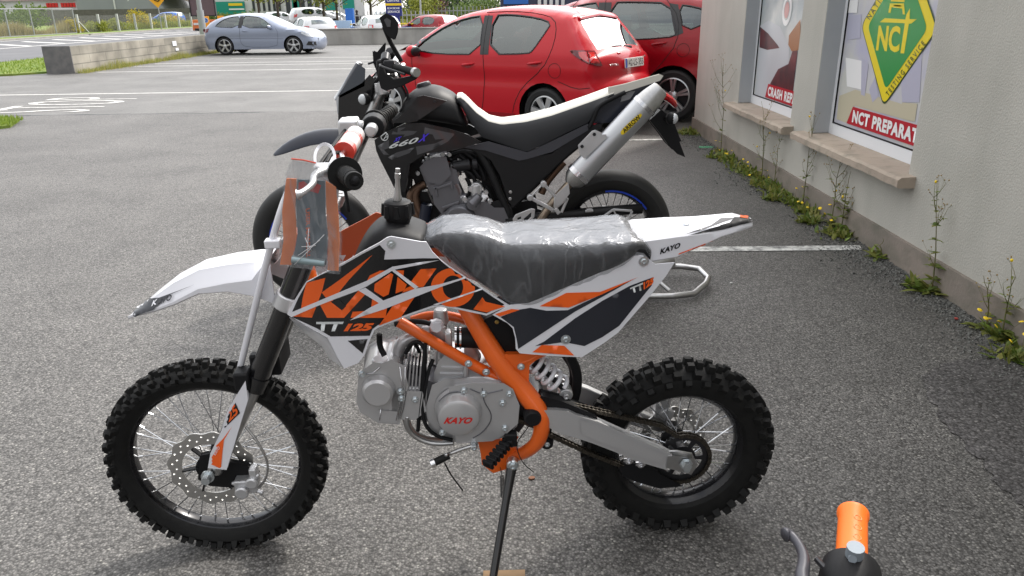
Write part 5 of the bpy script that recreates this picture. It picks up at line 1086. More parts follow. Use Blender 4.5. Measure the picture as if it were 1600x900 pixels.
# rear wheel
wr = wheel_empty(kb, XR, RR)
m = MB(); knobby(m, RR, .102, .185, 29, [(-.32, -.1, 0, .020, .022, .0), (.32, .1, 0, .020, .022, .0), (0, 0, .5, .022, .018, .0), (-.95, -.85, .25, .016, .020, .028), (-.74, -.5, .75, .018, .022, .010), (.95, .85, .25, .016, .020, .028), (.74, .5, .75, .018, .022, .010)], .015, .01); m.build('tyre', M['rubber'], wr, ang=30)
m = MB(); m.lathe([(.188, -.032), (.193, -.035), (.193, -.030), (.182, -.024), (.173, -.014), (.171, 0), (.173, .014), (.182, .024), (.193, .030), (.193, .035), (.188, .032), (.177, .016), (.175, -.016)], (0, 0, 0), (0, 1, 0), 56, closed=True); m.build('rim', M['rim_b'], wr)
m = MB(); m.lathe([(.012, -.055), (.036, -.055), (.038, -.044), (.038, -.034), (.024, -.028), (.024, .028), (.038, .034), (.038, .044), (.012, .06)], (0, 0, 0), (0, 1, 0), 24); m.build('hub', M['dark'], wr)
spokes(wr, .036, .176, .038, 32, .0019, M['spoke'])
m = MB(); disc(m, .098, .066, .052, nh=20); m.build('brake_disc', M['disc'], wr)
YS = -.062
m = MB(); sprocket(m, .076, .028, YS, .005, 37, 6); m.build('sprocket', M['dark'], wr)
# caliper behind the rear wheel, front caliper on the viewer's side
m = MB(); c = K.at(1034, 632, -.06); m.box((c.x, .062, c.z), (.045, .04, .075)); m.cyl((c.x+.01, .03, c.z-.02), (c.x+.01, .08, c.z-.02), .022); m.cyl((c.x-.005, .03, c.z+.02), (c.x-.005, .08, c.z+.02), .02); m.build('rear_caliper', M['alu'], kb, bevel=.005)
zz = Z(2.142, 150, 480)
m = MB(); p = K.at(*zz([(495, 605)])[0], .09); q = K.at(*zz([(500, 560)])[0], .085)
m.cyl((p.x, -.075, p.z), (p.x, -.118, p.z), .019); m.cyl((p.x+.03, -.075, p.z+.028), (p.x+.03, -.114, p.z+.028), .017); m.box((p.x+.01, -.085, p.z+.012), (.062, .04, .04)); m.box((p.x+.035, -.09, p.z+.045), (.02, .03, .05)); m.cyl((p.x-.03, -.09, p.z+.02), (p.x+.055, -.1, p.z-.012), .006); m.cyl((p.x-.01, -.1, p.z-.006), (p.x+.05, -.1, p.z+.05), .005)
m.build('front_caliper', M['alu'], kb, bevel=.004)
plate(K, kb, 'caliper_bracket', zz([(345, 575), (350, 500), (395, 490), (440, 520), (500, 530), (540, 560), (500, 600), (430, 600), (380, 595)]), .075, .06, M['black'])
m = MB(); a = K.at(322, 750, .13); m.lathe([(0, -.02), (.011, -.02), (.013, -.012), (.013, 0), (.018, 0), (.018, .006)], (a.x, -.118, a.z), (0, 1, 0), 16); m.cyl((a.x, -.12, a.z), (a.x, .12, a.z), .008); m.build('front_axle', M['zinc'], kb)
# forks
FA, FB, FC = K.at(336, 735, .088), K.at(400, 600, .088), K.at(500, 338, .088)
for sg in (-1, 1):
    k = lambda v: (v.x, sg*.088, v.z)
    m = MB(); m.tube([k(FB), k(FC)], .0275, 20); d = (FC-FB).normalized(); m.tube([Vector(k(FB))-d*.012, Vector(k(FB))+d*.03], .031, 20); m.build('fork_tube', M['black_gloss'], kb)
    m = MB(); m.tube([k(FA), k(FB)], .0205, 16); m.build('fork_slider', M['steel'], kb)
m = MB()
for sg in (-1, 1): m.tube([(FC.x, sg*.088, FC.z), (FC.x+d.x*.02, sg*.088, FC.z+d.z*.02)], .024, 16)
T1 = FB+(FC-FB)*.52; m.tube([(T1.x-d.x*.02, 0, T1.z-d.z*.02), (T1.x+d.x*.02, 0, T1.z+d.z*.02)], .03, 12); m.bar((T1.x, -.11, T1.z), (T1.x, .11, T1.z), .045, .032, d)
for sg in (-1, 1): m.tube([Vector((T1.x, sg*.088, T1.z))-d*.02, Vector((T1.x, sg*.088, T1.z))+d*.02], .034, 20)
m.build('triple_clamp', M['alu'], kb, bevel=.003); m = MB(); T2_ = FC-d*.0; m.bar((T2_.x, -.11, T2_.z), (T2_.x, .11, T2_.z), .05, .03, d)
for sg in (-1, 1): m.tube([Vector((T2_.x, sg*.088, T2_.z))-d*.018, Vector((T2_.x, sg*.088, T2_.z))+d*.018], .034, 20)
m.build('triple_clamp', M['alu'], kb, bevel=.003)
gp = plate(K, kb, 'fork_guard', zz([(497, 262), (503, 310), (478, 390), (433, 540), (380, 535), (388, 490), (425, 415), (445, 350), (480, 290)]), .128, .118, M['white'], .004)
sk = Skin(K, gp); m = MB(); m.mat(0); zg = Z(4.266, 281, 570); sk.art(m, zg([(199, 658), (207, 600), (240, 540), (290, 490), (348, 410), (295, 500), (283, 600), (275, 692)]), .001, 3); m.mat(1); sk.art(m, zg([(366, 240), (402, 320), (298, 422), (300, 352)]), .001, 3)
m.mat(0); sk.word(m, '125', zg([(304, 404), (394, 318), (366, 256), (304, 352)]), .0025, bold=.03); m.mat(2); sk.word(m, 'KAYO', zg([(238, 602), (270, 552), (258, 536), (226, 590)]), .0025, bold=.02)
m.build('guard_graphics', [M['orange'], M['black_gloss'], M['white']], gp, ang=180)
m = MB(); q = K.at(*zz([(487, 250)])[0], .12); m.box((q.x, -.10, q.z), (.04, .05, .05)); m.box((q.x+.03, -.07, q.z+.03), (.03, .03, .05)); m.build('guard_bracket', M['black'], kb, bevel=.006)
m = MB(); q = K.at(434, 560, .02); m.box((q.x, .0, q.z), (.03, .12, .06)); m.build('fender_stay', M['black'], kb, bevel=.004)
cable(K, [zz([(502, 400)])[0]+(.1,), zz([(545, 455)])[0]+(.11,), zz([(577, 520)])[0]+(.115,), zz([(572, 570)])[0]+(.11,), zz([(545, 605)])[0]+(.1,)], .0035, M['steel'], 'brake_hose', kb)
cable(K, [(371, 592, .07), (398, 480, .09), (424, 380, .12), (440, 325, .13), (452, 296, .12)], .0085, M['white'], 'white_sleeve', kb, 10, 1)
m = MB(); q = K.at(424, 380, .13); m.box((q.x+.004, q.y, q.z), (.036, .026, .02)); m.build('sleeve_clip', M['white'], kb, bevel=.003)
# front fender: crown and two skirts
CR = [(200, 489), (216, 474), (240, 453), (273, 430), (320, 409), (367, 400), (405, 396), (432, 404)]
RD = [(206, 494), (224, 489), (248, 483), (274, 472), (308, 452), (350, 443), (385, 438), (428, 402)]
ED = [(207, 497), (226, 492), (250, 486), (276, 476), (308, 459), (352, 456), (395, 463), (434, 476)]
wd = [.030, .044, .054, .062, .072, .080, .084, .084]
S = []
for c_, q_, e_, w_ in zip(CR, RD, ED, wd):
    c = K.at(*c_, 0); q = K.at(*q_, w_); e = K.at(*e_, w_*1.02); x = c.x*.5+e.x*.5; r_ = []
    for v, h in ((-1, e.z), (-1.0, q.z), (-.93, q.z+(c.z-q.z)*.16), (-.62, q.z+(c.z-q.z)*.70), (-.56, q.z+(c.z-q.z)*.86), (-.3, q.z+(c.z-q.z)*.97), (0, c.z)): r_.append((x, v*w_, h))
    r_ += [(p[0], -p[1], p[2]) for p in r_[-2::-1]]
    S.append(r_+[(p[0], p[1]*.93, p[2]-.004) for p in r_[::-1]])
m = MB(); S2 = []
for i in range(len(S)-1):
    for t in (0, .25, .5, .75): S2.append([tuple(a[k]*(1-t)+b[k]*t for k in range(3)) for a, b in zip(S[i], S[i+1])])
S2.append(S[-1]); m.loft(S2); ff = m.build('front_fender', M['white'], kb, ang=28); sk = Skin(K, ff)
zf = Z(2.143, 180, 180); m = MB(); m.mat(0); sk.art(m, zf([(48, 660), (75, 638), (110, 615), (150, 612), (270, 568), (190, 600), (130, 650), (68, 672)]), .0035, 4); m.mat(1); sk.word(m, 'K', zf([(126, 642), (145, 634), (147, 616), (130, 624)]), .005, bold=.03, shear=.2); m.mat(0); sk.word(m, 'AYO', zf([(143, 638), (194, 618), (194, 600), (148, 618)]), .005, bold=.03, shear=.2); m.build('fender_graphics', [M['navy_decal'], M['white']], ff, ang=180)
# tank, cap, breather
def lerp_tab(T_, x):
    if x <= T_[0][0]: return T_[0][1]
    for a, b in zip(T_[:-1], T_[1:]):
        if x <= b[0]: t = (x-a[0])/(b[0]-a[0]); return a[1]+(b[1]-a[1])*t
    return T_[-1][1]
tk_t = sorted([(p.x, p.z) for p in K.pts([(555, 395), (570, 366), (588, 345), (610, 336), (640, 342), (668, 352)], -.02)]); tk_b = sorted([(p.x, p.z) for p in K.pts([(555, 405), (600, 405), (668, 400)], .1)])
m = MB(); S = []
for i in range(13):
    x = tk_t[0][0]+(tk_t[-1][0]-tk_t[0][0])*i/12; zt = lerp_tab(tk_t, x); zb_ = lerp_tab(tk_b, x); w_ = .085+.015*math.sin(math.pi*i/12)
    if zt-zb_ < .02: zb_ = zt-.02
    S.append([(x, w_*a, zb_+(zt-zb_)*b) for a, b in ((-1, 0), (-1, .45), (-.93, .72), (-.7, .93), (-.35, 1), (.35, 1), (.7, .93), (.93, .72), (1, .45), (1, 0))])
m.loft(S); m.build('fuel_tank', M['black'], kb, ang=60, sub=1)
c = K.at(622, 333, 0); m = MB(); m.lathe([(0, .034), (.026, .034), (.033, .03), (.036, .02), (.037, 0), (.03, -.02), (.03, -.04)], (c.x, 0, c.z), (.05, 0, 1), 24)
for k in range(8): a = k*math.pi/4; m.cyl((c.x+.035*math.cos(a), .035*math.sin(a), c.z-.004), (c.x+.034*math.cos(a), .034*math.sin(a), c.z+.026), .0085, .006, 8)
cp = m.build('fuel_cap', M['black'], kb)
m = MB(); m.lathe([(0, .115), (.006, .115), (.006, .104), (.0075, .103), (.0075, .09), (.006, .089), (.006, .08), (.009, .05), (.012, .03), (.012, .026)], (c.x-.002, 0, c.z), (.08, 0, 1), 14); m.build('breather_nozzle', M['steel'], cp)
# side panels
def fs(x, z): return .118+.045*math.exp(-((x-.42)/.22)**2)-.03*max(0, min(1, (x-.62)/.3))
SH = [(448.4, 490.5), (462, 466), (478, 441), (507, 425.6), (535.6, 411), (564, 394.4), (593, 379), (604, 371.5), (611, 369.5), (658, 377.8), (666, 378), (676, 394), (689, 407), (701, 416), (724, 431), (742, 443.5), (770.6, 462), (796, 477), (760, 493), (738.6, 488.5), (713.7, 483), (692.4, 479), (676.4, 480), (644.4, 491), (600, 508), (592, 511.5), (585, 516), (578, 531), (569, 556), (560, 567), (537.8, 576), (528, 560), (512, 528), (470, 504)]
m = MB(); m.sheet(K.xz(SH, fs), fs, 0, .004, (), .016, -1); sl = m.build('side_shroud', M['white'], kb, ang=50)
SH2 = [p for p in SH if not (590 < p[0] < 670 and p[1] < 380)]; SH2.insert(SH2.index((564, 394.4))+1, (600, 400)); SH2.insert(SH2.index((600, 400))+1, (660, 404)); m = MB(); m.sheet(K.xz(SH2, fs), fs, 0, .004, (), .02, 1); zth = K.at(520, 470, .15).z
for i, f in enumerate(m.f): m.m[i] = 1 if m.v[f[0]][2] > zth else 0
m.build('side_shroud', [M['white'], mat('shroud_inside', (.5, .09, .025), .45)], kb, ang=50, label='far side shroud, orange inside at the top')
m = MB(); a_ = K.pts([(452, 495), (470, 505), (512, 529), (528, 561), (536, 575)], .145); b_ = K.pts([(452, 497), (474, 518), (503, 541), (515, 561), (530, 568)], .10)
m.add([tuple(p) for p in a_]+[tuple(p) for p in b_]+[(p.x, p.y+.004, p.z-.002) for p in a_]+[(p.x, p.y+.004, p.z-.002) for p in b_], [(i, i+1, i+6, i+5) for i in range(4)]+[(i+11, i+10, i+15, i+16) for i in range(4)]+[(i+5, i+6, i+16, i+15) for i in range(4)]); m.build('shroud_lip', M['white'], kb, ang=40)
sk = Skin(K, sl)
z1 = Z(4.5, 440, 380); z2 = Z(5.627, 600, 360); z5 = Z(2.857, 640, 320)
BKP = [(457, 486), (466, 466), (480, 441), (500, 430), (535.6, 414.4), (564.4, 397.8), (593.3, 382.5), (602, 392), (600, 405.5), (660, 403.3), (685.3, 403.5), (690, 408.5), (701, 417.5), (724, 432.5), (742, 445), (753, 452), (768, 462.5), (788, 475.5), (760, 489.5), (739, 485), (714, 480), (692, 476), (676, 477), (644, 488), (600, 504.5), (590, 508), (582, 514), (577.8, 524.4), (516.7, 525.5), (495.6, 513), (456, 495)]
m = MB(); m.mat(0); sk.art(m, BKP, .0008); sk.art(m, [(543.3, 532.2), (574.4, 529.3), (566.7, 552)], .0008)
m.mat(1)
for P in (z1([(175, 278), (308, 242), (285, 340), (215, 522), (70, 513), (135, 475), (150, 380)]), z1([(283, 345), (400, 262), (640, 80), (475, 255), (355, 405), (310, 380)]), z1([(300, 400), (350, 385), (425, 470), (402, 523), (320, 523), (270, 430)]),
          z1([(402, 523), (440, 523), (600, 345), (540, 333), (425, 468)]), z1([(655, 285), (768, 208), (785, 220), (752, 358), (715, 376), (650, 335)]), z1([(640, 365), (708, 412), (628, 462)]), z1([(500, 480), (620, 474), (745, 430), (730, 523), (485, 523)]),
          z1([(620, 225), (690, 192), (730, 190), (600, 262)]), z1([(815, 190), (860, 190), (855, 245), (800, 200)]), z1([(815, 235), (880, 290), (862, 330), (800, 352)]),
          [(613.3, 477.8), (648.9, 462.2), (626.7, 495), (592, 508.5), (604.4, 491)], [(656.9, 420.4), (681.8, 419), (661.3, 448), (651.5, 448.9), (641.8, 440)], [(634, 450), (643, 446), (649, 451), (628, 457)],
          ring((707.5, 448.9), 30.5, 30, 34.5), [(753.7, 464), (758.2, 471), (789, 478.5), (760, 487.8), (739.5, 483)]): sk.art(m, P, .0014)
m.mat(0); sk.art(m, ring((707.5, 448), 18, 24, 16), .0019); sk.art(m, z1([(345, 408), (425, 470), (455, 440), (400, 390)]), .0018)
m.mat(2)
for P in ([(450, 491), (457, 487), (506.7, 466), (573.3, 438), (613.3, 416), (660, 408.5), (687, 405.9), (653.3, 413.7), (615, 421), (573.3, 446.7), (560, 453.3), (517.8, 468.9), (487.8, 481), (456, 495)],
          [(560, 453.3), (571, 449), (598.9, 468.9), (648.9, 450.4), (685.3, 444), (726.2, 432.4), (726.5, 434.6), (688.9, 447.5), (651.5, 462.2), (600, 482.6), (546.7, 500), (577.8, 480), (592, 473)],
          [(612.4, 422.8), (616, 420), (654, 448), (648, 451)], [(676.4, 475.2), (752.8, 449.8), (752.8, 452), (682, 476.5)]): sk.art(m, P, .0024)
m.mat(3); sk.word(m, 'TT', [(495, 517), (530, 517), (537.5, 502), (494.5, 502.3)], .0024, bold=.05); m.mat(1); sk.word(m, '125', [(537, 517), (580, 516.2), (585, 504), (541, 505)], .0024, bold=.06, shear=.15)
m.build('shroud_graphics', [M['black_gloss'], M['orange'], M['white'], M['silver_letter']], sl, ang=180)
m = MB(); p = sk.hit(611.5, 381.5, 0); bolt(m, p, .007, .005, wash=.011); m.build('shroud_bolt', M['zinc'], sl)
def fp(x, z): return .092+.022*math.exp(-((x-1.0)/.22)**2)
SP_ = [(769.5, 492), (797, 477), (826, 474), (857, 461), (906, 440), (955, 418), (990, 400), (1004, 399), (1024, 413), (1054, 410.5), (1040, 432), (1016, 462), (990, 492), (965.5, 520), (945, 535), (909.5, 558), (860, 556), (812, 552), (806, 545), (805, 528), (801, 513), (793, 505)]
m = MB(); m.sheet(K.xz(SP_, fp), fp, 0, .004, (), .016, -1); sp = m.build('side_panel', M['white'], kb, ang=50)
m = MB(); m.sheet(K.xz(SP_, fp), fp, 0, .004, (), .03, 1); m.build('side_panel', M['white'], kb, ang=50)
sk = Skin(K, sp); m = MB(); m.mat(0)
sk.art(m, z5([(405, 500), (490, 467), (540, 459), (610, 472), (705, 470), (850, 402), (1010, 326), (860, 410), (740, 475), (485, 643), (478, 600), (465, 545)]), .001)
sk.art(m, z5([(560, 630), (600, 610), (740, 505), (860, 428), (985, 360), (1088, 322), (1080, 360), (1055, 390), (935, 540), (860, 590), (780, 630), (720, 618), (690, 612)]), .001)
m.mat(1)
for P in ([(580, 452), (700, 392), (850, 388), (1020, 322), (855, 400), (710, 458)], [(382, 487), (455, 464), (492, 468), (402, 498)], [(548, 657), (590, 625), (690, 628), (735, 672)]): sk.art(m, z5(P), .0015)
m.mat(2); sk.word(m, 'TT', z5([(990, 394), (1044, 378), (1040, 345), (982, 370)]), .0024, bold=.05); m.mat(1); sk.word(m, '125', z5([(1044, 378), (1086, 350), (1090, 320), (1042, 345)]), .0026, bold=.06)
m.build('panel_graphics', [M['navy_decal'], M['orange'], M['silver_letter']], sp, ang=180)
m = MB()
for q in (z5([(697, 600)])[0], z5([(1045, 252)])[0]): bolt(m, sk.hit(*q, 0), .008, .005, wash=.013); 
m.build('panel_bolts', M['zinc'], sp)
# tail fender
TT_ = [(990, 356), (1004, 353), (1060, 345), (1100, 340), (1126, 335.5), (1160, 336.5), (1176, 342)]; TN = [(992, 372), (1004, 369), (1058, 362), (1098, 358), (1126, 353), (1158, 346), (1176, 345)]; TB = [(990, 404), (1012, 410), (1055, 401), (1092, 383), (1128, 369.5), (1156, 359.5), (1176, 352)]
wd = [.085, .085, .075, .066, .058, .046, .018]; S = []
for a, b, c, w_ in zip(TT_, TN, TB, wd):
    t = K.at(*a, -w_*.7); n_ = K.at(*b, w_*.8); e = K.at(*c, w_); x = n_.x; zt = max(t.z*.5+n_.z*.5, n_.z)
    r_ = [(x, w_, e.z), (x, w_*.97, n_.z-.010), (x, w_*.8, n_.z), (x, w_*.4, zt), (x, 0, zt+.003), (x, -w_*.4, zt), (x, -w_*.8, n_.z), (x, -w_*.97, n_.z-.010), (x, -w_, e.z)]
    S.append(r_+[(p[0], p[1]*.93, p[2]-.004) for p in r_[::-1]])
S2 = []
for i in range(len(S)-1):
    for t in (0, .33, .66): S2.append([tuple(a[k]*(1-t)+b[k]*t for k in range(3)) for a, b in zip(S[i], S[i+1])])
S2.append(S[-1]); m = MB(); m.loft(S2); tf = m.build('tail_fender', M['white'], kb, ang=40); sk = Skin(K, tf)
m = MB(); m.mat(0)
sk.art(m, z5([(1240, 140), (1340, 108), (1430, 82), (1450, 58), (1520, 58), (1530, 76), (1400, 112)]), .0025, 3); sk.word(m, 'KAYO', z5([(1116, 221), (1206, 190), (1209, 166), (1119, 196)]), .0022, bold=.04, shear=.1)
m.mat(1); sk.art(m, z5([(1478, 42), (1514, 46), (1508, 66), (1472, 60)]), .004, 3); sk.art(m, z5([(1200, 222), (1400, 146), (1400, 142), (1200, 217)]), .0015, 5); m.mat(2); sk.art(m, z5([(1220, 135), (1345, 92), (1390, 60), (1455, 58), (1380, 85), (1300, 115)]), .001, 4)
m.build('tail_graphics', [M['black'], M['orange'], mat('grey_stripe', (.08, .08, .085), .5)], tf, ang=180)
m = MB(); p = sk.hit(1072, 351, 0); bolt(m, p, .008, .004, (0, -.2, 1)); m.build('tail_bolt', M['zinc'], tf)
# seat in its plastic wrap
st_t = [(p.x, p.z) for p in K.pts([(661, 359), (675, 350), (692.5, 342), (724, 340.5), (762, 346), (787, 356), (800, 354.5), (836, 353), (902, 352), (950, 349), (972, 347.5), (993, 354), (1002, 366)], -.03)]
st_b = [(p.x, p.z) for p in K.pts([(661, 371), (672, 388), (692, 405), (720, 426), (755, 450), (794, 473), (818, 478), (857, 464), (906, 443), (955, 421), (990, 402), (1002, 384)], .108)]
SA, SB = st_t[0][0], st_t[-1][0]
def seat_sec(t, g=0.0, wr=0.0):
    x = SA+(SB-SA)*t; zt = lerp_tab(st_t, x)+g; zb_ = lerp_tab(st_b, x)-g; w_ = (.066+.052*min(1, t*2.0))*(1-.25*max(0, (t-.85)/.15)**2)+g
    if zt-zb_ < .03: zb_ = zt-.03
    r_ = []
    for a, b in ((0, 1), (.35, .998), (.62, .985), (.82, .95), (.94, .86), (1, .7), (1.0, .5), (.99, .3), (.965, .12), (.92, 0), (.5, .04), (0, .05)):
        r_.append((x, w_*a, zb_+(zt-zb_)*b))
    full_ = r_+[(p[0], -p[1], p[2]) for p in r_[-2:0:-1]]
    return full_
m = MB(); m.loft([seat_sec(i/30) for i in range(31)]); m.build('seat', mat('seat_vinyl', (.012, .012, .014), .55, bump=(500, .2, .0005)), kb, ang=70)
def film_mat(name='plastic_film', base=.10):
    m = bpy.data.materials.new(name); m.use_nodes = True; t = m.node_tree; L = t.links.new; t.nodes.clear(); o = node(t, 'ShaderNodeOutputMaterial')
    tc = node(t, 'ShaderNodeTexCoord'); mp = node(t, 'ShaderNodeMapping'); mp.inputs['Scale'].default_value = (1, 1, .30); mp.inputs['Rotation'].default_value = (0, .5, 0); L(tc.outputs['Object'], mp.inputs[0])
    n = node(t, 'ShaderNodeTexNoise'); n.inputs['Scale'].default_value = 19; n.inputs['Detail'].default_value = 5; n.inputs['Distortion'].default_value = .7; L(mp.outputs[0], n.inputs['Vector'])
    rg = node(t, 'ShaderNodeMath', operation='MULTIPLY_ADD'); rg.inputs[1].default_value = 2; rg.inputs[2].default_value = -1; L(n.outputs[0], rg.inputs[0]); ab = node(t, 'ShaderNodeMath', operation='ABSOLUTE'); L(rg.outputs[0], ab.inputs[0])
    bp = node(t, 'ShaderNodeBump'); bp.inputs['Strength'].default_value = .6; bp.inputs['Distance'].default_value = .009; bp.invert = True; L(ab.outputs[0], bp.inputs['Height'])
    gl = node(t, 'ShaderNodeBsdfGlossy'); gl.inputs['Roughness'].default_value = .27; gl.inputs[0].default_value = (.36, .37, .39, 1); L(bp.outputs[0], gl.inputs['Normal'])
    df = node(t, 'ShaderNodeBsdfDiffuse'); df.inputs[0].default_value = (.42, .43, .45, 1); L(bp.outputs[0], df.inputs['Normal']); tr = node(t, 'ShaderNodeBsdfTransparent')
    lw = node(t, 'ShaderNodeLayerWeight'); lw.inputs[0].default_value = .35; L(bp.outputs[0], lw.inputs['Normal'])
    m1 = node(t, 'ShaderNodeMixShader'); cr = node(t, 'ShaderNodeMapRange'); cr.inputs[1].default_value = 0; cr.inputs[2].default_value = .10; cr.inputs[3].default_value = base*2.1; cr.inputs[4].default_value = base; L(ab.outputs[0], cr.inputs[0])
    L(cr.outputs[0], m1.inputs[0]); L(tr.outputs[0], m1.inputs[1]); L(df.outputs[0], m1.inputs[2])
    m2 = node(t, 'ShaderNodeMixShader'); f2 = node(t, 'ShaderNodeMapRange'); f2.inputs[3].default_value = .05; f2.inputs[4].default_value = .42; L(lw.outputs['Fresnel'], f2.inputs[0]); L(f2.outputs[0], m2.inputs[0]); L(m1.outputs[0], m2.inputs[1]); L(gl.outputs[0], m2.inputs[2]); L(m2.outputs[0], o.inputs[0])
    return m
M['film'] = film_mat()
def wrinkled(sec, n1, amp, seed=0, ends=.0):
    S = []
    for i in range(n1+1):
        r_ = sec(i/n1); n = len(r_); o = []; rr2 = []
        for k in range(n):
            a, b = r_[k], r_[(k+1) % n]; rr2 += [a, tuple(a[j]*.5+b[j]*.5 for j in range(3))]
        cx = sum(p[1] for p in rr2)/len(rr2); cz = sum(p[2] for p in rr2)/len(rr2)
        for p in rr2:
            v = Vector((0, p[1]-cx, p[2]-cz)).normalized(); q = Vector(p); h = noise.noise(Vector((q.x*16+q.z*9, q.y*20, q.z*7))+Vector((seed, 0, 0))); h2 = noise.noise(Vector((q.x*55-q.z*25, q.y*30, q.z*18)))
            o.append(q+v*(amp*(.4-abs(h)*1.9)+amp*.4*h2))
        S.append(o)
    return S
m = MB(); m.loft(wrinkled(lambda t: seat_sec(t, .004), 120, .0032)); m.build('seat_wrap', M['film'], kb, ang=180)
# frame
z3 = Z(2.813, 540, 460); z4 = Z(2.648, 820, 520)
def tubepath(name, L, r, mt, par=kb, seg=16, fr=K, it=2):
    P = [tuple(fr.at(*p[:3])) + (p[3] if len(p) > 3 else r,) for p in L]; P = smooth2(P, False, it); m = MB(); m.tube([p[:3] for p in P], [p[3] for p in P], seg); return m.build(name, mt, par, ang=180)
def z3f(L): return [z3([p[:2]])[0]+tuple(p[2:]) for p in L]
def z4f(L): return [z4([p[:2]])[0]+tuple(p[2:]) for p in L]
tubepath('frame_beam', z3f([(520, 40, .03, .022), (560, 110, .04, .024), (620, 210, .05, .026), (690, 320, .06, .029), (770, 410, .065, .030), (845, 500, .085, .027), (866, 570, .098, .023), (850, 645, .09, .021), (800, 690, .07, .019), (730, 715, .04, .016), (690, 720, .03, .014)]), .024, M['orange_frame'])
tubepath('frame_beam', z3f([(520, 40, -.03, .022), (560, 110, -.05, .02), (600, 170, -.07, .02), (650, 260, -.08, .02), (730, 370, -.09, .02), (800, 460, -.09, .02), (820, 560, -.09, .02)]), .02, M['orange_frame'])
for f_ in (.045, -.05):
    tubepath('down_tube', z3f([(235, 120, f_*.8), (330, 175, f_), (540, 300, f_), (640, 350, f_), (735, 395, f_*1.2)]), .0155, M['orange_frame'])
tubepath('frame_spine', z3f([(290, 115, -.05), (370, 90, -.055), (470, 95, -.055), (560, 125, -.05)]), .013, M['orange_frame'])
plate(K, kb, 'frame_gusset', z3([(705, 270), (760, 270), (835, 262), (845, 275), (802, 310), (798, 400), (740, 400), (690, 330)]), .07, .04, M['orange_frame'], .004)
m = MB(); m.cyl((K.at(470, 430, 0).x, 0, K.at(500, 360, 0).z), (K.at(485, 470, 0).x, 0, K.at(485, 470, 0).z), .03); m.build('head_tube', M['orange_frame'], kb)
tubepath('subframe_tube', z3f([(760, 300, .06), (800, 290, .06), (850, 262, .06), (900, 245, .05)]), .011, M['orange_frame'])
plate(K, kb, 'engine_mount', z3([(588, 645), (650, 632), (690, 650), (760, 690), (745, 720), (700, 765), (650, 780), (605, 745), (600, 700)]), .05, -.02, M['orange_frame'], .004)
plate(K, kb, 'airbox_bracket', z3([(690, 235), (760, 240), (775, 290), (720, 285)]), .035, .02, M['orange_frame'], .003)
m = MB()
for q in z3([(540, 308), (618, 345), (770, 314)]): p = K.at(*q, .068); bolt(m, (p.x, -.062 if q[0] < 800 else -.072, p.z), .0075, .007, wash=.010)
m.build('frame_bolts', M['zinc'], kb)
# engine
plate(K, kb, 'cylinder_head', z3([(60, 470), (68, 375), (85, 340), (130, 310), (160, 318), (200, 300), (245, 320), (262, 400), (245, 500), (228, 560), (150, 556), (75, 512)]), .075, -.07, M['engine'], .008)
c = K.at(*z3([(140, 437)])[0], .1); m = MB(); m.lathe([(0, -.028), (.034, -.028), (.041, -.022), (.043, -.008), (.045, 0)], (c.x, -.076, c.z), (0, 1, 0), 36); m.build('cam_cover', M['engine'], kb)
plate(K, kb, 'cylinder_core', z3([(235, 330), (400, 400), (395, 560), (235, 530)]), .05, -.05, M['engine2'], .004)
for k in range(8):
    x = 252+k*15; plate(K, kb, 'cooling_fin', z3([(x, 300+k*3), (x+6, 302+k*3), (x-18+k*2, 545-k*3), (x-24+k*2, 543-k*3)]), .062, -.062, M['engine'], 0)
plate(K, kb, 'cylinder_cover', z3([(212, 430), (330, 435), (345, 510), (300, 545), (215, 540)]), .075, .05, M['engine'], .006)
plate(K, kb, 'crankcase', z3([(365, 500), (392, 405), (440, 385), (600, 378), (722, 400), (752, 490), (742, 575), (690, 622), (560, 640), (440, 637), (380, 590)]), .07, -.11, M['engine'], .008)
plate(K, kb, 'transmission_cover', z3([(470, 418), (560, 405), (690, 405), (722, 425), (748, 490), (742, 562), (700, 600), (640, 632), (500, 640)]), .095, .06, M['engine'], .010)
c = K.at(*z3([(497, 541)])[0], .12); m = MB(); m.lathe([(0, -.024), (.046, -.024), (.054, -.020), (.060, -.006), (.064, .012), (.066, .03)], (c.x, -.104, c.z), (0, 1, 0), 48); cc = m.build('stator_cover', M['engine'], kb)
sk = Skin(K, cc); m = MB(); sk.word(m, 'KAYO', z3([(430, 568), (552, 568), (560, 540), (438, 540)]), .001, bold=.04, shear=.25); m.build('cover_lettering', M['red'], cc, ang=180)
plate(K, kb, 'crankcase_top', z3([(400, 400), (403, 345), (420, 300), (440, 280), (520, 282), (560, 310), (585, 345), (585, 400)]), .045, -.06, M['alu'], .008)
m = MB()
for q in ([(415, 350), (520, 352)], [(420, 322), (515, 326)]): a, b = K.pts(z3(q), .047); m.bar(a, b, .006, .006)
a, b = K.pts(z3([(530, 310), (528, 395)]), .05); m.tube([a, b], .008, 8); m.build('case_rib', M['alu'], kb)
m = MB()
for q, f_ in (((607, 440), .1), ((305, 465), .078), ((70, 353), .08), ((240, 430), .082), ((245, 460), .082), ((720, 440), .1), ((700, 590), .1), ((520, 425), .1), ((425, 610), .09), ((690, 480), .1)): p = K.at(*z3([q])[0], f_); bolt(m, (p.x, -f_+.004, p.z), .0075, .007, wash=.010)
m.build('engine_bolts', M['zinc'], kb)
m = MB()
for L in ([(600, 412), (606, 470), (640, 520), (640, 560), (600, 610), (560, 632)], [(545, 415), (585, 432), (608, 440), (640, 432), (690, 420)], [(410, 470), (440, 440), (480, 425), (520, 430)]): P = [tuple(K.at(*q, .0965 if i else .0965)) for i, q in enumerate(z3(L))]; m.tube(smooth2(P, False, 2), .0016, 5)
m.build('case_seam', M['engine2'], kb, ang=180)
m = MB()
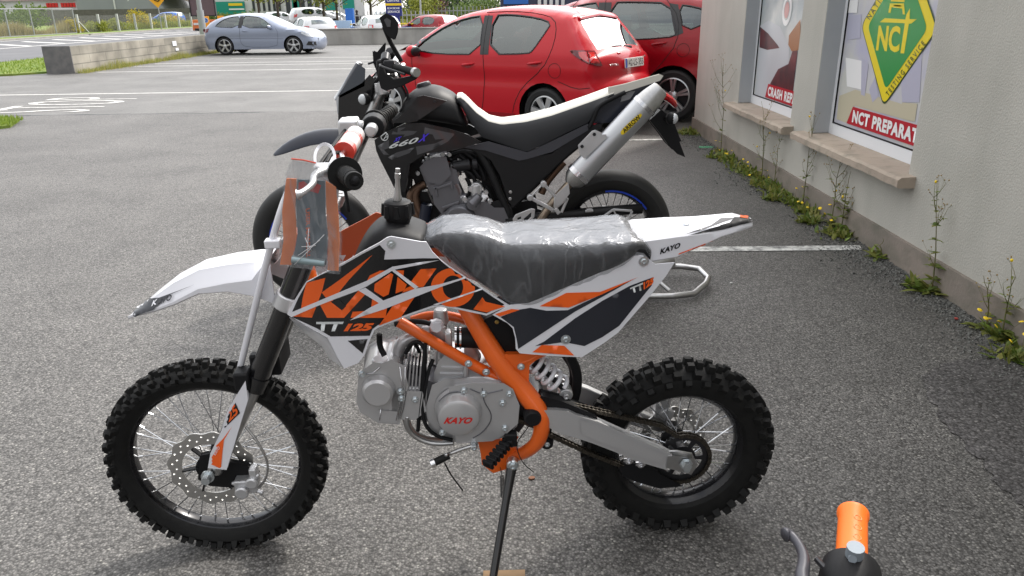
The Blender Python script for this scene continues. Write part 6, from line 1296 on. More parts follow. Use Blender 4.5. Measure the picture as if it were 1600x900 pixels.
for L, f_ in (([(238, 318), (250, 400), (240, 470), (222, 555)], .078), ([(262, 318), (262, 400), (256, 470), (240, 545)], .078), ([(150, 320), (120, 345), (90, 350)], .078), ([(155, 505), (150, 553)], .078)): m.tube([K.at(*q, f_) for q in z3(L)], .0018, 5)
m.build('head_gasket', M['chrome'], kb, ang=180)
m = MB(); c = K.at(*z3([(155, 310)])[0], .04); m.cyl((c.x, -.04, c.z-.02), (c.x, -.04, c.z+.02), .028, .022); c = K.at(*z3([(232, 325)])[0], .03); m.box((c.x, -.02, c.z), (.05, .06, .016)); m.build('rocker_cap', M['alu'], kb, bevel=.003)
plate(K, kb, 'head_foot', z3([(150, 515), (225, 520), (222, 560), (150, 556)]), .078, .03, M['engine'], .004)
tubepath('intake_pipe', z3f([(232, 330, .01), (228, 260, .01), (245, 205, .01), (300, 185, 0), (360, 180, 0)]), .0165, M['alu'])
m = MB(); a = K.at(*z3([(405, 190)])[0], .02); m.box((a.x, 0, a.z), (.045, .05, .07)); m.cyl((a.x+.01, 0, a.z+.035), (a.x+.01, 0, a.z+.075), .022, .018); m.cyl((a.x+.02, -.01, a.z-.02), (a.x+.02, -.01, a.z-.065), .018, .02); m.cyl((a.x-.045, 0, a.z+.01), (a.x, 0, a.z+.01), .016); m.box((a.x+.028, -.02, a.z), (.02, .03, .04)); m.build('carburettor', M['alu'], kb, bevel=.004)
m = MB(); a = K.at(*z3([(400, 142)])[0], .04); m.lathe([(0, -.012), (.014, -.012), (.019, -.006), (.019, .008), (.0, .008)], (a.x, -.035, a.z), (0, 1, 0), 8); m.build('carburettor_cap', M['white'], kb)
tubepath('fuel_hose', z3f([(425, 70, .0), (428, 110, .0), (430, 145, .0)]), .009, M['black']); tubepath('choke_hose', z3f([(215, 132, .03), (290, 118, .03), (340, 120, .03), (375, 130, .03)]), .007, M['black'])
a, b = K.at(*z3([(480, 190)])[0], 0), K.at(*z3([(610, 190)])[0], 0); m = MB(); m.tube([a, b], [.027, .030], 20); m.build('intake_boot', M['black'], kb)
m = MB()
for t in (.0, .16): q = a+(b-a)*t; m.tube([q, q+(b-a)*.06], .031, 20)
m.build('boot_clamp', M['chrome'], kb)
plate(K, kb, 'airbox', z3([(590, 175), (625, 120), (700, 85), (770, 120), (790, 240), (740, 290), (640, 265), (590, 225)]), .045, -.06, M['black'], .01)
m = MB(); p = K.at(*z3([(665, 122)])[0], .05); bolt(m, (p.x, -.046, p.z), .006, .005); m.build('airbox_bolt', mat('brass', (.5, .35, .12), .3, metal=1), kb)
for i, L in enumerate(([(350, 215, .06), (345, 300, .07), (340, 400, .07), (325, 500, .07), (318, 600, .07)], [(385, 285, .05), (365, 330, .06), (350, 400, .07), (335, 500, .07), (350, 580, .08), (400, 625, .08), (470, 640, .08)], [(262, 260, .05), (285, 215, .05), (320, 205, .05), (350, 240, .06), (350, 300, .06)], [(148, 175, .04), (150, 230, .04), (172, 270, .05)], [(545, 405, .05), (590, 375, .06), (640, 360, .05)], [(270, 250, .0), (300, 205, .0), (330, 260, -.02), (325, 330, -.02)])):
    tubepath('cable', z3f(L), .0055 if i != 3 else .008, M['black'], seg=8)
# shock spring
a, b = K.at(*z3([(805, 270)])[0], .035), K.at(*z3([(945, 402)])[0], .035); ax_ = (b-a).normalized(); n1_ = ax_.cross(Vector((0, 1, 0))).normalized(); n2_ = ax_.cross(n1_); P = []
for i in range(121): t = i/120; an = t*2*math.pi*5.2; P.append(a+(b-a)*t+(n1_*math.cos(an)+n2_*math.sin(an))*.027)
m = MB(); m.tube(P, .0065, 8); m.build('shock_spring', M['white'], kb, ang=180)
m = MB(); m.tube([a-ax_*.02, a+(b-a)*.5], .014, 12); m.tube([a+(b-a)*.5, b+ax_*.02], .008, 10); m.build('shock_body', M['dark'], kb)
m = MB(); p = K.at(*z3([(968, 443)])[0], .045); m.lathe([(0, -.008), (.018, -.008), (.02, -.004), (.02, .03), (0, .03)], (p.x, -.04, p.z), (0, 1, 0), 16); m.bar((p.x, -.03, p.z), (p.x-.03, -.03, p.z-.04), .01, .035); bolt(m, (p.x, -.05, p.z), .009, .006); m.build('shock_mount', M['alu'], kb, bevel=.002)
tubepath('rear_mudflap_hose', z3f([(985, 270, .0), (1015, 330, .0), (1020, 400, .0), (1000, 480, .0)]), .014, M['black'])
tubepath('subframe_tube', z3f([(960, 270, -.05), (1000, 330, -.05), (985, 420, -.05)]), .008, M['dark'])
# swingarm
zw = Z(6.384, 836, 614)
SWL = zw([(60, 190), (140, 185), (215, 185), (340, 200), (420, 240), (620, 300), (900, 425), (1100, 512), (1300, 598), (1350, 625), (1312, 720), (1300, 750), (1200, 722), (1000, 662), (820, 582), (580, 490), (430, 440), (260, 395), (140, 330), (60, 300)])
m = MB()
for sg, f_ in ((-1, .105), (1, .105)):
    L = K.xz(SWL, .105); m.prism(L, sg*.105, sg*.08)
m.prism(K.xz(zw([(470, 290), (620, 345), (900, 470), (1100, 560), (1270, 625), (1250, 680), (1200, 672), (1000, 615), (820, 540), (600, 455), (480, 400)]), .109), -.109, -.10); sw = m.build('swingarm', mat('swingarm_alloy', (.66, .66, .67), .34, metal=.75, bump=(150, .08, .001)), kb, bevel=.006, bseg=3)
m = MB(); L = K.xz(z4([(150, 350), (230, 352), (180, 385)]), .106); 
p = K.at(*z4([(60, 355)])[0], .09); m.cyl((p.x, -.1, p.z), (p.x, .1, p.z), .024); m.build('swingarm_pivot', M['dark'], kb)
m = MB(); CA_ = K.xz(zw([(1335, 640), (1440, 640), (1585, 665), (1610, 720), (1555, 805), (1320, 740)]), .11); m.prism(CA_, -.11, -.080); m.prism(CA_, .08, .11); m.build('chain_adjuster', M['steel'], kb, bevel=.003)
m = MB(); q = K.at(*z4([(668, 545)])[0], .115); m.cyl((XR, -.12, RR), (XR, .12, RR), .009); m.lathe([(0, -.016), (.013, -.016), (.014, -.012), (.014, 0), (.02, 0)], (q.x, -.113, q.z), (0, 1, 0), 6); m.build('rear_axle', M['zinc'], kb)
XA, ZA = q.x, q.z
up = [K.at(*p, -YS) for p in z4([(-60, 262), (60, 272), (200, 300), (430, 352), (560, 380)])]; lo_ = [K.at(*p, -YS) for p in z4([(560, 608), (400, 548), (250, 488), (120, 428), (40, 385), (-40, 350)])]
cxs, czs = XR, RR; arc_ = []
for i in range(17): a = math.radians(104-i*13.0); arc_.append(Vector((cxs+.080*math.cos(a), YS, czs+.080*math.sin(a))))
path = up+arc_+lo_; m = MB(); chain(m, path, .0118, .011, .015); m.build('chain', mat('chain_steel', (.04, .035, .03), .35, metal=.8, var=(300, .6, (.16, .14, .11))), kb)
plate(K, kb, 'chain_slider', z4([(70, 268), (150, 288), (290, 345), (300, 372), (250, 362), (180, 335), (95, 320), (60, 300)]), .085, .045, M['black'], .004)
plate(K, kb, 'chain_guide', z4([(400, 560), (440, 545), (520, 560), (560, 590), (640, 632), (560, 640), (470, 615), (410, 590)]), .075, .045, M['black'], .004)
m = MB()
for q in z4([(430, 530), (480, 545)]): p = K.at(*q, .08); bolt(m, (p.x, -.08, p.z), .007, .007, wash=.011); m.box((p.x, -.076, p.z), (.028, .004, .012))
m.build('guide_bolts', M['chrome'], kb)
m = MB(); p = K.at(*z4([(92, 458)])[0], .07); m.lathe([(.007, -.014), (.017, -.014), (.02, 0), (.017, .014), (.007, .014)], (p.x, -.06, p.z), (0, 1, 0), 20, closed=True); m.bar((p.x, -.06, p.z), (p.x+.004, -.06, p.z+.05), .01, .02); m.build('chain_roller', M['black'], kb); m = MB(); bolt(m, (p.x, -.07, p.z), .008, .007); m.build('roller_bolt', M['zinc'], kb)
m = MB(); p = K.at(*z3([(822, 545)])[0], .115); m.lathe([(0, -.008), (.02, -.008), (.024, -.002), (.024, .03)], (p.x, -.115, p.z), (0, 1, 0), 24); m.build('pivot_cap', M['black'], kb)
plate(K, kb, 'front_sprocket_guard', z3([(740, 470), (770, 450), (800, 500), (790, 560), (760, 600), (735, 580)]), .05, .0, M['dark'], .004)
# controls
tubepath('bash_guard', z3f([(272, 535, .07), (268, 570, .07), (290, 615, .07), (340, 645, .07), (400, 658, .07), (475, 652, .07)]), .0075, M['steel'])
tubepath('exhaust_header', z3f([(262, 530, -.02), (280, 600, -.02), (340, 635, -.03), (420, 640, -.05)]), .012, M['steel'])
tubepath('gear_lever', z3f([(572, 662, .10, .006), (520, 676, .105, .0055), (455, 702, .11, .005), (440, 706, .13, .005)]), .006, M['steel'])
m = MB(); a, b = K.at(*z3([(455, 708)])[0], .118), K.at(*z3([(392, 738)])[0], .13); m.tube([a, a+(b-a)*.5, b], [.0095, .0105, .0105], 14); m.build('lever_rubber', M['rubber'], kb); m = MB(); m.tube([b, b+(b-a)*.28], .0125, 14); m.build('lever_tip', M['chrome'], kb)
m = MB(); p = K.at(*z3([(565, 665)])[0], .1); bolt(m, (p.x, -.105, p.z), .009, .008); m.cyl((p.x, -.1, p.z), (p.x, -.05, p.z), .011); m.build('lever_pivot', M['zinc'], kb)
cable(K, [z3([(435, 740)])[0]+(.13,), z3([(460, 790)])[0]+(.12,), z3([(515, 862)])[0]+(.11,)], .0022, M['black'], 'zip_tie', kb, 5)
cable(K, [z3([(872, 488)])[0]+(.085,), z3([(790, 600)])[0]+(.09,), z3([(745, 660)])[0]+(.10,), z3([(775, 740)])[0]+(.11,), z3([(828, 782)])[0]+(.11,)], .0014, M['black'], 'cable_tie', kb, 5)
m = MB(); a, b = K.at(*z3([(622, 752)])[0], .17), K.at(*z3([(722, 640)])[0], .09)
for k in range(7):
    t0_, t1_ = k/7, (k+.62)/7; m.bar(a+(b-a)*t0_, a+(b-a)*t1_, .034, .022)
m.bar(a, b, .024, .016); m.build('footpeg', M['black'], kb, bevel=.003)
m = MB(); p = K.at(*z3([(725, 632)])[0], .09); m.box((p.x, -.09, p.z), (.035, .03, .04)); m.build('footpeg_bracket', M['black'], kb, bevel=.004)
pv = K.at(*z3([(733, 738)])[0], .075); ft = K.I @ G(768, 918, .008)
m = MB(); m.lathe([(0, -.014), (.014, -.014), (.017, -.01), (.017, .01)], (pv.x, -.08, pv.z), (0, 1, 0), 16); bolt(m, (pv.x, -.094, pv.z), .011, .004); m.build('kickstand_bolt', M['zinc'], kb)
m = MB(); kd = (ft-pv); m.tube([pv-kd*.01, pv+kd*.12, pv+kd*.3], [.017, .0145, .012], 12); m.tube([pv+kd*.28, ft], .0115, 12); m.box((ft.x-.01, ft.y-.0, ft.z-.002), (.06, .04, .006)); m.build('kickstand', M['black_gloss'], kb)
P = []; a, b = K.at(*z3([(688, 800)])[0], .08), K.at(*z3([(690, 890)])[0], .10)
for i in range(140): t = i/139; an = t*2*math.pi*16; P.append(a+(b-a)*t+Vector((.005*math.cos(an), .005*math.sin(an), 0)))
m = MB(); m.tube(P, .0012, 4); m.tube([K.at(*z3([(680, 760)])[0], .06), a], .0015, 4); m.tube([b, b+(b-a)*.15], .0015, 4); m.build('stand_spring', M['dark'], kb, ang=180)
# exhaust silencer on the far side, its grey end shows under the tail
m = MB(); a, b = K.at(940, 440, -.1), K.at(1052, 402, -.1); m.tube([(a.x, .12, a.z), (b.x-.03, .12, b.z-.01), (b.x, .12, b.z)], [.04, .043, .034], 24); m.build('silencer', M['steel'], kb)
# handlebar
E1, F1 = K.at(554, 283, .40), K.at(539, 272, .285)
dz = (E1-F1).normalized(); 
def mir(p): return Vector((p.x, -p.y, p.z))
bc = Vector((FC.x+.02, 0, F1.z-.055))
path_ = [tuple(E1), tuple(F1), (F1.x-.012, -.20, F1.z-.012), (bc.x, -.09, bc.z+.01), (bc.x, -.03, bc.z), (bc.x, .03, bc.z), (bc.x, .09, bc.z+.01), (F1.x-.012, .20, F1.z-.012), tuple(mir(F1)), tuple(mir(E1))]
m = MB(); m.tube(smooth2(path_, False, 2), .011, 12); m.build('handlebar', M['dark'], kb, ang=180)
for s_ in (0, 1):
    g = (lambda p: p) if s_ == 0 else mir
    m = MB(); e, f_ = g(E1), g(F1); ax_ = (f_-e)
    m.tube([e, e+ax_*.03, e+ax_*.9, f_], [.0175, .0185, .0175, .02], 20); m.tube([f_-ax_*.02, f_+ax_*.02], .036, 28)
    for k in range(6):
        q = e+ax_*(.16+.1*k); m.tube([q, q+ax_*.045], .0198, 16)
    m.build('grip', M['rubber'], kb)
m = MB(); a, b = (F1.x-.03, -.13, F1.z+.004), (F1.x-.03, .13, F1.z+.004); m.tube([(F1.x-.014, -.19, F1.z-.012), a, b, (F1.x-.014, .19, F1.z-.012)], .007, 8); m.build('crossbar', M['chrome'], kb)
m = MB(); m.mat(0).tube([(a[0], -.095, a[2]), (a[0], .095, a[2])], .024, 20); m.mat(1).tube([(a[0], -.10, a[2]), (a[0], -.06, a[2])], .0246, 20); m.mat(1).tube([(a[0], .02, a[2]), (a[0], .05, a[2])], .0246, 20); m.build('bar_pad', [mat('pad_white', (.75, .68, .66), .25, coat=.5), mat('pad_red', (.6, .05, .03), .3, coat=.5)], kb)
m = MB(); m.bar((bc.x, -.05, bc.z), (bc.x, .05, bc.z), .04, .035); m.bar((bc.x, 0, bc.z), (FC.x, 0, FC.z), .04, .05); m.build('bar_clamp', M['alu'], kb, bevel=.004)
# clutch lever (viewer's side) and brake lever with its reservoir (far side)
zl = Z(3.335, 420, 150)
def lev(name, L, mt, r=.006): return tubepath(name, [zl([p[:2]])[0]+tuple(p[2:]) for p in L], r, mt, seg=10)
lev('clutch_lever', [(315, 385, .25, .010), (270, 395, .27, .010), (230, 420, .30, .008), (235, 455, .34, .007), (195, 490, .37, .006), (158, 512, .39, .007), (150, 514, .39, .011)], M['alu'])
m = MB(); p = K.at(*zl([(300, 385)])[0], .24); m.box((p.x, p.y, p.z), (.05, .035, .026)); m.cyl((p.x+.02, p.y-.01, p.z-.02), (p.x+.02, p.y-.01, p.z+.02), .013); m.build('lever_perch', M['alu'], kb, bevel=.005)
q = mir(F1); m = MB(); m.box((q.x-.055, .17, q.z+.01), (.05, .06, .045)); m.build('brake_reservoir', M['alu'], kb, bevel=.006)
m = MB(); m.cyl((q.x, .16, q.z), (q.x, .205, q.z), .016); m.cyl((q.x-.02, .18, q.z+.012), (q.x-.05, .18, q.z+.02), .012); m.build('bar_housing', M['alu'], kb, bevel=.004)
m = MB(); m.tube(smooth2([(q.x-.05, .20, q.z+.015), (q.x-.075, .24, q.z+.02), (q.x-.07, .32, q.z+.005), (q.x-.065, .38, q.z-.005)], False, 2), .0065, 10); m.build('brake_lever', M['alu'], kb, ang=180)
m = MB(); m.cyl((q.x+.0, .215, q.z), (q.x+.0, .26, q.z), .03, .034); m.build('throttle_housing', M['black'], kb, bevel=.004)
cable(K, [zl([(430, 150)])[0]+(-.19,), zl([(395, 180)])[0]+(-.14,), zl([(330, 270)])[0]+(-.02,), zl([(270, 350)])[0]+(.06,), zl([(262, 378)])[0]+(.08,)], .005, M['black'], 'brake_hose', kb, 8)
cable(K, [zl([(300, 350)])[0]+(.2,), zl([(330, 290)])[0]+(.15,), zl([(420, 300)])[0]+(.05,), zl([(380, 420)])[0]+(.05,), zl([(400, 500)])[0]+(.06,), (545, 330, .05)], .0045, M['black'], 'clutch_cable', kb, 8)
m = MB(); P = [K.at(*zl([(292+52*math.cos(t), 322+72*math.sin(t))])[0], .21+.03*math.sin(t)) for t in [2*math.pi*k/24 for k in range(24)]]
for i in range(24): m.bar(P[i], P[(i+1) % 24], .006, .0015, (0, 1, 0))
m.build('white_zip_tie', M['white'], kb)
# ---------------------------------------------------------------- plastic bag with the handbook
zb2 = Z(2.143, 180, 180); BG = [(592, 146), (672, 160), (700, 205), (728, 222), (748, 245), (755, 330), (760, 410), (755, 528), (700, 520), (640, 508), (556, 500), (547, 480), (560, 420), (556, 330), (566, 235), (575, 190)]
fb = .30; c0 = K.M @ K.at(490, 420, fb)
Bf = Fr((c0.x, c0.y, c0.z), K.eul[2], K.eul[0]); bgo = Bf.empty('plastic_bag', 'clear zip bag with orange and grey handbook and a metal tube, hung from the handlebar', 'bag')
M['bagfilm'] = film_mat('bag_film', .2); pts = Bf.xz(zb2(BG), 0)
def bf(x, z): return .003*noise.noise(Vector((x*26, z*12, 3)))+.0022*noise.noise(Vector((x*60, z*40, 7)))
m = MB(); m.sheet(pts, lambda x, z: .010+bf(x, z), 0, 0, (), .007, -1); m.sheet(pts, lambda x, z: .006+bf(x, z), 0, 0, (), .02, 1); m.build('bag_film', M['bagfilm'], bgo, ang=180)
m = MB(); a = Bf.pts(zb2([(590, 146), (630, 150), (672, 160)]), .012); m.tube(a, .0018, 6); m.build('zip_strip', mat('zip_red', (.6, .08, .05), .4), bgo)
m = MB(); HB = [((575, 210), (608, 212), (604, 300), (608, 400), (590, 500), (553, 498), (565, 420), (560, 320)), ((611, 213), (703, 218), (705, 330), (712, 420), (708, 500), (594, 498), (611, 400), (607, 300)), ((706, 218), (740, 240), (748, 330), (752, 420), (748, 520), (712, 516), (716, 420), (708, 330))]
for i, P in enumerate(HB): m.mat(i); m.sheet(Bf.xz(zb2(P), 0), lambda x, z: .004+bf(x, z)*.6, 0, .003, (), .012, -1)
hb = m.build('handbook', [mat('handbook_orange', (.85, .22, .05), .5), mat('handbook_grey', (.10, .14, .17), .45), mat('handbook_orange_edge', (.85, .22, .04), .5)], bgo, ang=60)
sk = Skin(Bf, hb); m = MB(); sk.word(m, 'USER MANUAL', zb2([(638, 312), (640, 478), (654, 478), (652, 310)]), .0008, bold=.03); m.build('handbook_lettering', M['orange'], hb, ang=180)
m = MB(); sk.art(m, zb2([(615, 225), (650, 215), (690, 235), (680, 262), (640, 250), (612, 262)]), .0008); m.build('handbook_picture', M['red'], hb, ang=180)
m = MB(); a, b = Bf.at(*zb2([(592, 482)])[0], .006), Bf.at(*zb2([(702, 495)])[0], .006); m.tube([a, b], .0085, 14); m.build('metal_tube', mat('wrapped_tube', (.28, .36, .38), .35, metal=.4), bgo)
m = MB()
for k in range(5):
    a = Bf.at(*zb2([(600+k*12, 500-k*30)])[0], .014); b = Bf.at(*zb2([(700-k*14, 400+k*18)])[0], .014); m.tube([a, (a+b)/2+Vector((0, -.003, 0)), b], .0009, 4)
m.build('film_crease', mat('crease_white', (.7, .7, .72), .3), bgo, ang=180)
# ================================================================ the black supermoto
Q = Fr((-1.06, 3.92, 0), 0, 0)
xb = Q.empty('black_motorcycle', 'black supermoto motorcycle with silver silencer and cream-topped seat, standing behind the dirt bike', 'motorcycle')
M['satin'] = mat('satin_black', (.008, .008, .009), .5, spec=.35); M['bg2'] = mat('black_panel_paint', (.006, .006, .007), .3, coat=.15); M['seatb'] = mat('seat_black', (.022, .023, .026), .6, bump=(400, .2, .0005)); M['cream'] = mat('cream_white', (.62, .6, .54), .5)
M['bluep'] = mat('blue_letter', (.06, .03, .6), .4); M['camo'] = mat('dark_grey_decal', (.055, .055, .06), .3, coat=.4); M['tyre2'] = mat('road_tyre', (.012, .012, .012), .6); M['bluerim'] = mat('blue_rim_tape', (.02, .06, .5), .35)
M['rust'] = mat('heat_browned_pipe', (.16, .10, .07), .45, metal=.8); M['navyp'] = mat('midnight_plastic', (.008, .011, .024), .36, coat=.15)
def qpl(name, L, f0_, f1_, mt, bev=.004, par=None): return plate(Q, par or xb, name, L, f0_, f1_, mt, bev)
def qtube(name, L, r, mt, seg=12, it=2, par=None): return tubepath(name, L, r, mt, par or xb, seg, Q, it)
for nm, x, z, R_, W_, rr_ in (('front', 0, .335, .335, .12, .235), ('rear', 1.583, .37, .335, .15, .235)):
    w_ = wheel_empty(xb, x, z); h = W_/2; m = MB()
    m.lathe([(rr_, -h*.75), (rr_+.02, -h*.95), (R_-.045, -h), (R_-.022, -h*.8), (R_-.006, -h*.4), (R_, 0), (R_-.006, h*.4), (R_-.022, h*.8), (R_-.045, h), (rr_+.02, h*.95), (rr_, h*.75)], (0, 0, 0), (0, 1, 0), 72)
    m.build('tyre', M['tyre2'], w_)
    m = MB(); m.lathe([(rr_+.005, -h*.75), (rr_-.014, -h*.72), (rr_-.022, -h*.5), (rr_-.03, 0), (rr_-.022, h*.5), (rr_-.014, h*.72), (rr_+.005, h*.75), (rr_-.012, 0)], (0, 0, 0), (0, 1, 0), 56, closed=True); m.build('rim', M['rim_b'], w_)
    for a0, a1 in ((.45, 1.15), (1.5, 2.6), (3.4, 4.6)):
        m = MB(); m.lathe([(rr_-.001, -h*.765), (rr_-.010, -h*.75), (rr_-.010, -h*.72), (rr_-.001, -h*.735)], (0, 0, 0), (0, 1, 0), 24, closed=True, a0=a0-.9, a1=a1-.9); m.build('rim_tape', M['bluerim'], w_)
    m = MB(); m.lathe([(.02, -.07), (.045, -.07), (.05, -.05), (.03, -.035), (.03, .035), (.05, .05), (.045, .07), (.02, .07)], (0, 0, 0), (0, 1, 0), 24); m.build('hub', M['dark'], w_)
    spokes(w_, .045, .214, .05, 36, .0018, M['dark'])
    m = MB(); disc(m, .15 if nm == 'front' else .12, .10 if nm == 'front' else .08, -.075 if nm == 'front' else .07, .005, 10, .002); m.build('brake_disc', M['steel'], w_)
    if nm == 'rear': m = MB(); sprocket(m, .105, .04, -.085, .006, 44, 6); m.build('sprocket', M['dark'], w_)
# forks
zh = Z(5, 400, 130); zq = Z(2.142, 380, 0); z7 = Z(2.308, 620, 90); ze = Z(5.714, 620, 220); zt = Z(3.75, 860, 110); zs = Z(5, 600, 60)
A_, B_ = Q.at(597, 138, .1), Vector((0, -.1, .335)); 
for sg in (-1, 1):
    a, b = Vector((A_.x, sg*.1, A_.z)), Vector((B_.x, sg*.1, B_.z)); m = MB(); m.tube([a, a+(b-a)*.55], .024, 16); m.build('fork_tube', M['steel'], xb); m = MB(); m.tube([a+(b-a)*.5, b], .03, 16); m.build('fork_leg', M['dark'], xb)
m = MB()
for t in (.0, .22): q = A_+(Vector((B_.x, -.1, B_.z))-A_)*t; m.bar((q.x, -.13, q.z), (q.x, .13, q.z), .06, .04)
for sg in (-1, 1): q = A_+(Vector((B_.x, -.1, B_.z))-A_)*.0; m.cyl((q.x, sg*.1, q.z-.03), (q.x-.01, sg*.1, q.z+.03), .033)
m.build('triple_clamp', M['alu'], xb, bevel=.004)
# front fender
CR = [(423, 243), (440, 225), (466, 210), (492, 201.5), (520, 199), (545, 200), (575, 210)]; ED = [(430, 244), (444, 241), (466, 233), (483, 226), (505, 224), (530, 227), (565, 235)]; wd = [.03, .045, .058, .068, .075, .08, .08]; S = []
for c_, e_, w_ in zip(CR, ED, wd):
    c = Q.at(*c_, 0); e = Q.at(*e_, w_); r_ = []
    for v in (-1, -.95, -.75, -.4, 0, .4, .75, .95, 1): r_.append((c.x*(1-abs(v)*.5)+e.x*abs(v)*.5, v*w_, e.z+(c.z-e.z)*(1-abs(v)**2.6)))
    S.append(r_+[(p[0], p[1]*.93, p[2]-.004) for p in r_[::-1]])
m = MB(); m.loft(S); m.build('front_fender', M['navyp'], xb, ang=60, sub=1)
# headlight unit
def cowl(name, L, w0, w1, mt, par=None, bev=.012):
    m = MB(); P = Q.xz(L, w0); m.prism(P, -w0, w1); return m.build(name, mt, par or xb, bevel=bev, bseg=3)
cowl('headlight_cowl', [(533, 152), (568, 133), (578, 122), (598, 140), (594, 165), (582, 195), (560, 196), (532, 193)], .10, .10, M['black_gloss'])
cowl('headlight_lens', [(527, 153), (533, 151), (533, 186), (529, 176)], .085, .085, M['lens_clear'], bev=.02)
m = MB(); P = Q.pts([(525, 156), (545, 125), (560, 101), (570, 108)], .07); Pf = [(p.x, .07, p.z) for p in P]
m.loft([[(p.x, -.085*(1-.2*i), p.z), (p.x-.015, -.05, p.z+.008), (p.x-.02, 0, p.z+.01), (p.x-.015, .05, p.z+.008), (p.x, .085*(1-.2*i), p.z), (p.x+.002, .083*(1-.2*i), p.z-.003), (p.x-.016, 0, p.z+.006), (p.x+.002, -.083*(1-.2*i), p.z-.003)] for i, p in enumerate(P[:3])])
m.build('fly_screen', mat('smoked_screen', (.03, .034, .045), .08, coat=1), xb, ang=60)
qpl('screen_side', [(560, 101), (570, 108), (569, 134), (531, 152), (536, 140), (548, 120)], .10, .095, mat('smoked_side', (.05, .06, .075), .12, coat=1), .002)
m = MB(); c = Q.at(570, 155, .18); m.ball((c.x, -.18, c.z), .03, 14, (1, .75, 1)); m.cyl((c.x, -.16, c.z), (c.x+.02, -.08, c.z), .012); i_ = m.build('indicator', M['black'], xb); m = MB(); m.ball((c.x-.008, -.186, c.z), .026, 14, (.9, .8, 1)); m.build('indicator_lens', M['lens_clear'], i_)
# handlebar, guard, mirrors
gA, gB = Q.at(649, 113, .40), Q.at(612, 104, .24)
ctr = Vector((gB.x-.02, 0, gB.z-.01)); L = [tuple(gA), tuple(gB), (ctr.x+.0, -.1, ctr.z-.04), (ctr.x, 0, ctr.z-.05), (ctr.x, .1, ctr.z-.04), (2*ctr.x-gB.x, -gB.y, gB.z), (2*ctr.x-gA.x, -gA.y, gA.z)]
m = MB(); m.tube(smooth2(L, False, 2), .012, 12); m.build('handlebar', M['dark'], xb, ang=180)
for sg in (1, -1):
    g = lambda p: Vector((p.x if sg > 0 else 2*ctr.x-p.x, p.y*sg, p.z)); d = g(gB)-g(gA)
    m = MB(); m.tube([g(gA)+d*.08, g(gA)+d*.85], .0175, 16); m.build('grip', M['rubber'], xb); m = MB(); m.tube([g(gA)-d*.06, g(gA)+d*.05], .02, 16); m.build('bar_end', M['steel'], xb)
    G_ = [(592, 104), (590, 120), (595, 138), (603, 142), (625, 136), (650, 124), (656, 117), (650, 112), (640, 119), (615, 124), (603, 115), (597, 102)]
    P = Q.xz(G_, .33); ff_ = lambda x, z: .30+.10*max(0, min(1, (x-P[0][0])/.28))
    m = MB(); m.sheet(Q.xz(G_, ff_), ff_, 0, .03, (), .03, -1 if sg > 0 else 1)
    if sg < 0: c2_ = ctr.x-.06; m.v = [(c2_+(v[0]-P[0][0])*-.35, v[1]*1.0, v[2]) for v in m.v]
    m.build('hand_guard', M['black'], xb, bevel=.003)
    bx_ = g(gB).x; m = MB(); m.box((bx_-.01, gB.y*sg, gB.z), (.05, .05, .06)); m.cyl((bx_-.03, gB.y*sg, gB.z+.02), (bx_-.03, gB.y*sg*.8, gB.z+.05), .022); m.build('switch_gear', M['dark'], xb, bevel=.006)
    m = MB(); m.tube(smooth2([(bx_-.03, gB.y*sg, gB.z+.01), (bx_-.06, gB.y*sg*1.2, gB.z+.01), (g(gA).x-.05, gA.y*sg*.95, gA.z-.01)], False, 2), .006, 8); m.build('hand_lever', M['dark'], xb)
s0, s1, s2 = Q.at(627, 96, .25), Q.at(610, 66, .27), Q.at(600, 42, .30)
m = MB(); m.tube([s0, s1, s2], .0105, 10); m.tube([s2, Q.at(606, 36, .31)], .012, 8); m.build('mirror_stem', M['black'], xb)
m = MB(); m.prism(Q.xz([(598, 29), (604, 25), (613, 30), (618, 37), (617.5, 50), (615, 57), (609, 53), (603, 43)], .31), -.33, -.29); mm_ = m.build('mirror', M['black'], xb, bevel=.01, bseg=3); m = MB(); m.prism(Q.xz([(600, 31), (604, 28), (611, 32), (610, 42), (605, 42)], .33), -.333, -.331); m.build('mirror_glass', M['camo'], mm_)
t0 = Q.at(606, 98, -.22); m = MB(); m.tube([t0, Q.at(594, 100, -.24), Q.at(597, 80, -.25)], .009, 8); m.build('mirror_stem', M['black'], xb); m = MB(); m.prism(Q.xz([(585, 82), (590, 84), (600, 72), (598, 90), (590, 108), (586, 98)], -.25), .23, .27); m.build('mirror', M['black'], xb, bevel=.006)
m = MB(); c = Q.at(600, 108, 0); m.box((c.x, 0, c.z), (.05, .16, .1), Matrix.Rotation(0, 4, 'Y')); m.build('instrument_panel', M['black'], xb, bevel=.012)
m = MB()
for px, py, f_, r_ in ((618, 96, .12, .02), (612, 108, .16, .016), (604, 118, .1, .018), (626, 106, .14, .015), (599, 100, .02, .02), (616, 118, .05, .02)):
    p = Q.at(px, py, f_); m.cyl(p-Vector((0, .025, .01)), p+Vector((.01, .025, .01)), r_)
m.build('bar_fittings', M['alu'], xb, bevel=.002)
for L in ([(612, 104, .2), (590, 120, .15), (585, 150, .05), (590, 185, .05)], [(605, 112, .1), (582, 128, .12), (580, 160, .11), (592, 200, .1)], [(620, 110, .1), (630, 130, .08), (640, 150, .1), (625, 175, .12)]): qtube('cable', L, .006, M['black'], 8)
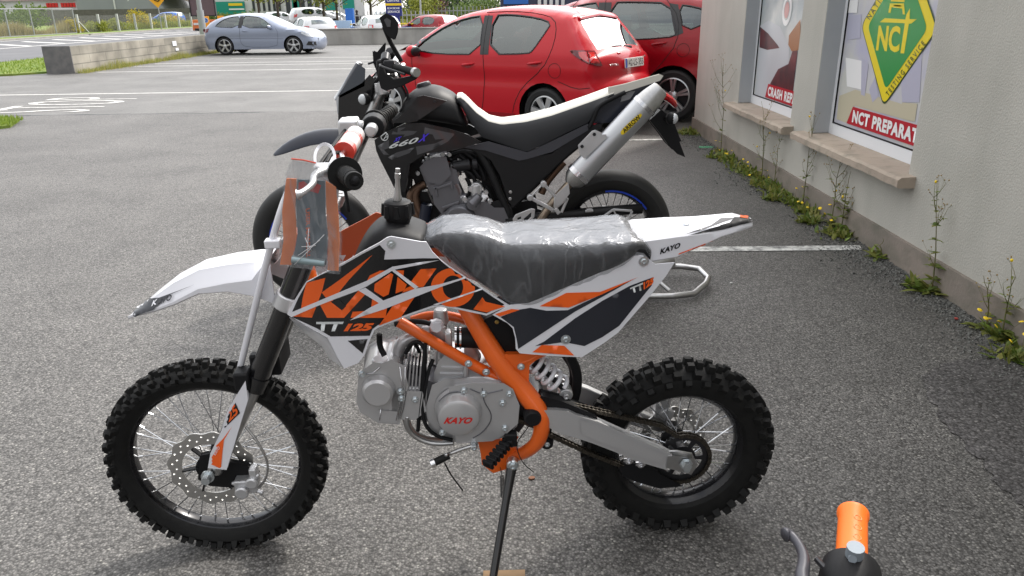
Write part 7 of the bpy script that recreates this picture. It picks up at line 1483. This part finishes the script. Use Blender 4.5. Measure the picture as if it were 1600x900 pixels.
# tank and shrouds
tk_t = sorted([(p.x, p.z) for p in Q.pts([(630, 158), (636, 149), (648, 139), (660, 134), (674, 131.5), (690, 135), (708, 144), (716, 152)], 0)]); tk_b = sorted([(p.x, p.z) for p in Q.pts([(630, 190), (656, 192), (690, 199), (730, 209)], .15)]); S = []
for i in range(17):
    t = i/16; x = tk_t[0][0]+(tk_t[-1][0]-tk_t[0][0])*t; zt_ = lerp_tab(tk_t, x); zb_ = lerp_tab(tk_b, x); w_ = .10+.07*math.sin(math.pi*min(1, .15+t*.75))
    S.append([(x+(.06 if b < .3 else .03*(1-b))*t, w_*a, zb_+(zt_-zb_)*b) for a, b in ((-.9, 0), (-1, .3), (-.98, .55), (-.85, .78), (-.6, .93), (-.3, .99), (0, 1), (.3, .99), (.6, .93), (.85, .78), (.98, .55), (1, .3), (.9, 0))])
m = MB(); m.loft(S); m.build('fuel_tank', M['satin'], xb, ang=60, sub=1)
c = Q.at(662, 133, 0); m = MB(); m.lathe([(0, .016), (.03, .014), (.036, .006), (.038, -.01)], (c.x, 0, c.z), (-.25, 0, 1), 20); m.build('tank_cap', M['dark'], xb)
def fx(x, z): return .165+.02*math.cos((x-.55)*5)
def panel(name, L, f_, mt, th=.012, st=.03, lift=0):
    m = MB(); m.sheet(Q.xz(L, f_), f_, lift, th, (), st, -1); o = m.build(name, mt, xb, ang=50, bevel=.002); m = MB(); m.sheet(Q.xz(L, f_), f_, lift, th, (), st*2, 1); m.build(name, mt, xb, ang=50); return o
up_ = panel('tank_cowl', zs([(60, 660), (180, 560), (262, 455), (310, 445), (490, 487), (380, 565), (255, 648), (180, 662)]), lambda x, z: fx(x, z)+.006, M['bg2'])
m = MB(); skq = Skin(Q, up_); bolt(m, skq.hit(679, 158.5, 0), .008, .004); m.build('cowl_screw', M['dark'], up_)
sh_ = panel('radiator_shroud', [(585, 219), (600, 208), (632, 193), (660, 192), (700, 201), (730, 210), (752, 222), (724, 231), (700, 236), (665, 240), (641, 256), (634, 299), (619, 299), (594, 250), (588, 236)], fx, M['bg2'])
skq = Skin(Q, sh_); m = MB(); m.mat(0)
for P in ([(1080, 350), (1170, 345), (1120, 375), (1200, 370), (1160, 400), (1060, 400)], [(1030, 580), (1100, 540), (1240, 500), (1200, 545), (1060, 598)], [(950, 490), (1040, 440), (1040, 505), (1000, 520), (1040, 560), (1000, 560)], [(1320, 345), (1550, 395), (1520, 430), (1400, 440), (1380, 400), (1310, 395)], [(1250, 495), (1400, 470), (1550, 400), (1500, 455), (1380, 520), (1260, 560)], [(1180, 370), (1260, 375), (1230, 400), (1150, 420)]): skq.art(m, zh(P), .0015, 6)
m.mat(1); skq.word(m, '660', zh([(1036, 512), (1262, 462), (1276, 418), (1060, 464)]), .007, bold=.02, shear=.2); m.mat(2); skq.word(m, 'X', zh([(1262, 462), (1335, 445), (1356, 390), (1290, 400)]), .008, bold=.05, shear=.3); skq.word(m, 'XT', zh([(1075, 460), (1135, 440), (1140, 412), (1085, 428)]), .008, bold=.04, shear=.3)
m.mat(1); P = [skq.hit(601+5.5*math.cos(t), 213+6.5*math.sin(t), .003) for t in [2*math.pi*k/16 for k in range(16)]]; P = [p for p in P if p]
if len(P) > 8:
    m.tube(P, .0025, 5, closed=True); c = sum(P, Vector())/len(P)
    for k in (0, 5, 10): m.tube([c, P[k % len(P)]], .0022, 4)
m.build('shroud_graphics', [M['camo'], M['silver_letter'], M['bluep']], sh_, ang=180)
qpl('radiator', [(596, 250), (640, 256), (632, 299), (620, 299)], .12, -.12, M['dark'], .004)
# seat
xt_t = sorted([(p.x, p.z) for p in Q.pts([(715, 146), (722, 145), (730, 152), (744, 167), (764, 181), (784, 185.5), (820, 181), (860, 171), (920, 150), (955, 137)], 0)]); xt_b = sorted([(p.x, p.z) for p in Q.pts([(715, 160), (730, 186), (752, 216), (790, 228), (823, 238), (850, 225), (880, 210), (919, 192), (955, 152)], .13)]); S = []
for i in range(41):
    t = i/40; x = xt_t[0][0]+(xt_t[-1][0]-xt_t[0][0])*t; zt_ = lerp_tab(xt_t, x); zb_ = lerp_tab(xt_b, x); w_ = .085+.05*min(1, t*2)*(1-.25*max(0, t-.7)/.3)
    if zt_-zb_ < .03: zb_ = zt_-.03
    h = zt_-zb_; r_ = [(x, w_*a, zt_-d if d is not None else zb_) for a, d in ((.0, 0), (.55, .001), (.72, .004), (.86, .016), (.95, .038), (1.0, min(.07, h*.6)), (.99, h*.8), (.95, h), (.4, h-.004))]
    S.append(r_+[(p[0], -p[1], p[2]) for p in r_[::-1][:-1]])
m = MB(); n = len(S[0])
m.loft(S); 
for i, f in enumerate(m.f):
    if i < 40*n:
        k = i % n
        if k in (0, 1, 2, n-1, n-2, n-3): m.m[i] = 1  # whole upper faces cream-white, sides and underside black
m.build('seat', [M['seatb'], M['cream']], xb, ang=60)
m = MB()
# tail
qpl('tail_rail', zt([(345, 105), (440, 84), (640, 28), (655, 34), (640, 56), (430, 125), (345, 165)]), .10, .075, M['cream'], .004)
qpl('tail_rail', zt([(345, 105), (440, 84), (640, 28), (655, 34), (640, 56), (430, 125), (345, 165)]), -.075, -.10, M['cream'], .004)
qpl('tail_fairing', zt([(345, 160), (440, 125), (600, 75), (640, 110), (600, 150), (520, 200), (400, 290), (260, 300), (190, 305), (280, 250)]), .075, -.075, M['navyp'], .01)
qpl('tail_insert', zt([(415, 180), (425, 145), (470, 125), (490, 125), (465, 165)]), .082, .07, mat('grey_insert', (.25, .25, .26), .3), .003)
qtube('grab_handle', [q+(.125,) for q in zt([(440, 128), (360, 165), (300, 198), (272, 230), (255, 280), (228, 335)])], .0105, M['black'])
qtube('grab_handle', [q+(-.125,) for q in zt([(440, 128), (360, 165), (300, 198), (272, 230), (255, 280), (228, 335)])], .0105, M['black'])
m = MB(); P = Q.pts(zt([(590, 118), (650, 125), (715, 160), (745, 205)]), 0); m.loft([[(p.x, -w_, p.z), (p.x, -w_*.6, p.z+.012), (p.x, w_*.6, p.z+.012), (p.x, w_, p.z), (p.x-.01, w_*.8, p.z-.03), (p.x-.01, -w_*.8, p.z-.03)] for p, w_ in zip(P, (.06, .075, .07, .045))]); m.build('tail_light', M['lens_red'], xb, sub=1)
qpl('rear_mudguard', zt([(588, 292), (650, 235), (690, 275), (725, 320), (755, 400), (762, 412), (750, 415), (782, 500), (745, 485), (700, 440), (650, 370)]), .07, -.07, M['black'], .006)
m = MB(); c = Q.at(*zt([(708, 282)])[0], .16); m.ball((c.x, -.16, c.z), .03, 14, (.9, .9, 1)); m.cyl((c.x, -.15, c.z), (c.x-.01, -.06, c.z-.01), .011); i_ = m.build('indicator', M['black'], xb); m = MB(); m.ball((c.x+.012, -.165, c.z), .026, 12, (.8, .9, 1)); m.build('indicator_lens', M['lens_clear'], i_)
# side cover, frame rails
panel('side_cover', z7([(240, 325), (330, 306), (470, 362), (560, 346), (690, 245), (745, 238), (700, 290), (620, 345), (420, 538), (402, 520), (372, 425), (340, 370), (300, 345)]), lambda x, z: .12, M['satin'])
panel('cover_band', z7([(240, 325), (330, 302), (470, 342), (560, 300), (690, 238), (690, 262), (560, 340), (470, 366), (440, 372), (320, 335)]), lambda x, z: .124, mat('charcoal_band', (.045, .046, .055), .45), .004)
qtube('frame_rail', [q+(.10,) for q in z7([(740, 250), (610, 350), (520, 440), (415, 540)])], .014, M['satin']); qtube('frame_rail', [q+(-.10,) for q in z7([(740, 250), (610, 350), (520, 440), (415, 540)])], .014, M['satin'])
for sg in (1, -1): qtube('frame_tube', [q+(sg*.10,) for q in ze([(700, 60), (770, 150), (830, 260), (880, 380), (940, 520), (1000, 640), (1010, 760)])], .019, M['satin'])
qtube('frame_tube', [(600, 160, 0), (615, 230, 0), (640, 330, 0), (670, 380, 0)], .024, M['satin'])
qpl('pivot_plate', ze([(860, 560), (930, 540), (1010, 600), (1040, 760), (900, 760), (870, 640)]), .11, -.11, M['satin'], .01)
m = MB()
for q in ze([(1015, 455), (1012, 515)]): p = Q.at(*q, .12); bolt(m, (p.x, -.125, p.z), .009, .004)
m.build('cover_screws', M['steel'], xb)
# engine
qpl('cylinder_head_cover', ze([(228, 242), (270, 195), (330, 168), (425, 163), (462, 290), (440, 320), (385, 372), (290, 350), (262, 300)]), .13, -.09, M['engine2'], .012)
qpl('cylinder_head', ze([(240, 300), (300, 350), (385, 372), (455, 300), (470, 250), (520, 270), (545, 370), (330, 425), (310, 460)]), .11, -.10, M['engine2'], .008)
qpl('cylinder', ze([(320, 410), (480, 372), (500, 400), (565, 545), (400, 625), (350, 560)]), .12, -.10, M['engine2'], .01)
m = MB()
for a, b in (((330, 430), (480, 385)), ((405, 600), (560, 545)), ((345, 410), (360, 500)), ((480, 370), (500, 430))): p, q = Q.pts(ze([a, b]), .125); m.bar(p, q, .012, .012)
m.build('cylinder_ribs', M['engine2'], xb, bevel=.002)
qpl('crankcase', ze([(380, 700), (440, 640), (520, 590), (640, 590), (700, 560), (800, 570), (860, 620), (940, 620), (980, 720), (950, 900), (500, 900), (420, 820)]), .12, -.13, M['engine2'], .014)
m = MB(); c = Q.at(*ze([(560, 720)])[0], .15)
m.lathe([(0, -.03), (.07, -.028), (.085, -.01), (.09, .03)], (c.x, -.12, c.z), (0, 1, 0), 32); m.build('flywheel_cover', M['engine2'], xb)
m = MB(); c = Q.at(*ze([(680, 560)])[0], .13); d_ = Q.at(*ze([(740, 490)])[0], .13); m.tube([c, d_], [.032, .022], 16); m.lathe([(0, -.02), (.032, -.018), (.036, .04)], (c.x, -.13, c.z), (0, 1, 0), 20); m.build('water_pump', M['engine2'], xb)
m = MB(); c = Q.at(*ze([(710, 420)])[0], .08); m.cyl((c.x, -.11, c.z), (c.x, -.03, c.z), .032); m.cyl((c.x+.0, -.09, c.z-.04), (c.x, -.09, c.z+.02), .028); m.build('starter_motor', M['alu'], xb, bevel=.003)
m = MB(); c = Q.at(*ze([(500, 225)])[0], .06); m.cyl((c.x, -.08, c.z), (c.x+.09, -.07, c.z+.01), .03); m.box((c.x+.06, 0, c.z), (.06, .14, .07)); m.cyl((c.x+.1, -.06, c.z+.01), (c.x+.13, -.06, c.z+.012), .033); m.cyl((c.x-.05, -.05, c.z+.05), (c.x+.0, -.05, c.z+.03), .015); m.build('throttle_body', M['dark'], xb, bevel=.004)
m = MB()
for k in range(3): p = Q.at(*ze([(545+22*k, 212+8*k)])[0], .075); m.cyl((p.x-.004, p.y, p.z-.03), (p.x+.004, p.y, p.z+.03), .006)
for q in ((400, 120), (460, 120), (265, 155), (240, 185), (180, 285)): p = Q.at(*ze([q])[0], .09); m.cyl((p.x, p.y, p.z), (p.x+.008, p.y-.02, p.z), .010)
for q in ((650, 430), (790, 460), (600, 520), (830, 540)): p = Q.at(*ze([q])[0], .1); m.cyl((p.x, p.y+.02, p.z), (p.x+.004, p.y-.01, p.z), .012)
m.build('engine_fittings', M['alu'], xb)
for L in ([(560, 130), (640, 190), (690, 260), (740, 330)], [(600, 100), (700, 170), (760, 260), (790, 350)], [(450, 150), (520, 110), (620, 90), (720, 130)], [(620, 330), (650, 380), (660, 450), (620, 520)], [(800, 400), (830, 470), (860, 560), (850, 640)], [(590, 260), (660, 290), (700, 350), (690, 400)]):
    qtube('hose', [q+(.07,) for q in ze(L)], .011, M['black'], 8)
for L in ([(230, 395), (160, 420), (115, 490), (130, 580), (190, 680), (250, 780)], [(260, 385), (200, 400), (160, 480), (190, 600), (260, 720)]): qtube('exhaust_header', [q+(.05,) for q in ze(L)], .020, M['rust'], 14)
m = MB(); c = Q.at(*ze([(240, 640)])[0], .06); m.cyl((c.x, -.08, c.z-.05), (c.x+.02, -.08, c.z+.05), .03); m.build('oil_filter', M['navyp'], xb)
qtube('mid_pipe', [q+(.12,) for q in [(812, 400), (838, 352), (862, 318), (880, 298), (905, 270)]], .022, mat('pipe_steel', (.33, .27, .21), .35, metal=.9), 16)
qtube('frame_brace', [q+(.04,) for q in ze([(1490, 190), (1400, 290), (1330, 380), (1290, 470)])], .02, M['rust'], 12)
qpl('airbox', ze([(470, 110), (600, 80), (760, 90), (1010, 560), (1000, 700), (900, 700), (862, 560), (820, 470), (790, 430), (770, 350), (700, 320), (640, 330), (610, 260), (540, 240)]), .03, -.09, M['satin'], .01)  # added dark filler plate for the airbox and wiring mass behind the engine
qpl('radiator_side_filler', ze([(-20, 60), (220, 130), (240, 180), (232, 260), (215, 330), (240, 400), (190, 410), (160, 330), (110, 300), (100, 420), (60, 300), (10, 240)]), .03, -.09, M['satin'], .01)  # dark filler plate added at the radiator side, not a modelled part
qpl('header_filler', ze([(215, 470), (260, 470), (300, 560), (340, 600), (420, 760), (200, 760), (180, 640), (190, 560)]), .02, -.09, M['satin'], .01)  # dark filler plate added behind the header pipes
qpl('swingarm_filler', ze([(1010, 600), (1120, 560), (1230, 540), (1240, 620), (1300, 640), (1480, 640), (1560, 560), (1620, 600), (1620, 780), (1000, 780)]), .02, -.09, M['satin'], .01)  # dark filler plate added to close the swingarm region
# silencer
a, b, c_ = Q.at(903, 274, .19), Q.at(1004, 168, .19), Q.at(1028, 153, .19); m = MB(); d = (b-a).normalized(); n_ = Vector((0, 1, 0)); s_ = d.cross(n_)
def oval(p, k, kk=1.0): return [p+n_*(k*kk*.78*math.cos(t))+s_*(k*math.sin(t)) for t in [2*math.pi*j/28 for j in range(28)]]
m.loft([oval(a, .062), oval(a+(b-a)*.5, .062), oval(b, .062)]); si = m.build('silencer', mat('satin_aluminium', (.55, .56, .58), .34, metal=.85, bump=(200, .05, .001)), xb)
m = MB(); m.loft([oval(b, .065), oval(b+d*.02, .065)]); m.loft([oval(a-d*.004, .065), oval(a+d*.02, .065)]); m.build('silencer_band', M['chrome'], si)
m = MB(); m.loft([oval(b+d*.018, .062), oval(b+d*.06, .056), oval(b+d*.12, .042), oval(b+d*.125, .03)]); m.build('silencer_cone', M['steel'], si); m = MB(); m.loft([oval(a+d*.0, .062), oval(a-d*.03, .054), oval(a-d*.06, .03)]); m.build('silencer_cone', M['steel'], si)
skq = Skin(Q, si); m = MB(); Lb = zt([(412, 350), (520, 252), (535, 255), (535, 272), (430, 378), (412, 376)]); m.mat(0); skq.art(m, smooth2(Lb, True, 2), .0012, 4); m.mat(1); skq.word(m, 'ARROW', zt([(434, 368), (532, 276), (514, 258), (418, 348)]), .0028, bold=.02); m.build('silencer_badge', [mat('badge_yellow', (.75, .55, .02), .4), M['black']], si, ang=180)
qpl('silencer_bracket', zt([(165, 440), (245, 358), (262, 352), (300, 368), (300, 380), (325, 378), (330, 390), (200, 515), (172, 490)]), .25, .243, M['alu'], .002)
m = MB()
for q in zt([(185, 445), (257, 374)]): p = Q.at(*q, .252); bolt(m, (p.x, -.252, p.z), .009, .006)
m.build('bracket_bolts', M['dark'], xb)
qpl('heat_shield', ze([(1430, 480), (1530, 390), (1540, 470), (1500, 520), (1440, 580), (1410, 560)]), .22, .215, M['alu'], .004)
# footpeg brackets
m = MB()
for a_, b_, w_ in (((1310, 385), (1420, 500), .016), ((1420, 500), (1415, 600), .018), ((1190, 505), (1400, 620), .018), ((1415, 600), (1525, 510), .014), ((1300, 390), (1200, 500), .008), ((1525, 510), (1470, 640), .014), ((1415, 600), (1450, 650), .02)):
    p, q = Q.pts(ze([a_, b_]), .19); m.bar(p, q, w_, w_, (0, 1, 0))
for q in ((1310, 385), (1190, 505)): p = Q.at(*ze([q])[0], .19); m.cyl((p.x, -.175, p.z), (p.x, -.205, p.z), .016)
m.build('pillion_peg_bracket', M['alu'], xb, bevel=.003)
L = ze([(1035, 700), (1060, 660), (1200, 605), (1235, 615), (1230, 680), (1160, 760), (1060, 800), (1040, 760)]); hl = [ze([(1130, 700), (1200, 640), (1200, 680), (1150, 730)]), ze([(1075, 690), (1110, 675), (1110, 700), (1080, 710)])]
m = MB(); m.sheet(Q.xz(L, .18), .18, 0, .012, [Q.xz(h_, .18) for h_ in hl], None, -1); m.build('heel_guard', M['alu'], xb, bevel=.002)
qtube('swingarm', [(790, 345, .10), (860, 338, .10), (940, 330, .10), (1003, 326, .10)], .026, M['satin'], 12, 0); qtube('swingarm', [(790, 345, -.10), (1003, 326, -.10)], .026, M['satin'], 12, 0)
m = MB(); T3p = zt([(265, 888), (368, 815), (478, 822), (470, 845), (440, 885)])
for i in range(5): p, q = Q.pts([T3p[i], T3p[(i+1) % 5]], .13); m.bar(p, q, .012, .012, (0, 1, 0))
p, q = Q.pts(zt([(368, 815), (400, 880)]), .13); m.bar(p, q, .008, .012, (0, 1, 0)); m.build('paddock_bobbin_plate', M['alu'], xb, bevel=.002)
m = MB(); chain(m, [Q.at(800, 352, .09), Q.at(860, 350, .09), Q.at(935, 347, .09), Q.at(965, 338, .09)], .0155, .013, .018); m.build('chain', mat('dark_chain', (.05, .045, .04), .4, metal=.8), xb)
m = MB(); p = Q.at(*zt([(205, 825)])[0], .13); m.cyl(p, p+Vector((.04, 0, .003)), .008); m.box((p.x+.02, p.y, p.z+.006), (.03, .02, .016)); m.build('chain_guide', M['alu'], xb, bevel=.002)
# ================================================================ paddock stand
st = empty('paddock_stand', (.9, 4.1, 0), 'silver tubular paddock stand handle sticking out behind the black motorcycle', 'stand')
def loc(p): return (p.x-.9, p.y-4.1, p.z)
P = [loc(G(*q, .03)) for q in [(985, 464), (1012, 463), (1049, 463), (1084, 459)]]+[loc(G(*q, z_)) for q, z_ in (((1103, 443), .04), ((1107, 434), .05), ((1093, 420), .06), (( 1063, 416), .06), ((1040, 417), .06))]
m = MB(); m.tube(P, .017, 14); m.build('handle', M['steel'], st, ang=180)
m = MB(); m.tube([loc(G(1025, 436, .10)), loc(G(1046, 454, .05))], .012, 10); m.tube([loc(G(1012, 463, .03)), loc(Vector((.6, 3.78, .25)))], .015, 10); m.tube([loc(G(1040, 417, .06)), loc(Vector((.6, 4.12, .25)))], .015, 10); m.build('arms', M['steel'], st)
m = MB(); m.tube([(-.38, -.36, .025), (-.38, .16, .025)], .015, 10); m.cyl((-.38, -.38, .025), (-.38, -.34, .025), .025); m.build('base_tube', M['dark'], st)
# ================================================================ child's bike handlebar at the bottom edge
hz_ = .93; t0, t1 = G(1333, 800, hz_), G(1330, 885, hz_-.01); mb_ = empty('mini_bike', (t1.x, t1.y-.45, 0), 'small motorcycle handlebar with an orange grip entering at the bottom edge', 'motorcycle')
def lm(p): return Vector((p[0]-t1.x, p[1]-t1.y+.45, p[2]))
a, b = lm(t0), lm(t1); d = b-a; M['og'] = mat('orange_rubber', (.85, .16, .012), .5)
m = MB(); m.tube([a, a+d*.03, a+d*.08, a+d*.14, a+d*1.0], [.0150, .0180, .0180, .0163, .0168], 28)
import bmesh
for k in range(9):
    q = a+d*(.2+.09*k); an = (-.5, .15)[k % 2]; up3 = Vector((math.sin(an), -.25, math.cos(an))).normalized(); c = q+up3*.0162
    X_ = d.normalized(); Y_ = up3.cross(X_); m.tube([c+X_*(.004*math.cos(t))+Y_*(.004*math.sin(t)) for t in [k2*math.pi/6 for k2 in range(12)]], .0007, 5, closed=True)
m.build('grip', M['og'], mb_)
m = MB(); c = b; dn = d.normalized(); m.tube([c-dn*.004, c+dn*.004, c+dn*.03, c+dn*.05], [.018, .030, .033, .026], 24); m.build('throttle_housing', M['black'], mb_)
m = MB(); m.tube([c+Vector((-.003, 0, .028)), c+dn*.03+Vector((-.003, 0, .036))], .0045, 10); m.tube([c+dn*.02+Vector((-.001, 0, .032)), c+dn*.022+Vector((-.001, 0, .045))], .009, 14); m.build('cable_adjuster', mat('dull_zinc', (.22, .25, .28), .6, metal=.2), mb_)
LV = [(1226, 836, .0055), (1230, 835, .0058), (1238, 838, .0038), (1248, 850, .0036), (1256, 868, .0042), (1256, 885, .0048), (1252, 900, .0052), (1256, 925, .006), (1300, 940, .006)]
m = MB(); P = smooth2([tuple(lm(G(x_, y_, hz_)))+(r_*1.15,) for x_, y_, r_ in LV], False, 2); m.tube([p[:3] for p in P], [p[3]*1.25 for p in P], 14); m.build('brake_lever', mat('grey_lever', (.05, .05, .06), .45, metal=.3), mb_, ang=180)
m = MB(); m.tube([lm(G(1276, 874, hz_)), lm(G(1300, 900, hz_))], .0035, 8); m.build('cable_end', M['dark'], mb_)
m = MB(); m.tube(smooth2([tuple(c), tuple(c+dn*.15), tuple(c+dn*.2+Vector((0, 0, -.04))), tuple(c+dn*.3+Vector((0, 0, -.05))), tuple(c+dn*.42), tuple(c+dn*.6)], False, 2), .011, 12); m.build('handlebar', M['dark'], mb_)
cc_ = c+dn*.3
m = MB(); m.tube([(cc_.x, cc_.y, cc_.z-.05), (cc_.x-.08, cc_.y, .5), (cc_.x-.14, cc_.y, .17)], .02, 10); m.build('fork', M['dark'], mb_)
m = MB(); m.lathe([(.10, -.03), (.15, -.035), (.17, 0), (.15, .035), (.10, .03)], (cc_.x-.14, cc_.y, .17), (0, 1, 0), 32, closed=True); m.build('tyre', M['rubber'], mb_)
m = MB(); m.lathe([(.10, -.025), (.02, -.03), (.02, .03), (.10, .025)], (cc_.x-.14, cc_.y, .17), (0, 1, 0), 24, closed=True); m.build('rim', M['rim_b'], mb_)
m = MB(); m.tube([(cc_.x-.03, cc_.y, .72), (cc_.x+.25, cc_.y, .5), (cc_.x+.75, cc_.y, .17)], .02, 10); m.build('frame', M['orange_frame'], mb_)
m = MB(); m.lathe([(.10, -.03), (.15, -.035), (.17, 0), (.15, .035), (.10, .03)], (cc_.x+.75, cc_.y, .17), (0, 1, 0), 32, closed=True); m.build('tyre', M['rubber'], mb_)
